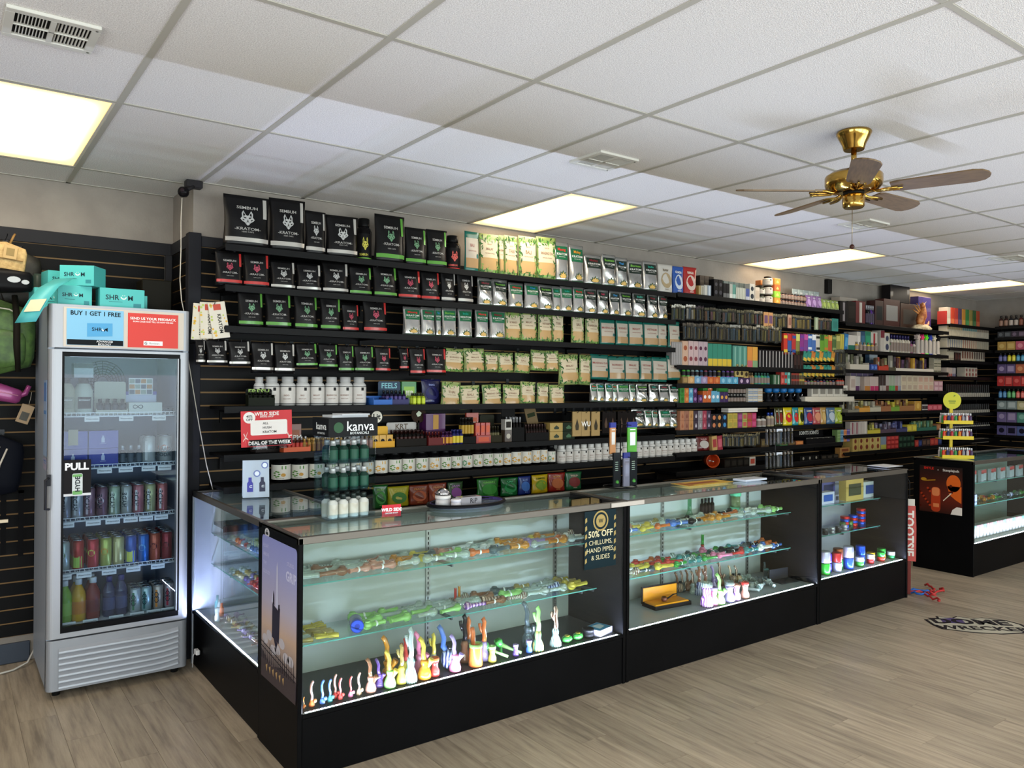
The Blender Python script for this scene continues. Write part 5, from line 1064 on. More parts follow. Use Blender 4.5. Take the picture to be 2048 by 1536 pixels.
q = aty(*cR(1500, 300), 4.5); t = thing('gift_box', 'clear purple gift box standing high beside the figurine', 'box', (q.x+.05, 4.56, T+.0005)); ob('shell', MB().box((-.15, 0, 0), (.15, .10, .41), ch=.004), t, mats=TINT('#4a3f7a', .35, .08)); ob('tray', MB().box((-.13, .01, .01), (.13, .09, .12)), t, mats=M('#2a2240', .5))
# dragon figurine with a driftwood base
q = aty(*cR(1440, 560), 4.42); t = thing('dragon_figurine', 'orange winged dragon figurine on a cream rock base', 'figurine', (q.x, 4.45, T+.0005), scale=(1.2, 1, 1.12))
ob('rock_base', MB().lathe([(.13, 0), (.14, .02), (.10, .045), (.04, .06), (0, .062)], 14, rx=1.2, ry=.5), t, mats=noise_mat('cream_rock', '#a08a68', '#d8c8a4', 40, .8, .6))
om = noise_mat('orange_resin', '#8a3c18', '#d08a4a', 30, .45, .3)
ob('body', MB().tube([(-.02, 0, .03), (-.03, 0, .09), (-.01, -.01, .15), (.0, -.02, .20), (-.02, -.03, .24)], [.03, .045, .05, .03, .02], 10).tube([(-.02, -.03, .24), (-.05, -.04, .25), (-.08, -.045, .235)], [.022, .026, .01], 8).tube([(-.01, 0, .05), (.06, -.01, .04), (.12, .0, .06), (.14, 0, .10)], [.03, .022, .014, .004], 8), t, mats=om)
for s in (-1, 1):
    wg = MB()
    for k in range(4): a = .5+k*.36; wg.prism([(0, .15), (s*.02, .13), (s*(.05+.11*math.cos(a)), .14+.14*math.sin(a))][::s], -.004, .004)
    ob('wing', wg, t, (.01, .012*s, 0), (0, 0, .3*s), mats=M('#c8874a', .5))
for s in (-1, 1): ob('leg', MB().tube([(.0, .02*s, .10), (-.03, .03*s, .06), (-.02, .03*s, .03)], [.02, .014, .016], 7), t, mats=om)
for s in (-1, 1): ob('horn', MB().tube([(-.03, -.03+.012*s, .255), (0, -.03+.02*s, .285)], [.006, .001], 6), t, mats=M('#e0c8a0', .5))
# level 2
T = 1.955
boxrun(cR, 0, 68, 750, T, [('#b0a034', '#d8c44a')], 2, 'stripe', 'on the lighter level', tilt=.05); boxrun(cR, 70, 132, 745, T, [('#1f70b0', '#4aa0d0')], 1, 'panel', 'on the lighter level', tilt=.12)
bx(cR, 138, 290, 770, T+.0, '#c8c0b4', '#1c6a54', 'base', 'white torch carton with green foot', word=''); bx(cR, 140, 290, 715, T, '#b9b0a8', '#7a1c24', 'top', 'taller white torch carton with a red band behind', 4.54, .05); bx(cR, 292, 352, 710, T, '#bdb4a8', '#d8d0c4', 'panel', 'narrow white carton by the torch cartons')
bx(cR, 355, 430, 705, T, '#2a4a6a', '#3a6a8a', 'panel', 'dark blue carton on the lighter level'); bx(cR, 432, 528, 705, T, '#1f7a5a', '#2a9a6a', 'panel', 'bright green carton on the lighter level'); bx(cR, 530, 640, 720, T, '#c0b8aa', '#a8242c', 'stripe', 'white carton with a red square on the lighter level')
smalljars(cR, 300, 690, 6, 1, T, ['#b08a2a', '#8a7a6a', '#a89a8a', '#c0b03a'], '#6a6254', 'small, before the cartons on the lighter level', .8, y=4.39, hh=.09)
bx(cR, 695, 760, 690, T, '#bdb3a6', '#7a2a34', 'top', 'tall white carton with a red cap print'); bx(cR, 762, 850, 735, T, '#c4bcae', '#3a3f5a', 'spots', 'white carton with a mitt print'); smalljars(cR, 855, 890, 1, 1, T, ['#2f6a34'], '#1a2a1c', 'green, between carton and bottles', .9, hh=.15)
smalljars(cR, 895, 1230, 7, 1, T, ['#b8ae9e', '#a8a090'], '#241f4a', 'tall white, in the bottle group', .95, hh=.20, name='tall_bottle'); smalljars(cR, 1232, 1330, 2, 1, T, ['#8a4a6a', '#b8a8a0'], '#3a2a4a', 'short, before the star capped bottles', .8, hh=.15)
star = [(math.cos(PI*k/5)*(1 if k % 2 == 0 else .5)*.05, math.sin(PI*k/5)*(1 if k % 2 == 0 else .5)*.04) for k in range(10)]
for k, c in enumerate(('#b9a8a0', '#d03a6a', '#5fd02a', '#2f3f9a', '#c0b8a0', '#17171a')):
    q = aty(*cR(1335+k*68, 900), 4.44)
    spawn([('bottle', MB().lathe([(.028, 0), (.03, .01), (.026, .03), (.026, .15), (.02, .17)], 12).mesh('bottle', M('#a89f96', .3))), ('star_cap', MB().prism([(a, .195+b) for a, b in star], -.02, .02).mesh('star_cap', M(c, .35))), ('foot', MB().lathe([(.036, 0), (.036, .012), (.03, .014)], 12).mesh('foot', M(c, .35)))], 'novelty_bottle', '%s star capped bottle on the lighter level' % cname(c), 'bottle', (q.x, 4.45, T+.0005), 0, 'star capped bottles')
# level 3 .. 7 : trays full of small goods
T = 1.755
def goods(crop, x0, x1, yt, z, col, items, label, h=.05, y=4.42, word='', bh=0):
    Xa = aty(*crop(x0, yt), y).x; Xb = aty(*crop(x1, yt), y).x; w = Xb-Xa
    tray((Xa+Xb)/2, y, z, round(w, 3), .16, h, col, col, bh, label, word)
    n = max(2, int(w/.055))
    top = aty(*crop((x0+x1)/2, yt), y).z
    for k in range(n):
        c = items[k % len(items)]; hh = max(.03, (top-z-.006)*R.uniform(.75, 1))
        spawn(t_box(.045, .03, .10, c[0], c[1], ('panel', 'top', 'spot')[k % 3]), 'small_packet', '%s small packet in the %s' % (cname(c[0]), label), 'packet', (Xa+.03+(w-.06)*k/(n-1), y+.03+R.uniform(0, .05), z+.005), 0, label, (1, 1, hh/.10), rot=(0, 0, 0))
goods(cR, 175, 500, 1075, T, '#b0a898', [('#5a5a40', '#8a8a6a'), ('#8a8478', '#b0a898')], 'white open carton on the third glassware level', .06)
bx(cR, 502, 640, 1095, T, '#4a6a8a', '#b0bcc4', 'top', 'blue grey carton on the third glassware level', 4.60, .05); boxrun(cR, 530, 640, 1270, T, [('#2a4aa0', '#6a8ad0')], 2, 'spot', 'low, before the blue grey carton', y=4.41)
goods(cR, 665, 830, 1130, T, '#a83a2a', [('#6a4a34', '#8a6a4a'), ('#b8b0a0', '#c04a3a')], 'red tray on the third glassware level', .05)
goods(cR, 832, 955, 1110, T, '#4a4434', [('#7a744a', '#a09a6a'), ('#b0a898', '#8a8474')], 'olive tray on the third glassware level', .04)
goods(cR, 958, 1600, 1130, T, '#bfb6a8', [('#2a2420', '#4a3a34'), ('#3a3038', '#5a4a50'), ('#6a3a34', '#8a5a4a'), ('#d0982a', '#e0b84a'), ('#4a2f4a', '#6a4a6a')], 'long white tray on the third glassware level', .035)
boxrun(cR, 1605, 1725, 1150, T, [('#a8a08a', '#5a5a44')], 2, 'bands', 'at the end of the third glassware level', rows=2)
T = 1.538
boxrun(cS, 175, 272, 100, T, [('#c0b0a4', '#a89488')], 1, 'panel', 'at the start of the pen carton level'); boxrun(cS, 245, 415, 110, T, [('#b4aca4', '#5a2a5a')], 2, 'base', 'with purple foot on the pen carton level', y=4.47); boxrun(cS, 418, 515, 110, T, [('#b09a8c', '#b8702a')], 1, 'base', 'with orange foot on the pen carton level'); boxrun(cS, 516, 660, 110, T, [('#b8a49a', '#b8285a')], 2, 'base', 'with magenta foot on the pen carton level')
boxrun(cS, 180, 570, 30, T, [('#a89c98', '#6a5a7a')], 4, 'top', 'taller, at the back of the pen carton level', y=4.56)
boxrun(cS, 678, 1042, 90, T, [('#3a2a28', '#a89a90'), ('#a49a92', '#6a3a34'), ('#9aa08a', '#4aa04a'), ('#a49a92', '#a83a2a'), ('#a8a49c', '#8a8a9a')], 7, 'base', 'slim, on the pen carton level')
boxrun(cS, 1045, 1602, 95, T, [('#c6b698', '#b09a84'), ('#cbb69c', '#c49a84')], 6, 'panel', 'square, in the cream double stack', rows=2)
boxrun(cS, 1608, 1756, 190, T, [('#c08a94', '#d0a8ac')], 2, 'panel', 'in the little pink stack', rows=2)
T = 1.315
goods(cS, 140, 330, 490, T, '#7a7464', [('#8a8470', '#b0a890'), ('#5a5448', '#8a8470')], 'grey tray on the snack level', .03)
goods(cS, 332, 512, 510, T, '#b8843a', [('#6a6450', '#9a947a'), ('#7a7034', '#a8a060')], 'orange tray on the snack level', .05)
goods(cS, 514, 700, 520, T, '#a49c88', [('#a89e86', '#c4baa0'), ('#77704e', '#9a946e')], 'pale tray on the snack level', .05)
goods(cS, 702, 872, 510, T, '#8a5a3a', [('#6a3a24', '#9a5a34'), ('#7a4a2a', '#b07a4a')], 'brown tray on the snack level', .06)
goods(cS, 874, 1018, 510, T, '#6a8a34', [('#c8b42a', '#e0d04a'), ('#6a5a2a', '#a89a4a')], 'green tray on the snack level', .05)
goods(cS, 1020, 1275, 500, T, '#8a5f3a', [('#a8842a', '#c8a84a'), ('#5a2f1c', '#8a5a34')], 'wide brown tray on the snack level', .06)
bx(cS, 1278, 1388, 530, T, '#c08a2a', '#d8ac4a', 'spot', 'yellow carton at the end of the snack trays'); boxrun(cS, 1400, 1498, 580, T, [('#3a2a2a', '#c0b8b0')], 2, 'bands', 'dark striped, on the snack level'); boxrun(cS, 1500, 1742, 590, T, [('#c03a4a', '#d86a74')], 3, 'panel', 'glossy, at the end of the snack level')
T = 1.085
boxrun(cS, 180, 470, 880, T, [('#a89c94', '#8a3a4a'), ('#b4a89c', '#a89c90'), ('#b8ac9e', '#c8bcb0')], 4, 'stripe', 'on the sixth glassware level')
goods(cS, 475, 690, 900, T, '#a89a34', [('#6a6a24', '#b0a83a'), ('#8a7a3a', '#c8b84a')], 'olive yellow tray on the sixth level', .04)
goods(cS, 692, 960, 880, T, '#4a3a44', [('#5a4a5a', '#8a8a9a'), ('#3a3a4a', '#7a7a94')], 'dark purple tray on the sixth level', .04)
goods(cS, 962, 1150, 880, T, '#3a3a5a', [('#4a4a7a', '#6a6a9a'), ('#2a2a5a', '#5a6aa8')], 'blue grey tray on the sixth level', .04)
boxrun(cS, 1150, 1312, 930, T, [('#b8a41f', '#d0c03a')], 2, 'panel', 'bright, on the sixth glassware level'); goods(cS, 1315, 1650, 860, T, '#2f5a4a', [('#3a6a54', '#5a9a7a'), ('#5a6a3a', '#8a9a5a')], 'dark green tray on the sixth level', .04); boxrun(cS, 1652, 1722, 920, T, [('#9a5a34', '#b87a4a')], 1, 'panel', 'at the end of the sixth glassware level')
T = .91
boxrun(cS, 215, 695, 1135, T, [('#b99a4a', '#7a2f1c'), ('#c0a458', '#8a3a20')], 5, 'spots', 'on the lowest glassware level', d=.12); bx(cS, 698, 800, 1120, T, '#7a8a9a', '#b0a83a', 'base', 'blue and yellow slanted carton on the lowest level'); boxrun(cS, 802, 1002, 1120, T, [('#a81f1c', '#d0403a')], 3, 'panel', 'on the lowest glassware level', rows=3)
boxrun(cS, 1005, 1275, 1120, T, [('#15241a', '#2a4a34')], 4, 'panel', 'on the lowest glassware level', rows=2); boxrun(cS, 1285, 1400, 1195, T, [('#b02a24', '#c84a3a'), ('#1f2a5a', '#3a4a8a')], 2, 'panel', 'on the lowest glassware level'); boxrun(cS, 1405, 1740, 1165, T, [('#3a2420', '#6a4a3a'), ('#a82a24', '#c84a3a'), ('#1c2450', '#3a4a80')], 5, 'panel', 'on the lowest glassware level')
boxrun(cS, 0, 215, 1320, .865-.002, [('#b07a3a', '#8a3a1c')], 2, 'panel', 'on the floor level stack', y=4.36) if False else None
# ---- carton bay
def thin(z, p0, p1, n, yt, cols, where, style='bands', y=4.44):
    Xa = max(SW[0]+.01, aty(p0, yt+8, y).x); Xb = min(SW[1]-.03, aty(p1, yt+8, y).x); top = aty((p0+p1)/2, yt, y).z; w = round((Xb-Xa)/n*.84, 3); h = round(top-z-.001, 3)
    for k in range(n): c = cols[(k*len(cols))//n]; spawn(t_box(w, .10, h, c[0], c[1], style), 'slim_carton', '%s slim carton %s' % (cname(c[0]), where), 'carton', (Xa+(Xb-Xa)*(k+.5)/n, y, z+.0006), 0, where)
thin(2.335, 1868, 1892, 4, 620, [('#b83028', '#d06a5a')], 'in the red block on top of the carton bay', 'spots'); thin(2.335, 1892, 1960, 9, 618, [('#c0b09c', '#d0c4b0'), ('#c83a20', '#e06a3a'), ('#b8322a', '#d85a4a'), ('#4a3a5a', '#6a5a7a'), ('#b87a24', '#d09a44'), ('#2f7a3a', '#4a9a54'), ('#8a7a34', '#a89a54'), ('#2a5a2c', '#4a7a4a'), ('#b0401f', '#c8603a')], 'in the colourful row on top of the carton bay', 'base')
thin(2.19, 1883, 1978, 20, 654, [('#c4b79c', '#b09a6a'), ('#c4b79c', '#5a8a8a'), ('#bdb3a0', '#8a7a6a')], 'in the upper cream row', 'top'); thin(2.055, 1883, 1978, 20, 673, [('#c6b89c', '#4a6a94'), ('#c6b89c', '#a83a34'), ('#b9ae98', '#8a7f6a')], 'in the second cream row', 'stripe')
thin(1.905, 1885, 1908, 6, 698, [('#c2b59a', '#8a7f6a')], 'in the third cream row, block by the glassware', 'bands'); thin(1.905, 1910, 1922, 2, 705, [('#3a1f1a', '#5a2f2a')], 'in the third cream row, dark block', 'panel'); thin(1.905, 1923, 1970, 10, 699, [('#bfae98', '#7a4a3a'), ('#b0a490', '#5a4a44')], 'in the third cream row, block by the corner', 'panel')
thin(1.71, 1882, 1912, 5, 735, [('#b9a99a', '#a84a44'), ('#a8a0a0', '#5a5a7a')], 'in the fourth cream row, block by the glassware', 'base'); thin(1.71, 1930, 1955, 4, 735, [('#b9ab98', '#8a3a34')], 'in the fourth cream row, block by the corner', 'spots')
for z, yt in ((1.465, 769), (1.27, 808), (1.10, 846)):
    thin(z, 1886, 1980, 22, yt, [('#1a1716', '#b5ac9c')], 'with a white foot at %s height of the carton bay' % {1.465: 'eye', 1.27: 'chest', 1.10: 'waist'}[z], 'base')
for z, yt in ((1.465+.085, 768), (1.27+.085, 806)):
    pass
thin(.94, 1945, 1978, 8, 885, [('#a8917a', '#7a5a44'), ('#b0a08c', '#8a7a64')], 'in the lowest carton row', 'base')
# ---- right wall shelves facing the room
def shelf_x(z, label):
    t = thing('wall_shelf', label, 'shelf', (WX-.016, 4.37, z), (0, 0, -PI/2)); d = .24; w = 1.8
    ob('board', MB().box((0, -d, -.018), (w, 0, 0), ch=.002), t, mats=shelf_m); ob('front_lip', MB().box((0, -d-.006, -.03), (w, -d, .004), ch=.0015), t, mats=shelf_m)
    br = MB().box((-.006, -.16, -.034), (.006, 0, -.018)).box((-.006, -.02, -.10), (.006, 0, -.034)).mesh('bracket', shelf_m)
    for k in range(3): ob('bracket', br, t, (.1+k*.8, 0, 0))
RWZ = [atx(2040, p, 10.75).z for p in (652, 674, 700, 723, 747, 773, 797, 820, 846, 872)]
ORD = ('top', 'second', 'third', 'fourth', 'fifth', 'sixth', 'seventh', 'eighth', 'ninth', 'lowest')
for k, z in enumerate(RWZ): shelf_x(z, 'black shelf on the far end wall, %s level' % ORD[k])
def farrow(k, n, cols, kind, y0=4.35, y1=3.1, h=None, where=''):
    n = int(n*1.6); z = RWZ[k]; H = h or (RWZ[k-1]-z-.06 if k else .13)
    for i in range(n):
        c = cols[(i//2) % len(cols)]; y = y0+(y1-y0)*(i+.5)/n; w = round(abs(y1-y0)/n*.93, 3)
        if kind == 'box': spawn(t_box(w, .12, round(H, 3), c[0], c[1], 'panel' if i % 2 else 'spot'), 'vape_carton', '%s carton on the %s shelf of the far end wall' % (cname(c[0]), ORD[k]), 'carton', (10.76, y, z+.0006), -PI/2, 'far end wall cartons')
        else: spawn(t_vial(c[0], '#2a2422', c[1], min(.03, w*.45), round(H, 3)), 'juice_bottle', '%s bottle on the %s shelf of the far end wall' % (cname(c[0]), ORD[k]), 'bottle', (10.80, y, z+.0005), 0, 'far end wall bottles')
farrow(0, 14, [('#3a2420', '#8a6a5a'), ('#2a2a2c', '#a89a90'), ('#4a1f1c', '#7a4a3a')], 'v', h=.14)
farrow(1, 10, [('#2f3238', '#5a5f66'), ('#3a3040', '#6a5a70'), ('#3a2c2c', '#7a4a44')], 'box'); farrow(2, 8, [('#a8843a', '#c0a45a'), ('#b04a64', '#d08090'), ('#5a8a3a', '#8ab06a'), ('#8a7a6a', '#b0a090')], 'box', h=.11)
farrow(3, 16, [('#3a3f6a', '#6a6a9a'), ('#a8a02a', '#c8c04a'), ('#2f6a8a', '#5a9ab8'), ('#a83a34', '#c86a54'), ('#6a2f4a', '#9a5a7a')], 'v', h=.11); farrow(4, 8, [('#5a4a7a', '#9a8ab0'), ('#b05a3a', '#d08a5a'), ('#b03a2c', '#d0704a'), ('#5a9a3a', '#8ac05a')], 'box', h=.12)
farrow(5, 9, [('#b82a2a', '#d85a54')], 'box', h=.14); farrow(6, 16, [('#2f5a8a', '#5a8ab0'), ('#3a7a44', '#6aa870'), ('#a8403a', '#c8706a'), ('#a86a34', '#c89a5a'), ('#4a4a6a', '#7a7a9a')], 'v', h=.12)
farrow(7, 7, [('#7a8a8a', '#a8b4b4'), ('#b0a87a', '#c8c09a'), ('#7a8a5a', '#a0b080')], 'box', h=.12); farrow(8, 7, [('#6a5a8a', '#9a8ab0'), ('#4a8a7a', '#7ab0a0'), ('#3a7aa0', '#6aa0c0'), ('#b0506a', '#d0808a')], 'box', h=.15); farrow(9, 7, [('#5a548a', '#1c1a2c'), ('#4f5f9a', '#1c1a2c'), ('#a8543a', '#1c1a2c')], 'box', h=.12)
# ================================================================ drinks in the fridge
def fpx(px, py=900, y=4.53): return aty(px, py, y).x
@lru_cache(None)
def t_can(col, acc, r=.0285, h=.155, word='', art='spot'):
    b = MB().lathe([(r*.78, 0), (r, .008), (r, h*.90), (r*.80, h*.965)], 16).mesh('can', M(col, .3, .35))
    l = MB().lathe([(r*.80, h*.965), (r*.86, h*.985), (r*.80, h*.99), (r*.76, h*.975), (0, h*.975)], 16, cap=False).mesh('lid', M('#b8bcc0', .25, .9))
    fn = lambda x, z: -math.sqrt(max(0, (r*1.02)**2-x*x)); pm = MB()
    if art == 'spot': pm.flat(circle(0, h*.52, r*.62, 12), 0, 0, fn)
    elif art == 'split': pm.flat(rect(-r*.85, h*.08, -r*.4, h*.45), 0, 0, fn).flat(rect(-r*.4, h*.08, 0, h*.42), 0, 0, fn).flat(rect(0, h*.08, r*.4, h*.42), 0, 0, fn).flat(rect(r*.4, h*.08, r*.85, h*.45), 0, 0, fn)
    else: pm.flat(rect(-r*.3, h*.12, r*.1, h*.80), 0, 0, fn)
    mats = [M(acc, .35)]
    if word: pm.text(word, -r*.1, h*.5, .03, 1, fn=lambda x, z: fn(x, z)-.0004, bold=.02, rot=PI/2); mats.append(M('#26303a', .4))
    return [('can', b), ('lid', l), ('print', pm.mesh('print', mats))]
def cans(pxs, z, specs, where, deep=4, y0=4.525, r=.0285, h=.155, word='', art='spot', pitch=None):
    for k, (p, s) in enumerate(zip(pxs, specs)):
        x = fpx(p)
        for q in range(deep):
            spawn(t_can(s[0], s[1], r, h, word, s[2] if len(s) > 2 else art), 'drink_can', '%s drink can %s' % (s[3] if len(s) > 3 else cname(s[0])+' and '+cname(s[1]), where), 'can', (x, y0+q*(r*2+.003)+r, z+.0005), -.45, where)
# third wire shelf: tall silver cans
cans([132, 157, 181, 206, 231, 255, 279, 303, 327], FSH[2], [('#8a8a8e', '#b08a74', 'bar', 'grey and peach'), ('#a8aaae', '#d0d4d8', 'bar', 'plain silver'), ('#8a6a74', '#c0b0b8', 'bar', 'plum'), ('#7a5a66', '#d0c8cc', 'spot', 'speckled plum'), ('#9aa890', '#d0d8c8', 'bar', 'pale green'), ('#a4a6a0', '#c8cac4', 'spot', 'grey floral'), ('#a86a70', '#d8d4d4', 'bar', 'pink and silver'), ('#a8a87a', '#d0d4d0', 'bar', 'pale yellow'), ('#b06a68', '#d8d4d4', 'bar', 'coral and silver')], 'in the tall can row', 3, word='HYDE', h=.16, r=.027)
# second wire shelf: fruit cans, four deep
cans([130, 159, 189, 215, 240, 265, 290, 313, 337], FSH[3], [('#a4b0a8', '#6a8a54', 'spot', 'white and green'), ('#a8302c', '#9ac04a', 'split', 'red and lime'), ('#b03038', '#c8d05a', 'spot', 'red melon'), ('#a8b05a', '#d08a34', 'spot', 'yellow green'), ('#b8b07a', '#e0d8a0', 'bar', 'pale yellow'), ('#3a5aa0', '#c8d060', 'split', 'blue and lime'), ('#2f68b0', '#6aa8d0', 'spot', 'bright blue'), ('#b05a44', '#4a1c20', 'spot', 'salmon red'), ('#8a3038', '#3a1418', 'spot', 'dark red')], 'in the fruit can row', 4, h=.155, r=.0275)
# floor of the fridge
@lru_cache(None)
def t_bottle(col, cap, lab, r, h, clear):
    b = MB().lathe([(r*.85, 0), (r, .008), (r, h*.58), (r*.9, h*.68), (r*.45, h*.84), (r*.42, h*.87)], 16).mesh('bottle', TINT(col, clear, .1) if clear else M(col, .25)); c = MB().lathe([(r*.48, h*.865), (r*.48, h*.985), (r*.42, h)], 14).mesh('cap', M(cap, .4)); l = MB().lathe([(r*1.01, h*.18), (r*1.01, h*.48)], 16, cap=False).mesh('label', M(lab, .4)); return [('bottle', b), ('cap', c), ('label', l)]
FZ = .3455
for px, c, l, n in ((130, '#7aa83a', '#8ab84a', 'green juice'), (158, '#c89a24', '#c07a2a', 'yellow juice'), (187, '#7a2a24', '#6a2420', 'red juice')):
    for q in range(2): spawn(t_bottle(c, '#d0d2d0', l, .034, .215, 0), 'juice_bottle', n+' bottle with white cap on the fridge floor', 'bottle', (fpx(px, 1150, 4.55), 4.56+q*.075, FZ), 0, n+' bottles')
for px in (219, 243): spawn(t_bottle('#5a5a7a', '#3a3a6a', '#4a4a66', .031, .21, .55), 'water_bottle', 'clear water bottle with dark cap on the fridge floor', 'bottle', (fpx(px, 1150, 4.55), 4.56, FZ), 0, 'water bottles')
cans([275, 297, 321, 343], FZ-.0005, [('#b0b8b4', '#3a7a54', 'bar', 'white and green'), ('#a4b8b4', '#3a6a64', 'bar', 'pale teal'), ('#b8a89a', '#d0843a', 'bar', 'white and orange'), ('#b0a0a4', '#b03a4a', 'bar', 'white and red')], 'in the short can group on the fridge floor', 3, y0=4.53, r=.0265, h=.135, word='CBD')
# upper two shelves
z = FSH[0]
for k, (p, c) in enumerate(((131, '#a8a890'), (167, '#b4bcae'))):
    t = thing('white_jug', ('taller pale jug with black label' if k else 'cream jug against the inner wall')+' on the top wire shelf', 'jug', (fpx(p, 780, 4.58), 4.585, z)); ob('jug', MB().lathe([(.043, 0), (.046, .006), (.046, .12), (.030, .155), (.020, .16)], 4 if False else 16), t, mats=M(c, .45)); ob('cap', MB().lathe([(.022, .16), (.022, .185), (.018, .188)], 14), t, mats=M('#20262e', .4)); ob('label', MB().prism(rect(-.030, .03, .030, .09), -.0485, -.043).text('MONDAY', 0, .074, .012, 1, y=-.049, bold=.02), t, mats=[M('#161a24' if k else '#8a8a78', .4), M('#d8dcd8', .5)])
spawn(t_box(.09, .09, .075, '#aab4b8', '#3a444c', 'top'), 'carton', 'pale carton lying on the tall jug in the fridge', 'carton', (fpx(166, 740, 4.58), 4.55, z+.189))
spawn(t_box(.10, .08, .03, '#232a34', '#3a424c', 'panel'), 'carton', 'dark tray behind the jugs in the fridge', 'carton', (fpx(165, 760, 4.7), 4.72, z))
x = fpx(222, 800, 4.53); tray(x+.006, 4.525, z, .15, .07, .022, '#b4b4a4', '#a6a796', .17, 'grey display box with an arched back in the fridge'); vials(x+.006, 4.53, z+.0045, .142, .055, 4, 1, t_vial('#1a1c24', '#14161c', '#2a2c38', .017, .075), 'little dark bottle in the grey arched display', 'little dark bottles')
def infinity(mb, x, zc, s, y, mi):
    pts = [(x+s*1.4*math.cos(a)/(1+math.sin(a)**2), y, zc+s*1.5*math.sin(a)*math.cos(a)/(1+math.sin(a)**2)) for a in [2*PI*k/24 for k in range(25)]]; mb.tube(pts, .0018, 5, mi)
t = thing('white_carton', 'flat white carton with an infinity sign on the top wire shelf', 'carton', (fpx(292, 810, 4.52), 4.525, z)); ob('carton', MB().box((-.082, 0, 0), (.082, .09, .06), ch=.001), t, mats=M('#c2c6bc', .4)); m_ = MB(); infinity(m_, -.038, .038, .017, -.001, 0); ob('print', m_, t, mats=M('#3a3f4a', .4))
t = thing('white_carton', 'taller white carton with a photo sheet behind the infinity carton', 'carton', (fpx(280, 790, 4.62), 4.63, z)); ob('carton', MB().box((-.085, 0, 0), (.085, .08, .10), ch=.001), t, mats=M('#b8bed0', .4)); ob('blue_band', MB().box((-.086, -.001, .10), (.086, .06, .118)), t, mats=M('#2f2f9a', .4)); m_ = MB().box((-.055, -.004, .10), (.065, -.002, .19)); 
pm = MB()
for i in range(4):
    for j in range(3): pm.flat(rect(-.052+i*.029, .104+j*.029, -.026+i*.029, .127+j*.029), -.0045, (i+j) % 3)
o = ob('photo_sheet', m_, t, mats=M('#d8dcd8', .4)); ob('photos', pm, o, mats=[M('#4a5a6a', .4), M('#b07a3a', .4), M('#8a9a8a', .4)])
spawn(t_box(.06, .08, .03, '#1c2430', '#3a4654', 'panel'), 'carton', 'low dark carton beside the infinity carton in the fridge', 'carton', (fpx(336, 820, 4.55), 4.56, z))
z = FSH[1]
for i, p in enumerate((146, 206)):
    for j in range(2):
        t = thing('blue_carton', 'royal blue bottle carton, %s of the %s' % (('bottom', 'top')[j], ('stack at the inner fridge wall', 'stack beside the small bottles')[i]), 'carton', (fpx(p, 900, 4.53), 4.53, z+.0005+j*.0915)); ob('carton', MB().box((-.072, 0, 0), (.072, .10, .0905), ch=.001), t, mats=M('#1c1c8a', .4, 0, 0, 0, .3))
        if not (i == 0 and j == 1): ob('print', MB().flat([(-.008, .03), (.008, .03), (.008, .052), (.004, .058), (.004, .066), (-.004, .066), (-.004, .058), (-.008, .052)], -.001).flat(rect(-.014, .024, .014, .0255), -.001), t, mats=M('#b8bcd0', .4))
        else: ob('torn_flap', MB().box((-.022, -.004, .02), (.022, -.001, .10)), t, mats=M('#a89f88', .5))
vials(fpx(262, 920, 4.55), 4.535, z, .12, .05, 3, 1, t_vial('#1c1f2a', '#9aa0a4', '#4a5058', .015, .10), 'small dark bottle between blue cartons and big cans', 'small dark fridge bottles')
cans([300, 334], z-.0, [('#aeb0ac', '#c8c8c4', 'bar', 'big white'), ('#a8a8a4', '#c06a44', 'spot', 'big white and orange')], 'on the second wire shelf', 2, y0=4.53, r=.033, h=.15, word='')
for k in range(2): ob('lettering', MB().text(('HARD', 'SODA')[k], 0, .075-.03*k, .026, y=-.0345, bold=.02), [o for o in COL.objects if o.name.startswith('drink_can')][-2], mats=M('#2a3038', .4))
# pull sticker on the glass and papers on the fridge side
a = aty(126, 921, FY0-.003); b = aty(182, 990, FY0-.003)
t = thing('pull_sticker', 'black pull sticker with a can picture on the fridge glass', 'sticker', (a.x, FY0-.0035+.006, b.z)); w_, h_ = b.x-a.x, a.z-b.z
ob('sheet', MB().box((0, -.0012, 0), (w_, 0, h_)), t, mats=M('#151213', .4)); ob('lettering', MB().text('PULL', w_*.5, h_*.82, .048, y=-.0018, bold=.04), t, mats=M('#e6e6e4', .4)); ob('white_bar', MB().flat(rect(0, 0, w_, .012), -.0017), t, mats=M('#c8c8c6', .4))
ob('can_picture', MB().flat(rrect(w_*.33, .004, w_*.70, h_*.62, .008), -.002, 0).flat(rrect(w_*.34, .006, w_*.69, .026, .006), -.0023, 1).flat(rrect(w_*.34, h_*.52, w_*.69, h_*.60, .006), -.0023, 1).text('HYDE', w_*.52, h_*.33, .030, 2, y=-.0025, bold=.03, rot=PI/2), t, mats=[M('#c4c8c4', .4), M('#6aa05a', .4), M('#22262a', .4)])
for z0, z1, c, l in ((1.20, 1.58, '#8fa4c0', 'pale blue paper notice taped on the fridge side'), (1.13, 1.19, '#9a94a8', 'lilac paper slip taped on the fridge side')):
    t = thing('paper_notice', l, 'paper', (FX0-.001, FY0+.05, 0)); ob('sheet', MB().box((-.0012, 0, z0), (0, .14, z1)), t, mats=M(c, .5)); ob('print', MB().box((-.0018, .02, z0+(z1-z0)*.72), (-.0012, .12, z1-.012)).box((-.0018, .02, z0+(z1-z0)*.55), (-.0012, .12, z0+(z1-z0)*.6)), t, mats=M('#4a7ab0', .5))
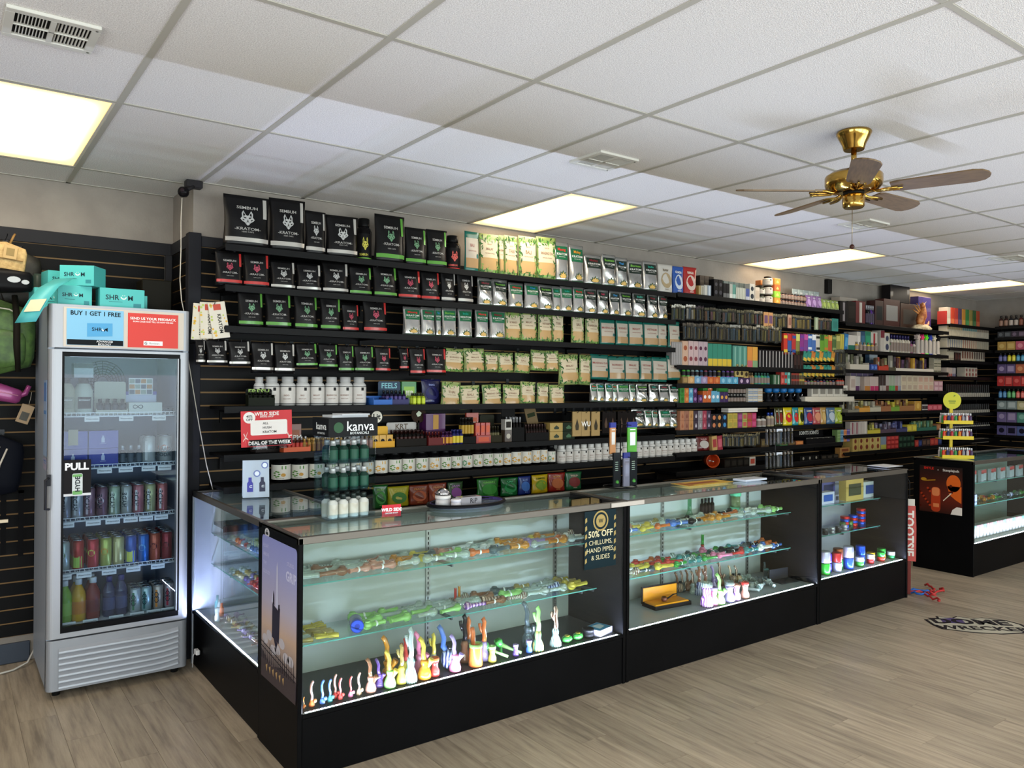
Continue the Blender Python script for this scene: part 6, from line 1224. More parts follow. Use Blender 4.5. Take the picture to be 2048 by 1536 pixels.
# ---- teal cartons on top of the fridge
FT = 1.9585
def shroom(x, y, z, w, d, h, rz, label):
    t = thing('teal_carton', label, 'carton', (x, y, z), (0, 0, rz)); ob('carton', MB().box((-w/2, 0, 0), (w/2, d, h), ch=.0015), t, mats=M('#4fb3b0', .42))
    s = w*.145; pm = MB().text('SHR', -w*.02-s*.35, h*.56, s*1.15, 0, y=-.0008, align='R', bold=.02).text('M', w*.02+s*.70, h*.56, s*1.15, 0, y=-.0008, align='L', bold=.02).flat(rect(-w*.3, h*.34, 0, h*.355), -.0008, 0).flat(rect(w*.2+.01, h*.12, w*.42, h*.30), -.0008, 2)
    arc = [(s*.18+s*.48*math.cos(a), h*.60+s*.46*math.sin(a)) for a in [PI+PI*k/10 for k in range(11)]]; pm.flat(arc+[(s*.18+(p-s*.18)*.62, h*.60+(q-h*.60)*.55) for p, q in arc[::-1]], -.0009, 1).flat(circle(s*.02, h*.60+s*.22, s*.07, 8), -.0009, 1).flat(circle(s*.34, h*.60+s*.22, s*.07, 8), -.0009, 1)
    ob('print', pm, t, mats=[M('#16323a', .4), M('#cfe6dc', .4), M('#2f7f86', .4)])
def tpx(px, y): return aty(px, 600, y).x
shroom(tpx(150, 4.58), 4.58, FT, .155, .14, .11, 0, 'teal carton at the front of the pile on the fridge')
shroom(tpx(245, 4.56), 4.56, FT, .215, .14, .108, 0, 'teal carton with a big smile logo, alone on the fridge top')
shroom(tpx(283, 4.72), 4.72, FT, .06, .14, .095, 0, 'narrow teal carton peeking out behind the smile carton')
shroom(tpx(110, 4.76), 4.76, FT, .19, .14, .105, .1, 'rear teal carton under the stack on the fridge')
shroom(tpx(130, 4.76), 4.77, FT+.106, .16, .13, .095, .15, 'small teal carton behind the top one of the pile')
shroom(tpx(147, 4.60)+.012, 4.585, FT+.1105, .17, .14, .105, -.55, 'teal carton turned sideways on top of the pile')
tag(ob('bin_box', MB().box((-.08, 0, 0), (.08, .16, .20), ch=.006), None, (tpx(318, 4.75), 4.80, FT), mats=M('#17150f', .5)), 'dark brown bin standing behind the teal cartons on the fridge', 'bin')
# curled flyer hanging over the edge
pts = [aty(px, py, y) for px, py, y in ((148, 556, 4.555), (118, 573, 4.50), (98, 598, 4.43), (84, 622, 4.40), (72, 643, 4.385))]
vs = []; 
for p in pts: vs += [p, p+Vector((-.065, -.0, -.030)) if False else p+Vector((-.085, .02, -.010))]
mb = MB().add(vs, [(2*k, 2*k+1, 2*k+3, 2*k+2) for k in range(4)], 0, True)
t = tag(ob('curled_flyer', mb, None, mats=M('#4aa5a8', .4)), 'curled teal flyer drooping off the cartons on the fridge', 'flyer')
q = [pts[2]+Vector((-.01, -.003, 0)), pts[2]+Vector((-.075, .012, -.008)), pts[3]+Vector((-.075, .012, -.008)), pts[3]+Vector((-.01, -.003, 0))]
ob('photo_strip', MB().add(q, [(0, 1, 2, 3)]), t, mats=M('#d0b898', .4))
sol = t.modifiers.new('thickness', 'SOLIDIFY'); sol.thickness = .001
# ================================================================ hand blown glass in the cases
@lru_cache(None)
def PG(hexc, tr=.75, body=.0):      # solid coloured glass
    m, nt, N, L, b = nodes('blown_glass'); c = lin(hexc)
    b.inputs['Base Color'].default_value = c; b.inputs['Roughness'].default_value = .03; b.inputs['Transmission Weight'].default_value = tr*.7; b.inputs['IOR'].default_value = 1.4; b.inputs['Coat Weight'].default_value = 1; b.inputs['Coat Roughness'].default_value = .02
    t = N.new('ShaderNodeBsdfTransparent'); t.inputs[0].default_value = tuple(.3+.7*x for x in c[:3])+(1,); mx = N.new('ShaderNodeMixShader'); mx.inputs[0].default_value = .22
    L.new(b.outputs[0], mx.inputs[1]); L.new(t.outputs[0], mx.inputs[2]); L.new(mx.outputs[0], N['Material Output'].inputs[0]); return m
GL = {'clear': PG('#d4e2d8', .9), 'amber': PG('#dc9a2c', .7), 'peach': PG('#dba48c', .7), 'smoke': PG('#5a6a6c', .75), 'lime': PG('#a4dc80', .4), 'yellow': PG('#dccc50', .5), 'gold': PG('#cdb868', .8), 'purple': PG('#7a5aa8', .6), 'white': M('#ccd2cc', .1, 0, 0, 0, .5), 'red': PG('#cc4038', .5), 'orange': PG('#d87838', .5), 'blue': PG('#5a84cc', .6), 'teal': PG('#5aacaa', .7), 'pink': PG('#e88cae', .3), 'black': M('#121214', .08, 0, 0, 0, .6), 'green': PG('#4aac4a', .5), 'brown': PG('#9a6a48', .65), 'lilac': PG('#b09ccc', .6),
      'swirl blue': SWIRL('#2a3a7a', '#c8d0e0', 22), 'swirl brown': SWIRL('#5a3a2a', '#c0a890', 20, .3), 'swirl green': SWIRL('#4a7a5a', '#c8b068', 18, .3), 'striped clear': SWIRL('#e0e8e0', '#6a8a84', 30, .45), 'swirl violet': SWIRL('#6a3a8a', '#d0a8c8', 20, .25), 'speckled': SWIRL('#b8c0b0', '#7a4a3a', 34, .35), 'swirl tan': SWIRL('#a07a50', '#d8c4a0', 16, .3)}
RX = lambda a: Matrix.Rotation(a, 4, 'X')
RY = lambda a: Matrix.Rotation(a, 4, 'Y')
@lru_cache(None)
def t_spoon(c, k):      # spoon pipe lying along +X, bowl upwards
    L_ = (.095, .11, .10)[k % 3]; rb = (.0175, .019, .016)[k % 3]
    mb = MB(); mb.X = Matrix.Translation((0, 0, rb)) @ RY(PI/2)
    mb.lathe([(0, -L_*.5-.001), (rb*.7, -L_*.5+.003), (rb, -L_*.5+rb), (rb*.8, -L_*.5+rb*1.7), (rb*.5, -L_*.12), (rb*.52, L_*.1), (rb*.42, L_*.38), (rb*.55, L_*.47), (rb*.5, L_*.5)], 12)
    bw = MB(); bw.X = Matrix.Translation((-L_*.5+rb, 0, rb*1.55)); bw.lathe([(rb*.62, 0), (rb*.66, rb*.42), (rb*.5, rb*.46), (rb*.2, rb*.1)], 12)
    out = [('glass_body', mb.mesh('glass_body', GL[c])), ('bowl', bw.mesh('bowl', GL[c]))]
    if k % 2:
        m2 = MB(); m2.X = Matrix.Translation((L_*.08, 0, rb*1.0)) @ RY(PI/2); m2.lathe([(rb*.56, -.004), (rb*.66, 0), (rb*.56, .004)], 12, cap=False); out.append(('ring', m2.mesh('ring', GL['white' if c != 'white' else 'blue'])))
    return out
@lru_cache(None)
def t_chillum(c):
    mb = MB(); mb.X = Matrix.Translation((0, 0, .011)) @ RY(PI/2); mb.lathe([(.006, -.045), (.007, -.04), (.006, 0), (.010, .028), (.011, .045), (.009, .045)], 10)
    b = MB(); b.X = Matrix.Translation((.0, 0, .0175)); b.lathe([(.004, 0), (.004, .003), (0, .005)], 8)
    return [('glass_body', mb.mesh('glass_body', GL[c])), ('foot_bead', b.mesh('foot_bead', GL[c]))]
@lru_cache(None)
def t_bub(style, c1, c2):   # upright pieces, nominal height .15
    if style == 'sherlock':
        a = MB().lathe([(.020, 0), (.023, .006), (.021, .020), (.012, .034), (.010, .040)], 14); n = MB().tube([(0, 0, .036), (.004, 0, .062), (-.004, 0, .085), (-.006, 0, .115), (.002, 0, .138), (.010, 0, .148)], [.011, .008, .0085, .009, .009, .008], 9); b = MB(); b.X = Matrix.Translation((.024, -.004, .034)); b.lathe([(0, -.014), (.011, -.009), (.014, 0), (.011, .009), (.006, .012)], 12)
        return [('chamber', a.mesh('chamber', GL[c1])), ('neck', n.mesh('neck', GL[c2])), ('bowl', b.mesh('bowl', GL[c1]))]
    if style == 'bubbler':
        a = MB().lathe([(.026, 0), (.030, .004), (.030, .018), (.022, .038), (.013, .048), (.018, .058), (.018, .066), (.010, .072)], 16); n = MB().tube([(0, 0, .066), (-.006, 0, .09), (-.003, 0, .115), (-.012, 0, .138), (-.024, 0, .149)], [.012, .010, .010, .0095, .009], 10); b = MB(); b.X = Matrix.Translation((.026, -.005, .062)) @ RY(.5); b.lathe([(.006, -.02), (.008, -.006), (.013, .006), (.012, .014), (.008, .012)], 12)
        return [('chamber', a.mesh('chamber', GL[c1])), ('neck', n.mesh('neck', GL[c2])), ('bowl', b.mesh('bowl', GL[c2]))]
    if style == 'sphere':
        a = MB().lathe([(.014, 0), (.030, .012), (.036, .035), (.030, .058), (.014, .070)], 18); n = MB().tube([(-.010, 0, .062), (-.026, 0, .078), (-.022, 0, .105), (-.034, 0, .135), (-.046, 0, .149)], [.013, .012, .011, .010, .009], 10); b = MB(); b.X = Matrix.Translation((.004, -.006, .074)); b.lathe([(.008, -.01), (.013, 0), (.013, .01), (.008, .008)], 12)
        return [('chamber', a.mesh('chamber', GL[c1])), ('neck', n.mesh('neck', GL[c2])), ('bowl', b.mesh('bowl', GL['black']))]
    if style == 'squat':
        a = MB().lathe([(.045, 0), (.052, .012), (.048, .045), (.030, .075), (.034, .10), (.042, .12)], 16); b = MB().lathe([(.040, .118), (.044, .125), (.044, .145), (.036, .150), (.020, .13)], 16)
        return [('chamber', a.mesh('chamber', GL[c1])), ('rim', b.mesh('rim', GL[c2]))]
    if style == 'cup':
        a = MB().lathe([(.030, 0), (.034, .004), (.029, .075), (.031, .080)], 16); b = MB().lathe([(.031, .074), (.032, .088), (.026, .088), (.024, .076)], 16, cap=False); n = MB().tube([(-.012, .01, .07), (-.014, .01, .10), (-.013, .01, .125), (-.018, .01, .148)], [.010, .012, .010, .010], 9)
        return [('chamber', a.mesh('chamber', GL[c1])), ('rim', b.mesh('rim', GL[c2])), ('neck', n.mesh('neck', GL[c1]))]
    if style == 'tall':
        a = MB().lathe([(.030, 0), (.033, .005), (.030, .02), (.016, .042), (.020, .056), (.014, .068)], 14); n = MB().tube([(0, 0, .064), (.004, 0, .085), (-.002, 0, .11), (.003, 0, .135), (-.006, 0, .149)], [.013, .012, .012, .011, .010], 9); h = MB().tube([(-.010, 0, .10), (-.020, 0, .118), (-.021, 0, .13)], [.007, .008, .009], 8)
        return [('chamber', a.mesh('chamber', GL[c1])), ('neck', n.mesh('neck', GL[c2])), ('bowl', h.mesh('bowl', GL[c2]))]
def upright(px, pb, pt, zdeck, style, c1, c2, where, rz=0.):
    p = atz(px, pb, zdeck); top = aty(px, pt, p.y).z; s = (top-zdeck)/.15
    sx = min(s*.85, 1.15) if style not in ('squat', 'tall') else s*.8 if style == 'squat' else min(s*.7, .95)
    p.y = min(max(p.y, YF+.075), YB-.065)
    if p.y > 3.16: s = min(s, (.445-zdeck)/.15); sx = min(sx, s)
    elif top > .43: p.y = min(p.y, 3.19-.06*sx)
    spawn(t_bub(style, c1, c2), 'glass_bubbler', '%s%s glass %s %s' % (c1, '' if c1 == c2 else ' and '+c2, {'sherlock': 'bent pipe', 'bubbler': 'bubbler', 'sphere': 'round bubbler', 'squat': 'squat bubbler', 'cup': 'cup bubbler', 'tall': 'tall bubbler'}[style], where), 'bubbler', (p.x, p.y, zdeck+.0006), rz-.6, None, (sx, sx, s))
def c5(x, y): return 600+.1709*x, 1200+.1709*y
def c6(x, y): return 850+.19043*x, 1170+.19043*y
W1 = 'on the floor of the pipe case'
for x, yb, yt, st, a, b in ((95, 1315, 1180, 'sherlock', 'orange', 'orange'), (180, 1285, 985, 'sherlock', 'orange', 'peach'), (285, 1235, 955, 'sherlock', 'blue', 'blue'), (372, 1212, 945, 'sherlock', 'teal', 'blue'), (410, 1150, 870, 'sherlock', 'red', 'peach'), (485, 1175, 925, 'sherlock', 'red', 'red'), (592, 1132, 893, 'sherlock', 'pink', 'red'), (693, 1112, 853, 'sherlock', 'swirl tan', 'peach'), (848, 1090, 700, 'bubbler', 'peach', 'brown'), (925, 1020, 690, 'bubbler', 'purple', 'purple'), (1000, 930, 412, 'bubbler', 'amber', 'amber'), (1090, 1045, 620, 'bubbler', 'lime', 'yellow'), (1185, 975, 520, 'tall', 'yellow', 'gold'), (1232, 925, 442, 'tall', 'yellow', 'red'), (1340, 990, 352, 'tall', 'striped clear', 'clear'), (1455, 920, 440, 'bubbler', 'amber', 'yellow'), (1400, 855, 380, 'bubbler', 'pink', 'pink'), (1560, 830, 392, 'tall', 'clear', 'yellow'), (1602, 905, 682, 'squat', 'red', 'orange'), (1745, 800, 300, 'sphere', 'swirl blue', 'blue'), (1855, 855, 430, 'bubbler', 'pink', 'lilac')):
    upright(*c5(x, yb), c5(x, yt)[1], .255, st, a, b, W1)
for x, yb, yt, st, a, b in ((385, 790, 300, 'tall', 'brown', 'black'), (455, 750, 320, 'tall', 'smoke', 'orange'), (560, 865, 462, 'cup', 'orange', 'lime'), (615, 790, 345, 'tall', 'lilac', 'orange'), (740, 825, 655, 'squat', 'yellow', 'lime'), (970, 755, 628, 'squat', 'purple', 'lilac'), (1045, 640, 162, 'bubbler', 'smoke', 'smoke'), (1112, 720, 585, 'squat', 'blue', 'lilac'), (1200, 695, 232, 'tall', 'swirl green', 'lime'), (1385, 650, 232, 'tall', 'striped clear', 'swirl brown')):
    upright(*c6(x, yb), c6(x, yt)[1], .255, st, a, b, W1)
for (x0, y0), (x1, y1), n in (((760, 545), (930, 770), 'left'), ((920, 520), (1070, 730), 'right')):
    a = atz(*c6(x1, y1), .27); t = thing('hammer_pipe', 'long green glass hammer pipe leaning beside the %s squat bubbler' % {'left': 'yellow', 'right': 'purple'}[n], 'pipe', (a.x, a.y+.045, .2555), (0, 0, 2.5)); ob('stem', MB().tube([(0, 0, .010), (.05, 0, .028), (.10, 0, .05)], [.008, .007, .012], 10), t, mats=GL['lime']); ob('head', MB().lathe([(.010, -.02), (.020, -.008), (.022, .01), (.015, .022), (.010, .015)], 12), t, (.11, 0, .056), (0, .5, 0), mats=GL['green']); ob('foot', MB().tube([(.10, 0, .05), (.10, 0, .02), (.10, 0, .0)], [.008, .009, .011], 8), t, mats=GL['green'])
for k, (x, y) in enumerate(((1492, 600), (1605, 570))):
    a = atz(*c6(x, y), .256); t = thing('silicone_pipe', 'green oval pipe, %s' % ('nearer to the bubblers' if k == 0 else 'nearer to the lilac card box'), 'pipe', (a.x, a.y, .2555), (0, 0, .3)); ob('body', MB().lathe([(0, 0), (.018, .003), (.026, .016), (.020, .030), (0, .034)], 14, rx=1.4), t, mats=GL['green']); ob('rim', MB().lathe([(.012, .030), (.014, .036), (.009, .036)], 12), t, mats=GL['yellow'])
a = atz(*c6(1712, 540), .256); tag(ob('grinder', MB().lathe([(.03, 0), (.032, .004), (.032, .022), (.029, .024), (.029, .027), (.032, .029), (.032, .042), (.028, .045)], 20), None, (a.x, a.y, .2555), mats=M('#1c1c1e', .35, .5)), 'round black grinder beside the card box in the pipe case', 'grinder')
a = atz(*c6(1860, 520), .256); t = thing('card_box', 'white and sky blue flat box in the corner of the pipe case', 'box', (a.x, a.y+.03, .2555), (0, 0, .25)); ob('carton', MB().box((-.06, -.05, 0), (.06, .05, .035), ch=.001), t, mats=M('#b8b0c8', .4)); ob('print', MB().add([(-.055, -.045, .0356), (.055, -.045, .0356), (.055, .045, .0356), (-.055, .045, .0356)], [(0, 1, 2, 3)]).add([(-.03, -.03, .0362), (.03, -.02, .0362), (.04, .02, .0362), (-.02, .03, .0362)], [(0, 1, 2, 3)], 1), t, mats=[M('#4a9ac8', .4), M('#d8e4ec', .4)])
# ---- pipes lying on the glass shelves
def lay(x0, x1, y0, y1, z, nx, ny, pal, where, name='spoon_pipe', f=None, ang=.22, jit=.006):
    for j in range(ny):
        for i in range(nx):
            c = pal[min(len(pal)-1, int(len(pal)*(i+R.uniform(-.8, .8))/nx))] if not isinstance(pal[0], tuple) else R.choice(pal[min(len(pal)-1, int(len(pal)*i/nx))])
            if i == 0: c = c
            T_ = t_spoon(c, R.randrange(6)) if f is None else f(c)
            flip = R.choice((0, PI)); a = R.uniform(-ang, ang)+flip
            spawn(T_, name, '%s glass %s %s' % (c, 'pipe' if f is None else 'chillum', where), 'pipe', (x0+(x1-x0)*(i+.5)/nx+R.uniform(-jit, jit), y0+(y1-y0)*(j+.5)/ny, z+.0006), a, 'glass pipes '+where, (1.22, 1.22, 1.22) if f is None else (1.1, 1.1, 1.1))
C = lambda *a: tuple(a)
lay(1.20, 2.87, 3.205, 3.385, .722, 13, 4, [C('clear', 'clear', 'speckled'), C('clear', 'striped clear', 'brown'), C('clear', 'peach', 'clear'), C('peach', 'clear'), C('amber', 'gold', 'clear'), C('amber', 'clear', 'amber'), C('yellow', 'clear', 'smoke'), C('peach', 'lime', 'clear'), C('white', 'orange', 'clear'), C('white', 'smoke', 'clear'), C('clear', 'smoke', 'white'), C('white', 'amber', 'clear'), C('yellow', 'lilac', 'clear'), C('orange', 'amber', 'clear'), C('white', 'speckled', 'clear'), C('lime', 'purple', 'white')], 'on the upper shelf of the pipe case')
lay(1.19, 1.42, 3.19, 3.40, .467, 2, 9, [C('gold', 'gold', 'clear'), C('gold', 'yellow')], 'on the lower shelf of the pipe case', 'chillum', t_chillum, .2, .004)
lay(1.53, 2.87, 3.195, 3.385, .467, 10, 4, [C('lime', 'speckled'), C('lime', 'purple', 'clear'), C('lime', 'clear', 'clear'), C('striped clear', 'red', 'clear'), C('clear', 'lime', 'yellow'), C('speckled', 'clear', 'swirl violet'), C('yellow', 'red', 'teal'), C('brown', 'orange', 'swirl brown'), C('speckled', 'lime', 'smoke'), C('clear', 'clear', 'gold'), C('orange', 'brown', 'clear'), C('swirl blue', 'clear', 'clear'), C('yellow', 'clear', 'gold'), C('swirl blue', 'purple', 'clear')], 'on the lower shelf of the pipe case')
p = aty(707, 1240, 3.25); t = thing('blue_jar', 'cobalt blue cylinder jar lying on the lower pipe shelf', 'jar', (p.x-.005, 3.20, .467+.0305), (-PI/2, 0, -.35)); ob('jar', MB().lathe([(.029, 0), (.030, .004), (.030, .09), (.028, .094)], 20), t, mats=M('#1a2f88', .25, 0, 0, 0, .5)); ob('base_ring', MB().lathe([(.012, -.0015), (.020, -.0005), (.026, -.001)], 20, cap=False), t, mats=M('#2a4ac0', .3))
p = aty(612, 1245, 3.25)
for k, (px, c) in enumerate(((928, 'red'), (940, 'amber'))): q = aty(px, 1197, 3.24); tag(ob('glass_tube', MB().lathe([(.012, 0), (.010, .012), (.007, .02), (.007, .085), (.0085, .088)], 12), None, (q.x, 3.32+.02*k, .4676+.0), mats=GL[c]), c+' glass tube standing upright on the lower pipe shelf', 'tube')
# ---- middle case
lay(3.00, 4.66, 3.205, 3.345, .722, 12, 3, [C('lime', 'orange', 'speckled'), C('clear', 'blue', 'peach'), C('lime', 'clear', 'yellow'), C('orange', 'clear', 'gold'), C('red', 'blue', 'clear'), C('green', 'black', 'clear'), C('amber', 'gold', 'clear'), C('white', 'clear', 'amber'), C('orange', 'black', 'clear'), C('clear', 'white', 'lime'), C('white', 'swirl brown', 'clear'), C('lime', 'gold', 'speckled')], 'on the upper shelf of the bubbler case')
lay(3.00, 4.66, 3.195, 3.385, .48, 12, 4, [C('white', 'red', 'green'), C('white', 'brown', 'speckled'), C('red', 'yellow', 'smoke'), C('yellow', 'orange', 'red'), C('red', 'green', 'yellow'), C('black', 'teal', 'striped clear'), C('swirl brown', 'smoke', 'green'), C('pink', 'smoke', 'teal'), C('green', 'black', 'red'), C('red', 'smoke', 'teal'), C('blue', 'black', 'white'), C('white', 'orange', 'blue')], 'on the lower shelf of the bubbler case')
def c2(x, y): return 1200+.22461*x, 940+.22461*y
W2 = 'on the floor of the bubbler case'
for x, yb, yt, st, a, b in ((625, 1065, 890, 'sphere', 'swirl brown', 'brown'), (690, 1070, 890, 'bubbler', 'smoke', 'swirl brown'), (735, 1060, 880, 'bubbler', 'brown', 'brown'), (830, 1100, 900, 'bubbler', 'clear', 'swirl brown'), (880, 1110, 850, 'tall', 'swirl blue', 'brown'), (935, 1100, 845, 'tall', 'swirl tan', 'brown'), (950, 1215, 1000, 'squat', 'swirl violet', 'striped clear'), (1010, 1060, 855, 'bubbler', 'lilac', 'lilac'), (1010, 1200, 1040, 'squat', 'pink', 'lilac'), (1075, 1195, 925, 'bubbler', 'lime', 'lime'), (1070, 1030, 820, 'bubbler', 'brown', 'swirl brown'), (1160, 1175, 995, 'squat', 'lilac', 'clear'), (1180, 1010, 850, 'sphere', 'swirl brown', 'swirl tan'), (1235, 1010, 850, 'sphere', 'swirl tan', 'swirl brown'), (1225, 1160, 1015, 'squat', 'swirl violet', 'peach'), (1295, 1140, 995, 'squat', 'peach', 'red'), (1480, 960, 820, 'cup', 'smoke', 'teal'), (1500, 820, 720, 'sherlock', 'clear', 'clear')):
    if (x, yb) == (1500, 820): continue
    upright(*c2(x, yb), c2(x, yt)[1], .265, st, a, b, W2)
lay(4.12, 4.46, 3.10, 3.36, .265, 3, 5, [C('clear', 'red', 'teal'), C('clear', 'striped clear'), C('clear', 'smoke'), C('swirl blue', 'clear', 'red')], W2, ang=1.2)
a = atz(*c2(640, 1215), .267); t = thing('pipe_gift_case', 'open dark presentation box lined with orange satin', 'box', (a.x, a.y+.04, .2655), (0, 0, -.10)); ob('tray', MB().box((-.14, -.06, 0), (.14, .06, .006)).box((-.14, -.06, .006), (.14, -.055, .022)).box((-.14, .055, .006), (.14, .06, .022)).box((-.14, -.055, .006), (-.135, .055, .022)).box((.135, -.055, .006), (.14, .055, .022)), t, mats=M('#15110f', .5)); ob('satin_lining', MB().box((-.134, -.054, .006), (.134, .054, .028), ch=.008), t, mats=M('#c88414', .4)); ob('lid', MB().box((-.14, .064, .01), (.14, .070, .11)), t, mats=M('#1a1512', .5)); ob('lid_lining', MB().box((-.132, .060, .018), (.132, .064, .102), ch=.001), t, mats=M('#c88414', .4))
t = thing('curved_pipe', 'brown carved pipe with a thin black stem in the satin box', 'pipe', (a.x, a.y+.04, .2655+.0285), (0, 0, .2)); ob('bowl', MB().lathe([(.010, 0), (.017, .006), (.018, .022), (.013, .028), (.009, .02)], 14), t, (-.03, 0, 0), mats=M('#5a2f1a', .35)); ob('stem', MB().tube([(-.02, 0, .010), (.02, 0, .012), (.07, 0, .022), (.11, 0, .02)], [.007, .005, .004, .003], 8), t, mats=M('#17130f', .3))
q = aty(*c2(890, 330), 3.30); tag(ob('glass_beaker', MB().lathe([(.028, 0), (.030, .004), (.014, .05), (.013, .15), (.015, .155), (.012, .155), (.011, .05)], 16), None, (q.x, 3.385, .7226), mats=GLASS('#cfe8d8')), 'clear glass beaker neck standing on the upper bubbler shelf', 'beaker')
for k in range(4): q = aty(*c2(985+k*30, 330), 3.33); spawn(t_vial('#1c1714', '#141416', '#2a201c', .014, .115), 'dropper_bottle', 'black capped bottle standing on the upper bubbler shelf', 'bottle', (q.x, 3.40, .7226), 0, 'black capped bottles')
q = aty(*c2(1345, 300), 3.26); t = thing('lidded_jar', 'clear jar with mint green lid and base on the upper shelf', 'jar', (q.x, 3.385, .7226)); ob('base', MB().lathe([(.034, 0), (.036, .004), (.036, .035)], 18), t, mats=M('#6ac8a0', .3)); ob('glass', MB().lathe([(.031, .035), (.031, .11)], 18), t, mats=TINT('#8a9a70', .4)); ob('lid', MB().lathe([(.037, .11), (.037, .128), (.03, .137), (0, .138)], 18), t, mats=M('#6ac8a0', .3))
q = aty(*c2(1050, 600), 3.25); t = thing('mini_bong', 'green and pink little bong on the lower bubbler shelf', 'bong', (q.x, 3.375, .4806)); ob('base', MB().lathe([(.03, 0), (.032, .006), (.018, .04), (.010, .05)], 14), t, mats=GL['pink']); ob('tube', MB().lathe([(.010, .05), (.010, .125), (.012, .128)], 12), t, mats=GL['green']); ob('band', MB().lathe([(.0115, .052), (.0125, .058), (.0115, .064)], 12), t, mats=GL['red'])
a = atz(*c2(1740, 1000), .267); t = thing('flat_tray', 'dark open tray standing tilted in the corner of the bubbler case', 'tray', (a.x-.03, a.y+.06, .2656), (0, 0, -.1)); ob('tray', MB().box((-.09, -.05, 0), (.09, .05, .006), ch=.001), t, mats=M('#2a2c30', .4)); ob('lid', MB().box((-.09, .051, .0), (.09, .055, .075)), t, mats=M('#202226', .4))
# ---- grinder case
def c3(x, y): return 1600+.26047*x, 880+.26047*y
for x0, x1, yt, z, y, c, a_, l in ((168, 270, 310, .7286, 3.34, '#6a68a8', '#3a3a5a', 'lilac carton standing on the upper grinder shelf'), (168, 265, 400, .7286, 3.22, '#c0c4d0', '#2f5ab0', 'white and blue carton before the lilac one'), (270, 300, 420, .7286, 3.24, '#8a8a98', '#3a3a44', 'narrow grey carton on the upper grinder shelf'), (355, 488, 300, .7286, 3.22, '#c0a048', '#4a4a30', 'yellow carton with a device print'), (490, 592, 318, .7286, 3.24, '#c0c4b8', '#2f4a8a', 'white carton with blue marks beside the yellow one')):
    Xa = aty(*c3(x0, yt+60), y).x; Xb = aty(*c3(x1, yt+60), y).x; top = min(.940, aty(*c3((x0+x1)/2, yt), y).z)
    spawn(t_box(round(Xb-Xa, 3), .06, round(top-z, 3), c, a_, 'panel'), 'carton', l, 'carton', (max((Xa+Xb)/2, 4.757+(Xb-Xa)/2), y, z))
@lru_cache(None)
def t_grinder(c1, c2, r, h):
    a = MB().lathe([(r*.96, 0), (r, h*.03), (r, h*.46), (r*.95, h*.49)], 18).mesh('lower_half', M(c1, .28, .6)); b = MB().lathe([(r*.95, h*.51), (r, h*.54), (r, h*.95), (r*.94, h)], 18).mesh('upper_half', M(c2, .28, .6)); g = MB().lathe([(r*.9, h*.48), (r*.9, h*.52)], 18, cap=False).mesh('seam_ring', M('#3a3a3c', .3, .8)); return [('lower_half', a), ('upper_half', b), ('seam_ring', g)]
for k in range(9):
    c = (('#2a4ab0', '#b82a2a'), ('#b82a2a', '#2a4ab0'))[k % 2]; col, row = k % 4, k//4
    if k == 8: col, row = 2, 2
    q = aty(*c3(345+col*62, 640), 3.28); spawn(t_grinder(c[0], c[1], .034, .04), 'grinder', 'red and blue grinder in the stack of tins, %s layer' % ('lowest', 'middle', 'top')[row], 'grinder', (aty(*c3(345+col*62, 640), 3.30).x, 3.30, .5156+row*.0405), 0, 'red and blue grinders')
for k in range(8): spawn(t_grinder(*R.choice((('#8a8a90', '#a8a8ac'), ('#2a2a2c', '#4a4a4c'), ('#a82a24', '#c8c8cc'))), .022, .045), 'grinder', 'small metal grinder at the front of the middle grinder shelf', 'grinder', (4.80+k*.085, 3.20+R.uniform(0, .01), .5156), 0, 'small metal grinders')
for k in range(4): spawn(t_grinder('#2a4a34', '#6a8a4a', .022, .04), 'grinder', 'green grinder beside the tin stack', 'grinder', (5.48+k*.05, 3.27+.03*(k % 2), .5156), 0, 'green grinders')
GCOL = [('#1f5ab8', '#c8a02a', .028, .13), ('#8a8a94', '#2a2a30', .022, .11), ('#2f9a2a', '#b0b0b8', .030, .12), ('#3a2f8a', '#4a3aa0', .032, .10), ('#9a9aa4', '#a82f2a', .028, .10), ('#2f8a34', '#8a4a2a', .030, .11), ('#2f50b8', '#b8b8c4', .030, .12), ('#a8a8b0', '#8a8a94', .026, .10), ('#3fa03a', '#c0c0c8', .026, .05), ('#1f4ab0', '#1f4ab0', .028, .10), ('#c02f2a', '#d8d8dc', .022, .05), ('#b8b8c0', '#c8a02a', .024, .05), ('#c03a2a', '#2f8a34', .024, .05), ('#c8a02a', '#2f8a34', .026, .06), ('#2f8a4a', '#d0d0d4', .024, .04)]
for k, (a_, b_, r_, h_) in enumerate(GCOL):
    spawn(t_grinder(a_, b_, round(r_*1.15, 4), round(h_*1.35, 3)), 'grinder', '%s and %s cylinder grinder on the floor of the grinder case' % (cname(a_), cname(b_)), 'grinder', (4.79+k*.073, 3.075+.035*(k % 2), .2836), 0, 'cylinder grinders')
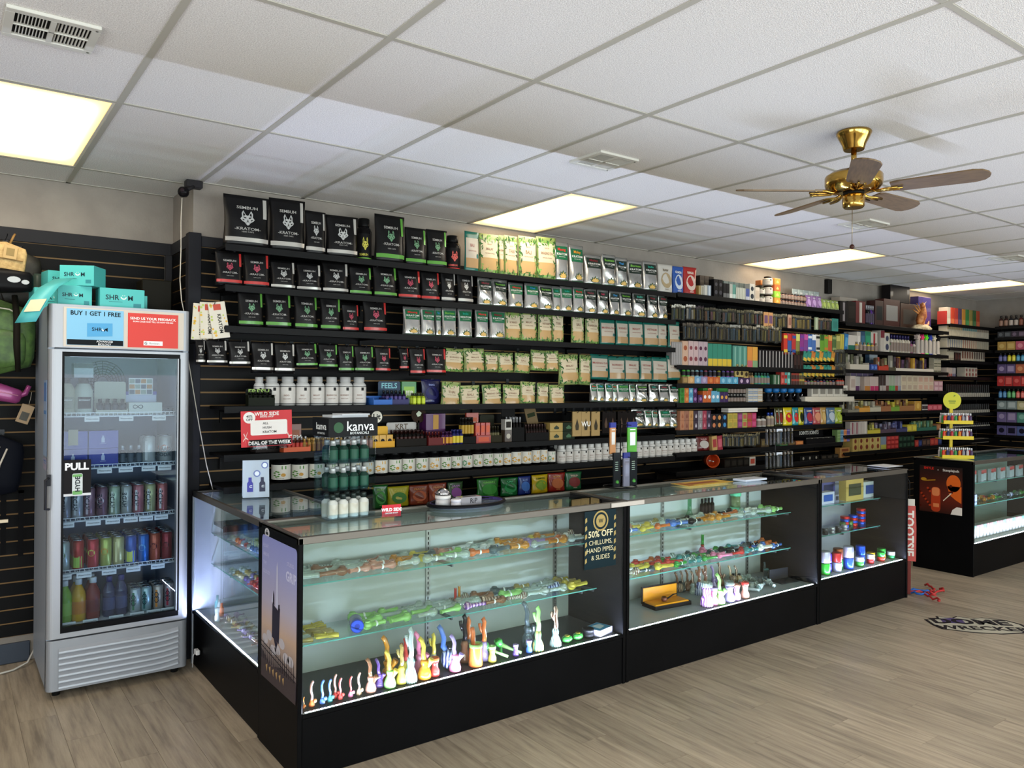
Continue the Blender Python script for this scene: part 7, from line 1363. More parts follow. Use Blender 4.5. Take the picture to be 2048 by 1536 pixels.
# ---- side case by the fridge: heaps of slides and little bottles
@lru_cache(None)
def t_slide(c):
    a = MB().lathe([(0, 0), (.010, .003), (.015, .013), (.011, .024), (.009, .026)], 12); h = MB(); h.X = Matrix.Translation((.012, 0, .015)) @ RY(PI/2); h.lathe([(.004, 0), (.0035, .02), (.006, .026), (0, .03)], 8)
    return [('bowl', a.mesh('bowl', GL[c])), ('handle', h.mesh('handle', GL[c]))]
for z, n, pal, w_ in ((.7286, 34, ('clear', 'orange', 'clear', 'blue', 'brown', 'red'), 'on the upper shelf of the side case'), (.5556, 34, ('clear', 'gold', 'purple', 'red', 'yellow', 'blue'), 'on the lower shelf of the side case')):
    for k in range(n):
        i, j = k % 17, k//17; spawn(t_slide(pal[min(5, int(i/17*6+R.uniform(0, 1)))]), 'glass_slide', '%s glass bowl slide %s' % (pal[min(5, int(i/17*6))], w_), 'slide', (1.275+j*.05, 4.28-i*.048, z), R.uniform(0, 6), 'glass slides '+w_)
for k in range(44):
    i, j = k % 22, k//22; c = R.choice(('clear', 'brown', 'speckled', 'clear', 'lilac', 'gold')); spawn(t_slide(c), 'glass_slide', '%s glass bowl slide on the floor of the side case' % c, 'slide', (1.26+j*.055, 4.33-i*.039, .2956), R.uniform(0, 6), 'glass slides on the side case floor')
for k, (y, h, c) in enumerate(((4.46, .10, 'teal'), (4.42, .085, 'clear'), (4.38, .075, 'orange'))): tag(ob('glass_tube', MB().lathe([(.013, 0), (.014, .003), (.014, h*.6), (.006, h*.75), (.007, h)], 12), None, (1.25, y, .2956), mats=GL[c]), c+' tinted little glass bottle on the side case floor', 'tube')
for k, (y, c) in enumerate(((4.30, 'clear'), (3.60, 'blue'))): tag(ob('glass_tube', MB().lathe([(.014, 0), (.015, .003), (.009, .04), (.014, .07), (.012, .075)], 12), None, (1.205, y, .2956), mats=GL[c]), c+' waisted glass piece at the front of the side case', 'tube')
# ---- far case
for k in range(26): spawn(t_box(.05, .04, .115, '#a8aca6', '#b04a44' if k % 3 else '#3a8a6a', 'top'), 'vape_carton', 'white vape carton in the lit front row of the far case', 'carton', (7.03+k*.066, 3.09, .2686), 0, 'white vape cartons')
for k in range(20): spawn(t_box(.075, .10, .05, '#1a1c1e', '#3a3f40', 'panel'), 'vape_carton', 'low black carton behind the lit front row of the far case', 'carton', (7.05+k*.087, 3.17, .2686), 0, 'low black cartons')
for k in range(16): spawn(t_box(.05, .03, .10, '#8a9490', '#a83f3a', 'top'), 'vape_carton', 'grey and red packet on the upper shelf of the far case', 'carton', (7.06+k*.10, 3.21+.02*(k % 2), .7306), 0, 'grey and red packets')
q = aty(1965, 1020, 3.22); spawn(t_box(.34, .10, .09, '#a8b4d8', '#7a8ab8', 'panel'), 'carton', 'wide pale blue carton on the lower shelf of the far case', 'carton', (7.36, 3.20, .5306)); spawn(t_box(.30, .09, .03, '#c8c4b0', '#a8a48c', 'panel'), 'carton', 'cream tray lying on the pale blue carton', 'carton', (7.35, 3.205, .6212)); spawn(t_box(.26, .10, .10, '#2a1a1c', '#4a2a2c', 'panel'), 'carton', 'dark maroon carton behind on the lower shelf of the far case', 'carton', (7.60, 3.33, .5306))
lay(7.75, 8.75, 3.22, 3.34, .53, 8, 2, [C('red', 'amber', 'green'), C('smoke', 'swirl blue'), C('smoke', 'green')], 'on the lower shelf of the far case')
# ================================================================ things on the counters
# acrylic bottle tower
a = atz(703, 1037, CT); tw, td = .235, .15
t = thing('acrylic_tower', 'clear acrylic shelf tower with black header on the corner counter', 'display stand', (a.x+.0, a.y+.075, CT+.0005), (0, 0, .06)); ac = GLASS('#eef4f6'); H_ = .40
ob('side_wall', MB().box((-tw/2, -td/2, 0), (-tw/2+.004, td/2, H_)), t, mats=ac); ob('side_wall', MB().box((tw/2-.004, -td/2, 0), (tw/2, td/2, H_)), t, mats=ac); ob('back_wall', MB().box((-tw/2+.004, td/2-.004, 0), (tw/2-.004, td/2, H_)), t, mats=ac)
zs = (.004, .128, .252)
for z in zs: ob('tier', MB().box((-tw/2+.004, -td/2, z-.004), (tw/2-.004, td/2-.004, z)), t, mats=ac); ob('tier_lip', MB().box((-tw/2+.004, -td/2, z), (tw/2-.004, -td/2+.003, z+.02)), t, mats=ac)
hd_ = ob('header', MB().box((-tw/2-.006, -td/2-.006, H_-.03), (tw/2+.006, td/2+.006, H_+.055), ch=.001), t, mats=M('#08090a', .5, 0., 0., 0., 0., .15)); y_ = -td/2-.0068
lm = MB().text('kanva', .035, H_+.018, .062, y=y_, bold=.005).text('BOTANICALS', .03, H_-.014, .016, y=y_); lm2 = MB(); lm2.X = Matrix.Translation((-tw/2-.0068, 0, 0)) @ Matrix.Rotation(-PI/2, 4, 'Z'); lm2.text('kanva', .01, H_+.018, .045, y=0, bold=.005).text('BOTANICALS', .01, H_-.014, .012, y=0)
ob('lettering', lm2, hd_, mats=M('#dfe3e0', .4)); ob('lettering', lm, hd_, mats=M('#dfe3e0', .4)); ob('leaf_emblem', MB().flat(circle(-.075, H_+.012, .024, 20), y_), hd_, mats=M('#164420', .4))
ob('papers', MB().box((-.09, -.05, H_+.055), (.09, .05, H_+.066)).box((-.05, -.065, H_+.066), (.09, .03, H_+.072)), t, mats=M('#b8bcc0', .5))
ca, sa = math.cos(.06), math.sin(.06)
def tl(x, y): return (t.location.x+x*ca-y*sa, t.location.y+x*sa+y*ca)
tg_ = t_vial('#17332a', '#b0b4b4', '#1f4a38', .022, .10); tw_ = t_vial('#c8c8c0', '#26302c', '#c4c0b0', .023, .105)
for k, z in enumerate(zs):
    for i in range(4):
        for j in range(2):
            x, y = tl(-.078+i*.052, -.035+j*.06); spawn(tw_ if k == 0 else tg_, 'shot_bottle', '%s little bottle on the %s tier of the acrylic tower' % (('white', 'dark green', 'dark green')[k], ('bottom', 'middle', 'top')[k]), 'bottle', (x, y, CT+.0008+z), -.4, 'bottles in the acrylic tower')
# tent card
a = atz(512, 995, CT); t = thing('tent_card', 'pale blue folded card with two bottle pictures on the side case', 'card', (a.x, a.y, CT+.0005), (0, 0, -.25)); cw = .135
ob('card', MB().add([(-cw/2, 0, 0), (cw/2, 0, 0), (cw/2, .03, .195), (-cw/2, .03, .195), (-cw/2, .06, 0), (cw/2, .06, 0)], [(0, 1, 2, 3), (3, 2, 5, 4)]), t, mats=M('#aebccb', .45)).modifiers.new('thickness', 'SOLIDIFY').thickness = .0015
sl = lambda x, z: z*.03/.195-.002
pm = MB()
for cx, c in ((-.03, 0), (.032, 1)): pm.flat([(cx-.015, .03), (cx+.015, .03), (cx+.015, .075), (cx+.008, .085), (cx+.008, .105), (cx-.008, .105), (cx-.008, .085), (cx-.015, .075)], 0, c, sl).text('n', cx, .058, .03, 2, fn=lambda x, z: sl(x, z)-.001, rot=PI/2)
pm.flat(circle(.005, .125, .018, 16), 0, 3, sl).flat(circle(.045, .168, .018, 16), 0, 3, sl).flat(circle(.005, .125, .012, 16), 0, 2, lambda x, z: sl(x, z)-.0006).flat(circle(.045, .168, .012, 16), 0, 2, lambda x, z: sl(x, z)-.0006)
ob('print', pm, t, mats=[M('#3a3a9a', .4), M('#2a2c44', .4), M('#dbe4ee', .4), M('#6a78b0', .4)])
# small red card
a = atz(783, 1035, CT); t = thing('counter_card', 'small red shop card in a clear holder on the counter', 'card', (a.x, a.y, CT+.0005), (0, 0, -.15)); ob('card', MB().box((-.045, .0, .004), (.045, .002, .058)), t, mats=M('#b81f2c', .4)); ob('holder', MB().box((-.048, -.012, 0), (.048, .022, .003)).box((-.048, -.004, .003), (.048, -.002, .022)), t, mats=ac); ob('lettering', MB().text('WILD SIDE', 0, .036, .020, y=-.0008, bold=.04).text('SMOKE SHOP', 0, .020, .010, y=-.0008, bold=.02), t, mats=M('#efe9e4', .4))
# oval tray with ash grinder and case
a = atz(936, 1010, CT); t = thing('oval_tray', 'oval clear tray with a thick black rim on the pipe counter', 'tray', (a.x, a.y+.01, CT+.0005), (0, 0, .05)); rx, ry = .215, .135
ob('base', MB().lathe([(rx*.97, 0), (rx*.97, .004)], 40, ry=ry/rx), t, mats=TINT('#9aa8b8', .6)); pts = [(rx*math.cos(2*PI*k/40), ry*math.sin(2*PI*k/40), .012) for k in range(41)]; ob('rim', MB().tube(pts, .010, 8), t, mats=M('#0e0e12', .35)); ob('purple_lining', MB().lathe([(rx*.95, .006), (rx*.955, .02), (rx*.94, .02)], 40, cap=False, ry=ry/rx), t, mats=M('#5a4a8a', .4))
ox, oy = a.x, a.y+.01
t = thing('chrome_grinder', 'chrome domed grinder on a white pot in the oval tray', 'grinder', (ox-.13, oy+.02, CT+.005)); ob('pot', MB().lathe([(.036, 0), (.038, .004), (.036, .035)], 20), t, mats=M('#c8c4c4', .35)); ob('ring', MB().lathe([(.039, .035), (.040, .04), (.039, .052)], 20), t, mats=M('#d8d4d0', .3)); ob('dome', MB().lathe([(.037, .052), (.036, .064), (.026, .078), (.01, .086), (0, .087)], 20), t, mats=M('#c8c8cc', .12, 1.))
t = thing('clear_case', 'clear plastic case lettered in black inside the oval tray', 'case', (ox-.025, oy-.045, CT+.005), (0, 0, .03)); ob('shell', MB().box((-.055, -.025, 0), (.07, .03, .045), ch=.003), t, mats=TINT('#b8b4b8', .4)); ob('lettering', MB().text('RiP', .02, .026, .034, y=-.0255, bold=.01), t, mats=M('#26262a', .4))
t = thing('white_pot', 'small white lidded pot beside the clear case', 'pot', (ox-.10, oy-.055, CT+.005)); ob('pot', MB().lathe([(.024, 0), (.025, .003), (.024, .026)], 18), t, mats=M('#c8c4c8', .35)); ob('lid', MB().lathe([(.026, .026), (.026, .036), (.022, .039)], 18), t, mats=M('#d8d4d8', .35))
t = thing('wooden_brush', 'pale wooden brush lying across the oval tray', 'brush', (ox-.02, oy+.04, CT+.014), (0, 0, -.05)); ob('handle', MB().tube([(-.07, 0, .004), (-.02, 0, .006), (.04, 0, .004)], [.007, .009, .004], 8), t, mats=M('#b08a6a', .5)); ob('bristles', MB().tube([(.04, 0, .004), (.075, 0, .003)], [.005, .007], 8), t, mats=M('#3a2a24', .7)); ob('rest', MB().box((-.05, -.006, -.0088), (-.04, .006, -.001)).box((.02, -.006, -.0088), (.03, .006, -.001)), t, mats=M('#b08a6a', .5))
# rack of wraps
a = atz(1245, 975, CT); bx_, by_ = a.x, a.y+.02
t = thing('wire_rack', 'black round based wire rack of wraps on the bubbler counter', 'rack', (bx_, by_, CT+.0005)); ob('base_ring', MB().tube([(.10*math.cos(2*PI*k/28), .10*math.sin(2*PI*k/28), .004) for k in range(29)], .004, 6), t, mats=M('#0d0d0e', .4)); ob('post', MB().tube([(0, 0, 0), (0, 0, .40)], .004, 8).tube([(-.10, 0, .004), (.10, 0, .004)], .003, 6).tube([(0, -.10, .004), (0, .10, .004)], .003, 6), t, mats=M('#0d0d0e', .4))
ob('arms', MB().tube([(-.10, 0, .185), (.10, 0, .185)], .0025, 6).tube([(-.10, 0, .375), (.10, 0, .375)], .0025, 6).tube([(0, -.09, .185), (0, .09, .185)], .0025, 6).tube([(0, -.09, .375), (0, .09, .375)], .0025, 6), t, mats=M('#0d0d0e', .4))
def wrap_pack(dx, dy, z0, h, w, c, top, acc, label, rz=0, tilt=0.):
    t = thing('wrap_pack', label, 'packet', (bx_+dx, by_+dy, CT+z0), (0, tilt, rz)); ob('packet', MB().box((-w/2, -.006, 0), (w/2, .006, h), ch=.002), t, mats=M(c, .3)); ob('header', MB().box((-w/2-.0005, -.0066, h*.84), (w/2+.0005, .0066, h+.001)), t, mats=M(top, .35))
    pm = MB().flat(rect(-w*.3, h*.30, w*.3, h*.70), -.0075, 0).flat(rect(-w*.3, h*.76, w*.3, h*.79), -.0075, 0); 
    if acc == 'leaf':
        pm = MB()
        for k in range(7): an = math.radians(20+k*23); L_ = w*.42*(.6+.4*math.sin(an)); pm.flat([(0, h*.10), (L_*.5*math.cos(an)-.003, h*.10+L_*.5*math.sin(an)), (L_*math.cos(an), h*.10+L_*math.sin(an)), (L_*.5*math.cos(an)+.003, h*.10+L_*.5*math.sin(an)-.002)], -.0076)
        for k in range(5): pm.flat(rect(-w*.30, h*(.48+k*.06), w*.12, h*(.50+k*.06)), -.0076, 1)
        ob('print', pm, t, mats=[M('#4a9a3a', .4), M('#8a9a8a', .4)])
    else: ob('print', pm, t, mats=M(acc, .35))
wrap_pack(-.085, -.02, .205, .185, .045, '#b07a4a', '#1f2a7a', '#c8c4bc', 'orange wood pack with blue header on an upper arm of the rack')
wrap_pack(.075, -.02, .19, .20, .075, '#4f9a34', '#1f2a7a', '#d8dce0', 'green striped pack with blue header on an upper arm of the rack')
wrap_pack(-.075, -.045, .012, .20, .055, '#15181a', '#1c1f22', 'leaf', 'black leaf pack beside the grey one, post side of the rack'); wrap_pack(-.01, -.06, .012, .20, .05, '#6a6a78', '#22286a', '#7a7a8a', 'grey pack with blue header on the lower arm of the rack'); wrap_pack(.052, -.055, .012, .20, .06, '#14171a', '#1a1d20', 'leaf', 'black leaf pack under the green striped pack of the rack'); wrap_pack(.085, .03, .03, .17, .05, '#2a2a34', '#6a6a74', '#6a6a74', 'dark slate pack at the back of the rack', .6)
tag(ob('price_strip', MB().box((0, 0, 0), (.24, .006, .022)), None, (aty(1222, 985, YF-.001).x, YF-.0075, CT-.026), mats=M('#c4bcb4', .4)), 'blank white price strip on the rail below the wire rack', 'price strip')
# rolling mat
a = atz(1405, 966, CT); t = thing('counter_mat', 'orange and brown printed mat on the bubbler counter', 'mat', (a.x, a.y, CT+.0005), (0, 0, .0)); ob('mat', MB().box((-.21, -.075, 0), (.21, .075, .002), ch=.0008), t, mats=M('#c09a3a', .5)); pm = MB().add([(-.13, -.03, .0024), (.13, -.03, .0024), (.13, .03, .0024), (-.13, .03, .0024)], [(0, 1, 2, 3)]).add([(-.19, -.06, .0023), (-.14, -.06, .0023), (-.14, .06, .0023), (-.19, .06, .0023)], [(0, 1, 2, 3)]); ob('print', pm, t, mats=M('#8a4a22', .5))
# second wire rack with clear packs
a = atz(1555, 945, CT); rx_, ry_ = a.x, a.y+.02
t = thing('wire_rack', 'two tier wire rack of clear pouches near the grinder case', 'rack', (rx_, ry_, CT+.0005)); ob('post', MB().tube([(0, 0, 0), (0, 0, .33)], .004, 8).tube([(-.17, 0, .15), (.17, 0, .15)], .0025, 6).tube([(-.19, 0, .315), (.19, 0, .315)], .0025, 6), t, mats=M('#1a1a1c', .35, .5)); ob('base', MB().lathe([(.09, 0), (.09, .004), (.01, .01)], 24), t, mats=M('#1a1a1c', .35, .5))
for tier, z in ((0, .036), (1, .201)):
    for k in range(8):
        x = rx_-.15+k*.042; front = k in (3, 4)
        if k == 4: continue
        spawn(t_blister('#3a3648' if not front else '#5a5a60', '#8a8680' if not front else '#b8bcc4', .06 if front else .036, .112, 1+k % 3, .7), 'clear_pouch', ('silver faced' if front else 'dark filled')+' clear pouch on the %s tier of the pouch rack' % ('lower', 'upper')[tier], 'packet', (x, ry_-.05 if front else ry_-.035, CT+z), -.05 if front else .9, 'pouches on the wire rack')
tag(ob('tag_card', MB().box((-.02, -.001, 0), (.02, .001, .05)), None, (rx_-.12, ry_-.02, CT+.152), mats=M('#5a564e', .5)), 'little grey card dangling between the tiers of the pouch rack', 'card') if False else None
for px, py, w_, d_, h_, c, l in ((1500, 960, .22, .10, .012, '#b0b4b8', 'flat pale catalogue on the bubbler counter'), (1600, 948, .16, .12, .02, '#2a2422', 'dark folder by the pouch rack'), (1660, 945, .14, .14, .006, '#4a3a34', 'brown flat mat on the grinder counter'), (1770, 932, .22, .16, .004, '#c4c6ca', 'sheet of white paper on the grinder counter')):
    a = atz(px, py, CT); tag(ob('counter_sheet', MB().box((-w_/2, -d_/2, 0), (w_/2, d_/2, h_), ch=.0008), None, (a.x, min(a.y, YB-d_/2-.01), CT+.0005), (0, 0, R.uniform(-.1, .1)), mats=M(c, .5)), l, 'sheet')
# lighter carousel on the far case
a = atz(1918, 917, CT); t = thing('lighter_stand', 'three tier yellow stand with a round yellow sign on the far case', 'display stand', (a.x+.02, a.y+.05, CT+.0005), (0, 0, -.75)); ym = M('#c8b018', .45)
for z, r in ((0, .13), (.165, .125), (.30, .12)): ob('tier', MB().box((-r, -.08, z), (r, .08, z+.006), ch=.001).box((-r, -.082, z), (r, -.08, z+.03)), t, mats=ym)
ob('post', MB().box((-.012, .06, 0), (.012, .075, .46)), t, mats=ym); sg_ = ob('round_sign', MB().prism(circle(0, .50, .075, 28), .045, .051), t, mats=M('#b8b41c', .45)); ob('print', MB().flat(rect(-.03, .49, .03, .50), .044).flat([(.01, .53), (.03, .545), (.015, .55)], .044).flat(rect(-.025, .475, .025, .482), .044), sg_, mats=M('#6a7a1c', .5))
ca, sa = math.cos(-.75), math.sin(-.75)
for n, (z, r) in enumerate(((.006, .13), (.171, .125), (.306, .12))):
    for j in range(3):
        for i in range(8):
            x, y = -r+.016+i*(2*r-.03)/7, -.062+j*.04; c = ('#c03a2a', '#3a8a4a', '#b8b0b0', '#2a2f5a', '#d07a2a', '#4a3a5a', '#a8343a', '#8a8a94')[(i*3+j) % 8]
            spawn(t_vial(c, '#d0d0d4', c, .011, .085), 'lighter', '%s little bottle on the %s tier of the yellow stand' % (cname(c), ('lowest', 'middle', 'top')[n]), 'bottle', (t.location.x+x*ca-y*sa, t.location.y+x*sa+y*ca, CT+.0008+z), 0, 'bottles on the yellow stand')
# ---- posters and signs on the cases
def gradient(name, stops, axis=2, lo=0, hi=1):
    m, nt, N, L, b = nodes(name); tc = N.new('ShaderNodeTexCoord'); sp = N.new('ShaderNodeSeparateXYZ'); L.new(tc.outputs['Generated'], sp.inputs[0]); r = N.new('ShaderNodeValToRGB'); L.new(sp.outputs[axis], r.inputs[0])
    e = r.color_ramp.elements; e[0].position = stops[0][0]; e[0].color = lin(stops[0][1]); e[1].position = stops[-1][0]; e[1].color = lin(stops[-1][1])
    for p_, c in stops[1:-1]: q = e.new(p_); q.color = lin(c)
    L.new(r.outputs[0], b.inputs['Base Color']); b.inputs['Roughness'].default_value = .35; return m
t = thing('tower_poster', 'tall poster of a dark floating tower at dusk on the case end', 'poster', (1.1445, 3.405, .30), (0, 0, -PI/2)); pw, ph = .41, .615
ob('sheet', MB().prism(rrect(0, 0, pw, ph, .02), -.0012, 0), t, mats=gradient('dusk_print', [(0, '#2a2430'), (.10, '#3a303a'), (.22, '#8a7a74'), (.38, '#b89a84'), (.55, '#a8a0b4'), (.8, '#9496c4'), (1, '#8488c0')]))
pm = MB(); y = -.0018; cx = pw*.42
pm.flat([(cx-.04, .20), (cx+.045, .19), (cx+.055, .34), (cx+.04, .335), (cx+.036, .325), (cx-.03, .34), (cx-.035, .345)], y, 0).flat([(cx-.03, .34), (cx-.012, .338), (cx-.014, .38), (cx-.021, .40), (cx-.028, .38)], y, 0).flat([(cx+.032, .325), (cx+.05, .33), (cx+.052, .355), (cx+.034, .35)], y, 0).flat([(cx-.02, .20), (cx+.03, .19), (cx+.012, .155)], y, 0)
pm.flat([(cx+.004, .335), (cx+.034, .333), (cx+.027, .50), (cx+.02, .53), (cx+.012, .50)], y, 1).flat([(cx-.05, .345), (cx-.02, .35), (cx-.03, .39)], y, 1)
for k in range(7): pm.flat(circle(-.0+.05+k*.05, .17+.03*math.sin(k*2), .035, 10, .022), y+.0003, 2)
pm.flat([(0, .0), (pw, .0), (pw, .09), (pw*.6, .10), (pw*.3, .07), (0, .12)], y-.0002, 3)
for k in range(16): x = .01+k*.025; h_ = .03+.035*((k*37 % 10)/10); pm.flat([(x-.004, .08), (x+.004, .08), (x+.002, .10+h_), (x, .115+h_), (x-.002, .10+h_)], y-.0004, 4)
pm.flat([(0, .13), (pw, .085), (pw, .088), (0, .134)], y-.0005, 4).flat([(0, .15), (pw, .105), (pw, .108), (0, .154)], y-.0005, 4)
for k in range(6): pm.flat([(.06+k*.04, .06), (.075+k*.04, .035), (.082+k*.04, .07)], y-.0006, 5)
pm.text('GRIP', pw*.86, ph*.80, .055, 6, y=y-.0003, bold=.03).text('STUDIO', pw*.84, ph*.88, .022, 6, y=y-.0003)
for k in range(4): pm.text(('FLOAT', 'ABOVE', 'THE', 'CLOUDS')[k], .02, ph*(.93-.06*k), .022, 6, y=y-.0003, align='L')
ob('print', pm, t, mats=[M('#241f2e', .4), M('#b8b8d0', .4), M('#b0aab0', .4), M('#3a3034', .4), M('#1c1820', .4), M('#a8885a', .4), M('#c4c4e0', .4)])
t = thing('round_sticker', 'small white brand sticker above the tower poster', 'sticker', (1.1445, 3.345, .928), (0, 0, -PI/2)); ob('sheet', MB().prism(circle(0, 0, .028, 18, .02), -.001, 0), t, mats=M('#c4c4c8', .4)); ob('print', MB().flat(rect(-.016, -.008, .016, .004), -.0016).flat(circle(0, .010, .005, 8), -.0016), t, mats=M('#26262a', .4))
# sale sign behind the front glass
a = aty(1170, 1030, YF+.012); b = aty(1233, 1030, YF+.012); z0 = aty(1200, 1132, YF+.012).z; z1 = aty(1200, 1018, YF+.012).z; w_ = b.x-a.x; h_ = z1-z0
t = thing('sale_sign', 'navy and gold fifty percent off sign inside the pipe case glass', 'sign', (a.x-.012, YF+.0008, z0-.005)); ob('sheet', MB().box((0, 0, 0), (w_, .002, h_), ch=.0005), t, mats=M('#16282f', .35)); y = -.0008
pm = MB().flat(circle(w_*.5, h_*.82, w_*.24, 24), y, 0).flat(circle(w_*.5, h_*.82, w_*.20, 24), y*1.5, 1).flat(circle(w_*.5, h_*.82, w_*.15, 24), y*2, 0).text('W', w_*.5, h_*.82, .03, 1, y=y*2.6, bold=.02)
pm.text('50% OFF', w_*.5, h_*.60, .046, 2, y=y, bold=.02).text('CHILLUMS,', w_*.5, h_*.45, .034, 2, y=y).text('HAND PIPES,', w_*.5, h_*.32, .034, 2, y=y).text('& SLIDES', w_*.5, h_*.19, .034, 2, y=y)
for s in (0, 1):
    for k in range(6): x = .010 if s == 0 else w_-.010; pm.flat([(x-.007, h_*(.10+.14*k)), (x+.007, h_*(.13+.14*k)), (x+.005, h_*(.20+.14*k)), (x-.006, h_*(.18+.14*k))], y, 0)
ob('print', pm, t, mats=[M('#a8935a', .4, .3), M('#16282f', .4), M('#d8cfa8', .4)])
# orange poster on the far case end
t = thing('orange_poster', 'dark orange poster of a glowing head on the far case end', 'poster', (6.9495, 3.425, .50), (0, 0, -PI/2)); pw, ph = .355, .40
ob('sheet', MB().box((0, -.0012, 0), (pw, 0, ph)), t, mats=gradient('ember_print', [(0, '#2a0f0a'), (.3, '#5a1c10'), (.7, '#3a140c'), (1, '#120a08')])); y = -.0018
pm = MB().flat(circle(pw*.80, ph*.66, .058, 22, .072), y, 0).flat([(pw*.66, ph*.60), (pw*.98, ph*.60), (pw*.98, ph*.25), (pw*.84, ph*.32), (pw*.70, ph*.42)], y, 0).flat(circle(pw*.74, ph*.60, .012, 10), y*1.3, 1).flat([(pw*.68, ph*.48), (pw*.80, ph*.50), (pw*.78, ph*.44), (pw*.70, ph*.45)], y*1.3, 1).flat([(pw*.56, ph*.28), (pw*.575, ph*.265), (pw*.76, ph*.44), (pw*.745, ph*.455)], y*1.5, 2)
pm.flat(rrect(pw*.28, ph*.02, pw*.50, ph*.55, .03), y, 3).flat(rrect(pw*.30, ph*.36, pw*.48, ph*.54, .02), y*1.3, 4).flat(rect(pw*.33, ph*.12, pw*.47, ph*.20), y*1.3, 4).flat(circle(pw*.10, ph*.70, .025, 12, .014), y, 5).flat([(pw*.12, ph*.68), (pw*.38, ph*.71), (pw*.38, ph*.695), (pw*.12, ph*.66)], y, 5)
for k in range(14): pm.flat(circle(.008+(k*29 % 10)*.009, ph*(.12+.03*k), .010, 8), y*1.1, 3 if k % 2 else 1)
pm.flat([(pw*.74, 0), (pw*.999, 0), (pw*.999, ph*.16), (pw*.88, ph*.17), (pw*.78, ph*.10)], y*1.2, 6).text('SMYLE', pw*.22, ph*.95, .030, 7, y=y, bold=.02).text('x', pw*.44, ph*.93, .02, 6, y=y).text('Steeplejack', pw*.74, ph*.93, .030, 6, y=y, bold=.01)
ob('print', pm, t, mats=[M('#c85a1c', .4), M('#4a1408', .4), M('#d8c8b0', .4), M('#a8381a', .4), M('#d07a4a', .4), M('#a87a1c', .4), M('#d8d0c8', .4), M('#c02a20', .4)])
# long red candy sleeve hanging off the counter end with ribbons on the floor
a = aty(1826, 1100, YF+.02); t = thing('candy_banner', 'long red lettered sleeve hanging at the counter end', 'banner', (5.955, YF+.03, .26), (0, 0, -1.0)); ob('sleeve', MB().prism([(-.045, 0), (.045, 0), (.047, .25), (.04, .42), (-.04, .42), (-.047, .22)], -.008, .008), t, mats=M('#b04a44', .4)); ob('white_cap', MB().box((-.035, -.01, .42), (.035, .01, .47)), t, mats=M('#c4beb4', .5)); ob('lettering', MB().text('TOOTSIE', 0, .21, .085, y=-.0088, bold=.03, rot=-PI/2), t, mats=M('#d8d4cc', .4)); ob('hanger', MB().tube([(0, 0, .47), (0, .0, .60), (-.03, .03, .66)], .0025, 6), t, mats=M('#2a2a2c', .4)); ob('drop_tail', MB().box((-.012, -.004, -.253), (.012, .004, 0)), t, mats=M('#6a2a24', .5))
t = thing('ribbon_heap', 'tangled red and blue ribbons lying on the floor by the counter end', 'ribbon', (6.05, YF-.10, 0)); 
for k in range(7):
    q = random.Random(k); pts = []; x, y, an = q.uniform(-.08, .08), q.uniform(-.06, .06), q.uniform(0, 6)
    for i in range(9): pts.append((x, y, .012+.02*abs(math.sin(i*1.3+k)))); an += q.uniform(-.9, .9); x += .03*math.cos(an); y += .03*math.sin(an)
    ob('ribbon', MB().tube(pts, .008, 6), t, mats=M('#2f62b0' if k % 3 == 0 else '#b03030', .4))
t = thing('blue_tag', 'crumpled blue wrapper behind the red sleeve', 'wrapper', (6.05, YF+.11, .42), (.1, .2, -.4)); ob('wrapper', MB().prism([(-.03, 0), (.03, .01), (.036, .09), (.0, .11), (-.028, .10)], -.006, .006), t, mats=M('#2a66b8', .35)); ob('string', MB().tube([(0, 0, .10), (-.05, -.02, .18), (-.10, -.04, .26)], .0015, 5), t, mats=M('#2a2a2c', .5)) 
# ================================================================ fan, camera, wall bags, floor sticker
FXc, FYc = 3.311, 1.935; brass = M('#b8944a', .16, 1.)
t = thing('ceiling_fan', 'polished brass ceiling fan with five brown blades and pull chain', 'fan', (FXc, FYc, CEIL))
ob('canopy', MB().lathe([(.042, -.085), (.045, -.08), (.05, -.062), (.066, -.03), (.075, -.012), (.075, -.006), (.07, 0)], 28), t, mats=brass); ob('downrod', MB().lathe([(.012, -.155), (.012, -.083)], 14), t, mats=brass); ob('coupler', MB().lathe([(.018, -.182), (.022, -.172), (.016, -.152)], 14), t, mats=M('#3a3024', .4, .6))
mh = ob('motor_housing', MB().lathe([(.06, -.275), (.10, -.268), (.118, -.25), (.122, -.235), (.122, -.205), (.118, -.198), (.112, -.196), (.10, -.186), (.05, -.18), (.02, -.18)], 36), t, mats=brass); ob('black_gap', MB().lathe([(.045, -.285), (.045, -.273)], 20), mh, mats=M('#15120e', .5))
ob('switch_cup', MB().lathe([(.040, -.345), (.046, -.338), (.047, -.325), (.047, -.29), (.044, -.285)], 24), t, mats=brass); ob('pull_chain', MB().tube([(-.01, 0, -.34), (-.01, 0, -.51)], .0014, 5), t, mats=M('#8a7a5a', .3, .8)); ob('chain_knob', MB().lathe([(0, -.532), (.010, -.526), (.011, -.518), (.006, -.510), (0, -.508)], 12), t, (-.01, 0, 0), mats=M('#3a1c14', .35))
blm = noise_mat('brown_blade', '#5a452c', '#6e573a', 12, .5, 0, None, (1, 8, 1))
L0, L1, wd = .155, .53, .058
pts = [(L0, -.042), (L0+.03, -.05), (L1-.06, -wd), (L1-.025, -wd*.8), (L1-.006, -wd*.4), (L1, 0)]; out = pts+[(x, -y) for x, y in pts[-2::-1]]
n = len(out); vs = [(x, y, 0) for x, y in out]+[(x, y, .006) for x, y in out]
blade = MB().add(vs, [list(range(n))[::-1], [n+k for k in range(n)]]+[(k, (k+1) % n, n+(k+1) % n, n+k) for k in range(n)]).mesh('blade', blm)
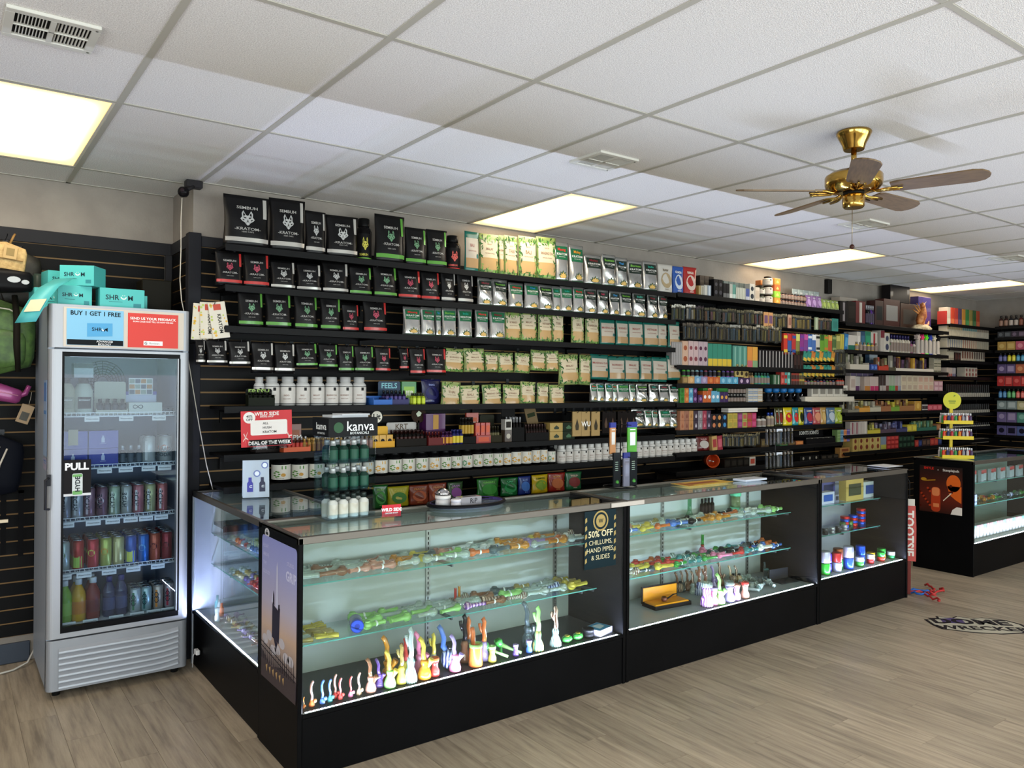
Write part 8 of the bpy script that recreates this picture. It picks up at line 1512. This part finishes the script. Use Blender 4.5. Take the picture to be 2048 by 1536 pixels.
arm = MB().tube([(.06, 0, .01), (.10, .012, -.004), (.14, .028, -.002), (.185, .03, -.002)], .006, 6).tube([(.06, 0, .01), (.10, -.012, -.004), (.14, -.028, -.002), (.185, -.03, -.002)], .006, 6).tube([(.10, 0, -.003), (.16, 0, -.003), (.20, 0, -.002)], .005, 6).mesh('blade_arm', brass)
for k in range(5):
    a = math.radians(k*72+36)-YAW
    o = ob('blade', blade, t, (0, 0, -.272), (math.radians(-12), 0, a), ); o.rotation_mode = 'ZYX' if False else 'XYZ'; ob('blade_arm', arm, t, (0, 0, -.277), (math.radians(6), 0, a))
# surveillance camera with its white cable
p = aty(367, 384, 4.62)
t = thing('security_camera', 'round black security camera in the corner under the ceiling', 'camera', (p.x, p.y, p.z)); ob('head', MB().lathe([(0, -.03), (.018, -.026), (.028, -.014), (.031, 0), (.028, .014), (.018, .026), (0, .03)], 20), t, mats=M('#141214', .2)); ob('lens', MB().lathe([(.012, 0), (.012, .006), (.006, .008)], 14), t, (-.012, -.026, .004), (PI/2, 0, -.5), mats=M('#2a2226', .08)); ob('arm', MB().tube([(.01, .01, .01), (.04, .02, .03), (.06, .03, .045)], [.012, .010, .012], 8).box((.02, .02, .04), (.11, .075, CEIL-p.z-.005), ch=.004), t, mats=M('#2a282a', .4))
pts = [aty(a, b, 4.60) for a, b in ((364, 396), (362, 440), (362, 500), (360, 560), (363, 600))]
pts = pts[:5]+[Vector((1.115, 4.62, 1.90)), Vector((1.12, 4.60, 1.70))]+[aty(a, b, 4.60) for a, b in ((398, 850), (413, 930), (427, 985))]
tag(ob('camera_cable', MB().tube(pts, .0028, 6), None, mats=M('#c4bdb0', .5)), 'thin white cable dropping from the security camera to the case', 'cable')
pts = [Vector((.10, 4.95, .006)), Vector((.22, 4.98, .006)), Vector((.33, 5.01, .008)), Vector((.40, 5.06, .02)), Vector((.44, 5.11, .08))]
tag(ob('power_cord', MB().tube([(-.35, 4.93, .006)]+pts, .0055, 6), None, mats=M('#c8c4bc', .5)), 'white power cord on the floor behind the fridge', 'cord')
p = atx(397, 1302, 1.143); t = thing('plug_adapter', 'white plug adapter on the side of the low case by the fridge', 'plug', (1.1445, p.y, p.z), (0, 0, 0)); ob('body', MB().box((-.022, -.03, -.014), (0, .018, .012), ch=.004), t, mats=M('#c8c8c8', .4)); ob('lead', MB().tube([(-.011, .015, -.004), (-.02, .035, -.03), (-.02, .05, -.10)], .003, 6), t, mats=M('#c8c8c8', .4))
# floor sticker
a, b = atz(1872, 1262, 0), atz(2030, 1246, 0); ctr = (atz(1950, 1250, 0)); t = thing('floor_sticker', 'shield shaped black, white and violet lettered sticker on the floor', 'sticker', (ctr.x, ctr.y, .0004), (0, 0, -.72), scale=(.80, .74, 1))
def fl2(poly, z, mi, mb): mb.add([(x, y, z) for x, y in poly], [list(range(len(poly)))], mi)
shape = [(-.36, -.06), (-.33, -.16), (-.12, -.24), (.10, -.26), (.30, -.20), (.40, -.08), (.40, .06), (.33, .18), (.16, .24), (.08, .20), (-.04, .26), (-.10, .20), (-.22, .24), (-.24, .15), (-.36, .12)]
mb = MB(); n = len(shape); mb.add([(x, y, 0) for x, y in shape]+[(x, y, .001) for x, y in shape], [list(range(n))[::-1], [n+k for k in range(n)]]+[(k, (k+1) % n, n+(k+1) % n, n+k) for k in range(n)]); ob('black_border', mb, t, mats=M('#211d20', .5))
mb = MB(); fl2([(x*.93, y*.93) for x, y in shape], .0014, 0, mb); ob('white_field', mb, t, mats=M('#b0aa98', .5))
mb = MB(); fl2([(-.24, .03), (-.06, .02), (-.04, .17), (-.12, .19), (-.22, .15)], .0018, 0, mb); ob('violet_patch', mb, t, mats=M('#4f4070', .5))
def ftext(s, x, y, size, rot, bold):
    m_ = MB().text(s, x, y, size, 0, y=0, bold=bold, rot=rot); m_.v = [(p, -r_, .0022) if False else (p, r_, .0022) for p, q, r_ in m_.v]; return m_
m_ = ftext('DOME', .0, .09, .22, 0, .04); ob('lettering', m_, t, mats=M('#262226', .5)); m_ = ftext('WRECKER', .02, -.10, .155, 0, .035); ob('lettering', m_, t, mats=M('#262226', .5))
# ---- bags hanging on the niche wall left of the fridge
def soft(w, d, h, r, n=14):     # pillow like block: superellipse rings
    mb = MB(); pr = []
    for k in range(9):
        v = k/8; s = (1-abs(2*v-1)**5)**.4 if 0 < k < 8 else .0; pr.append((s, h*v))
    vs = []; m = 24
    for s, z in pr:
        for k in range(m):
            a = 2*PI*k/m; c, q = math.cos(a), math.sin(a); vs.append((w/2*s*math.copysign(abs(c)**.55, c), d/2*s*math.copysign(abs(q)**.55, q), z))
    fs = [(i*m+k, i*m+(k+1) % m, (i+1)*m+(k+1) % m, (i+1)*m+k) for i in range(len(pr)-1) for k in range(m)]
    return mb.add(vs, fs, 0, True)
def lp(px, py, y): return aty(px, py, y)
def nhook(x, z, y1): hook(x, z, y1, LY-.016)
p = lp(8, 520, 4.98); t = thing('canvas_pouch', 'tan canvas pouch with a hang tag high on the niche wall', 'bag', (p.x-.02, 4.91, p.z-.10), (0, .12, -.1)); ob('pouch', soft(.21, .05, .19, 0), t, mats=noise_mat('tan_canvas', '#a88a58', '#c4a670', 60, .8, .4)); ob('flap', MB().box((-.09, -.032, .095), (.09, -.024, .10)), t, mats=M('#7a6038', .7)); ob('hang_tag', MB().box((.0, -.036, .10), (.06, -.034, .17)).box((.012, -.037, .115), (.048, -.0355, .155), 1), t, mats=[M('#b89a68', .6), M('#8a7448', .6)]); ob('strap', MB().tube([(.02, 0, .18), (.03, .0, .22), (.035, .02, .24)], .006, 6), t, mats=M('#8a6a3c', .7)); nhook(p.x+.015, p.z+.135, 4.98)
p = lp(20, 675, 4.93); t = thing('green_backpack', 'green backpack with white zip line and dark strap on the niche wall', 'backpack', (p.x-.06, 4.94, p.z-.20), (0, .03, -.1)); gm = noise_mat('green_nylon', '#2f4a22', '#4a6a30', 25, .55, .3); ob('shell', soft(.34, .15, .40, 0), t, mats=gm); ob('front_pocket', soft(.26, .07, .22, 0), t, (0, -.065, .03), mats=gm); ob('zip', MB().tube([(-.13, -.075, .33), (-.05, -.085, .355), (.05, -.083, .345), (.13, -.066, .30)], .004, 6), t, mats=M('#c8c4b4', .5)); ob('strap', MB().tube([(.07, -.075, .42), (.085, -.10, .30), (.09, -.105, .16), (.10, -.085, .02)], [.014, .016, .016, .012], 8), t, mats=M('#1a1712', .7)); ob('loop', MB().tube([(-.02, 0, .39), (0, .02, .45), (.02, 0, .39)], .005, 6), t, mats=M('#1a1712', .7)); nhook(p.x-.06, p.z+.235, 4.95)
p = lp(70, 560, 5.0); t = thing('dark_backpack', 'dark olive bag with bottle pocket behind the green backpack', 'backpack', (p.x-.07, 5.095, p.z-.17), (0, 0, 0)); ob('shell', soft(.22, .12, .34, 0), t, mats=noise_mat('dark_nylon', '#12120f', '#24241c', 25, .55, .3)); ob('bottle_pocket', MB().lathe([(.02, 0), (.026, .05), (.026, .13), (.018, .15)], 12), t, (.085, -.05, .06), mats=M('#3a4a44', .35)); nhook(p.x-.06, p.z+.17, 5.0)
p = lp(0, 565, 4.95); t = thing('black_sling', 'black sling bag with silver lettering under the canvas pouch', 'bag', (p.x, 4.80, p.z-.07)); ob('shell', soft(.28, .09, .13, 0), t, mats=M('#0e0e10', .4)); ob('emblem', MB().flat(circle(.05, .07, .03, 12, .016), -.047).flat(circle(.10, .06, .018, 10, .012), -.046), t, mats=M('#a8a8a8', .3, .6)); nhook(p.x, p.z+.06, 4.94)
p = lp(18, 775, 4.92); t = thing('pink_waist_bag', 'shiny pink waist bag with a paper tag on the niche wall', 'bag', (p.x-.10, 4.93, p.z-.06), (0, .28, 0)); pk = M('#8a3a70', .3, .2, 0, 0, .3); ob('shell', soft(.30, .07, .10, 0), t, mats=pk); ob('zip', MB().tube([(-.13, -.036, .055), (0, -.042, .05), (.13, -.034, .055)], .003, 6), t, mats=M('#d088a8', .4)); ob('belt_end', MB().tube([(.13, 0, .05), (.16, -.01, .075), (.165, -.01, .12)], [.016, .014, .012], 8), t, mats=pk); nhook(p.x-.06, p.z+.02, 4.93)
p = lp(50, 828, 4.93); t = thing('paper_tag', 'tan paper tag dangling from the pink waist bag', 'tag', (p.x, 4.925, p.z), (0, .35, 0)); ob('card', MB().box((-.03, -.001, -.05), (.03, .001, .05), ch=.0004), t, mats=M('#9a8468', .6)); ob('print', MB().flat(rect(-.018, -.035, .020, .01), -.0014), t, mats=M('#4a4a44', .6)); ob('string', MB().tube([(0, 0, .045), (-.006, 0, .09), (-.012, .004, .12)], .0012, 5), t, mats=M('#b0a898', .6))
p = lp(35, 935, 4.95); t = thing('striped_bag', 'navy bag with two white stripes low on the niche wall', 'bag', (p.x-.12, 4.99, p.z-.16), (0, .1, 0)); ob('shell', soft(.26, .11, .34, 0), t, mats=M('#0c0f18', .6)); ob('stripe', MB().tube([(.01, -.058, .28), (-.02, -.062, .18), (-.025, -.058, .06)], .005, 6), t, mats=M('#c0b8ac', .6)); ob('stripe', MB().tube([(.045, -.055, .27), (.02, -.060, .18), (.012, -.057, .06)], .005, 6), t, mats=M('#c0b8ac', .6)); ob('side_pocket', soft(.10, .06, .14, 0), t, (-.11, -.05, .06), mats=noise_mat('patterned_cloth', '#2a3a2a', '#8a6a3a', 30, .7)); nhook(p.x-.06, p.z+.165, 4.98)
p = lp(15, 1050, 5.0); t = thing('hanging_straps', 'pair of black straps with a metal buckle below the striped bag', 'straps', (p.x, 5.02, p.z-.16)); ob('strap', MB().box((-.03, -.004, 0), (-.005, .004, .34)), t, mats=M('#0c0c0e', .7)); ob('strap', MB().box((.05, -.004, -.02), (.075, .004, .34)), t, mats=M('#0c0c0e', .7)); ob('buckle', MB().box((-.04, -.008, .17), (.005, -.003, .19), ch=.002), t, mats=M('#b8a890', .3, .8)); nhook(p.x+.02, p.z+.175, 5.01); ob('loop_bar', MB().box((-.03, -.004, .325), (.075, .004, .34)), t, mats=M('#0c0c0e', .7))
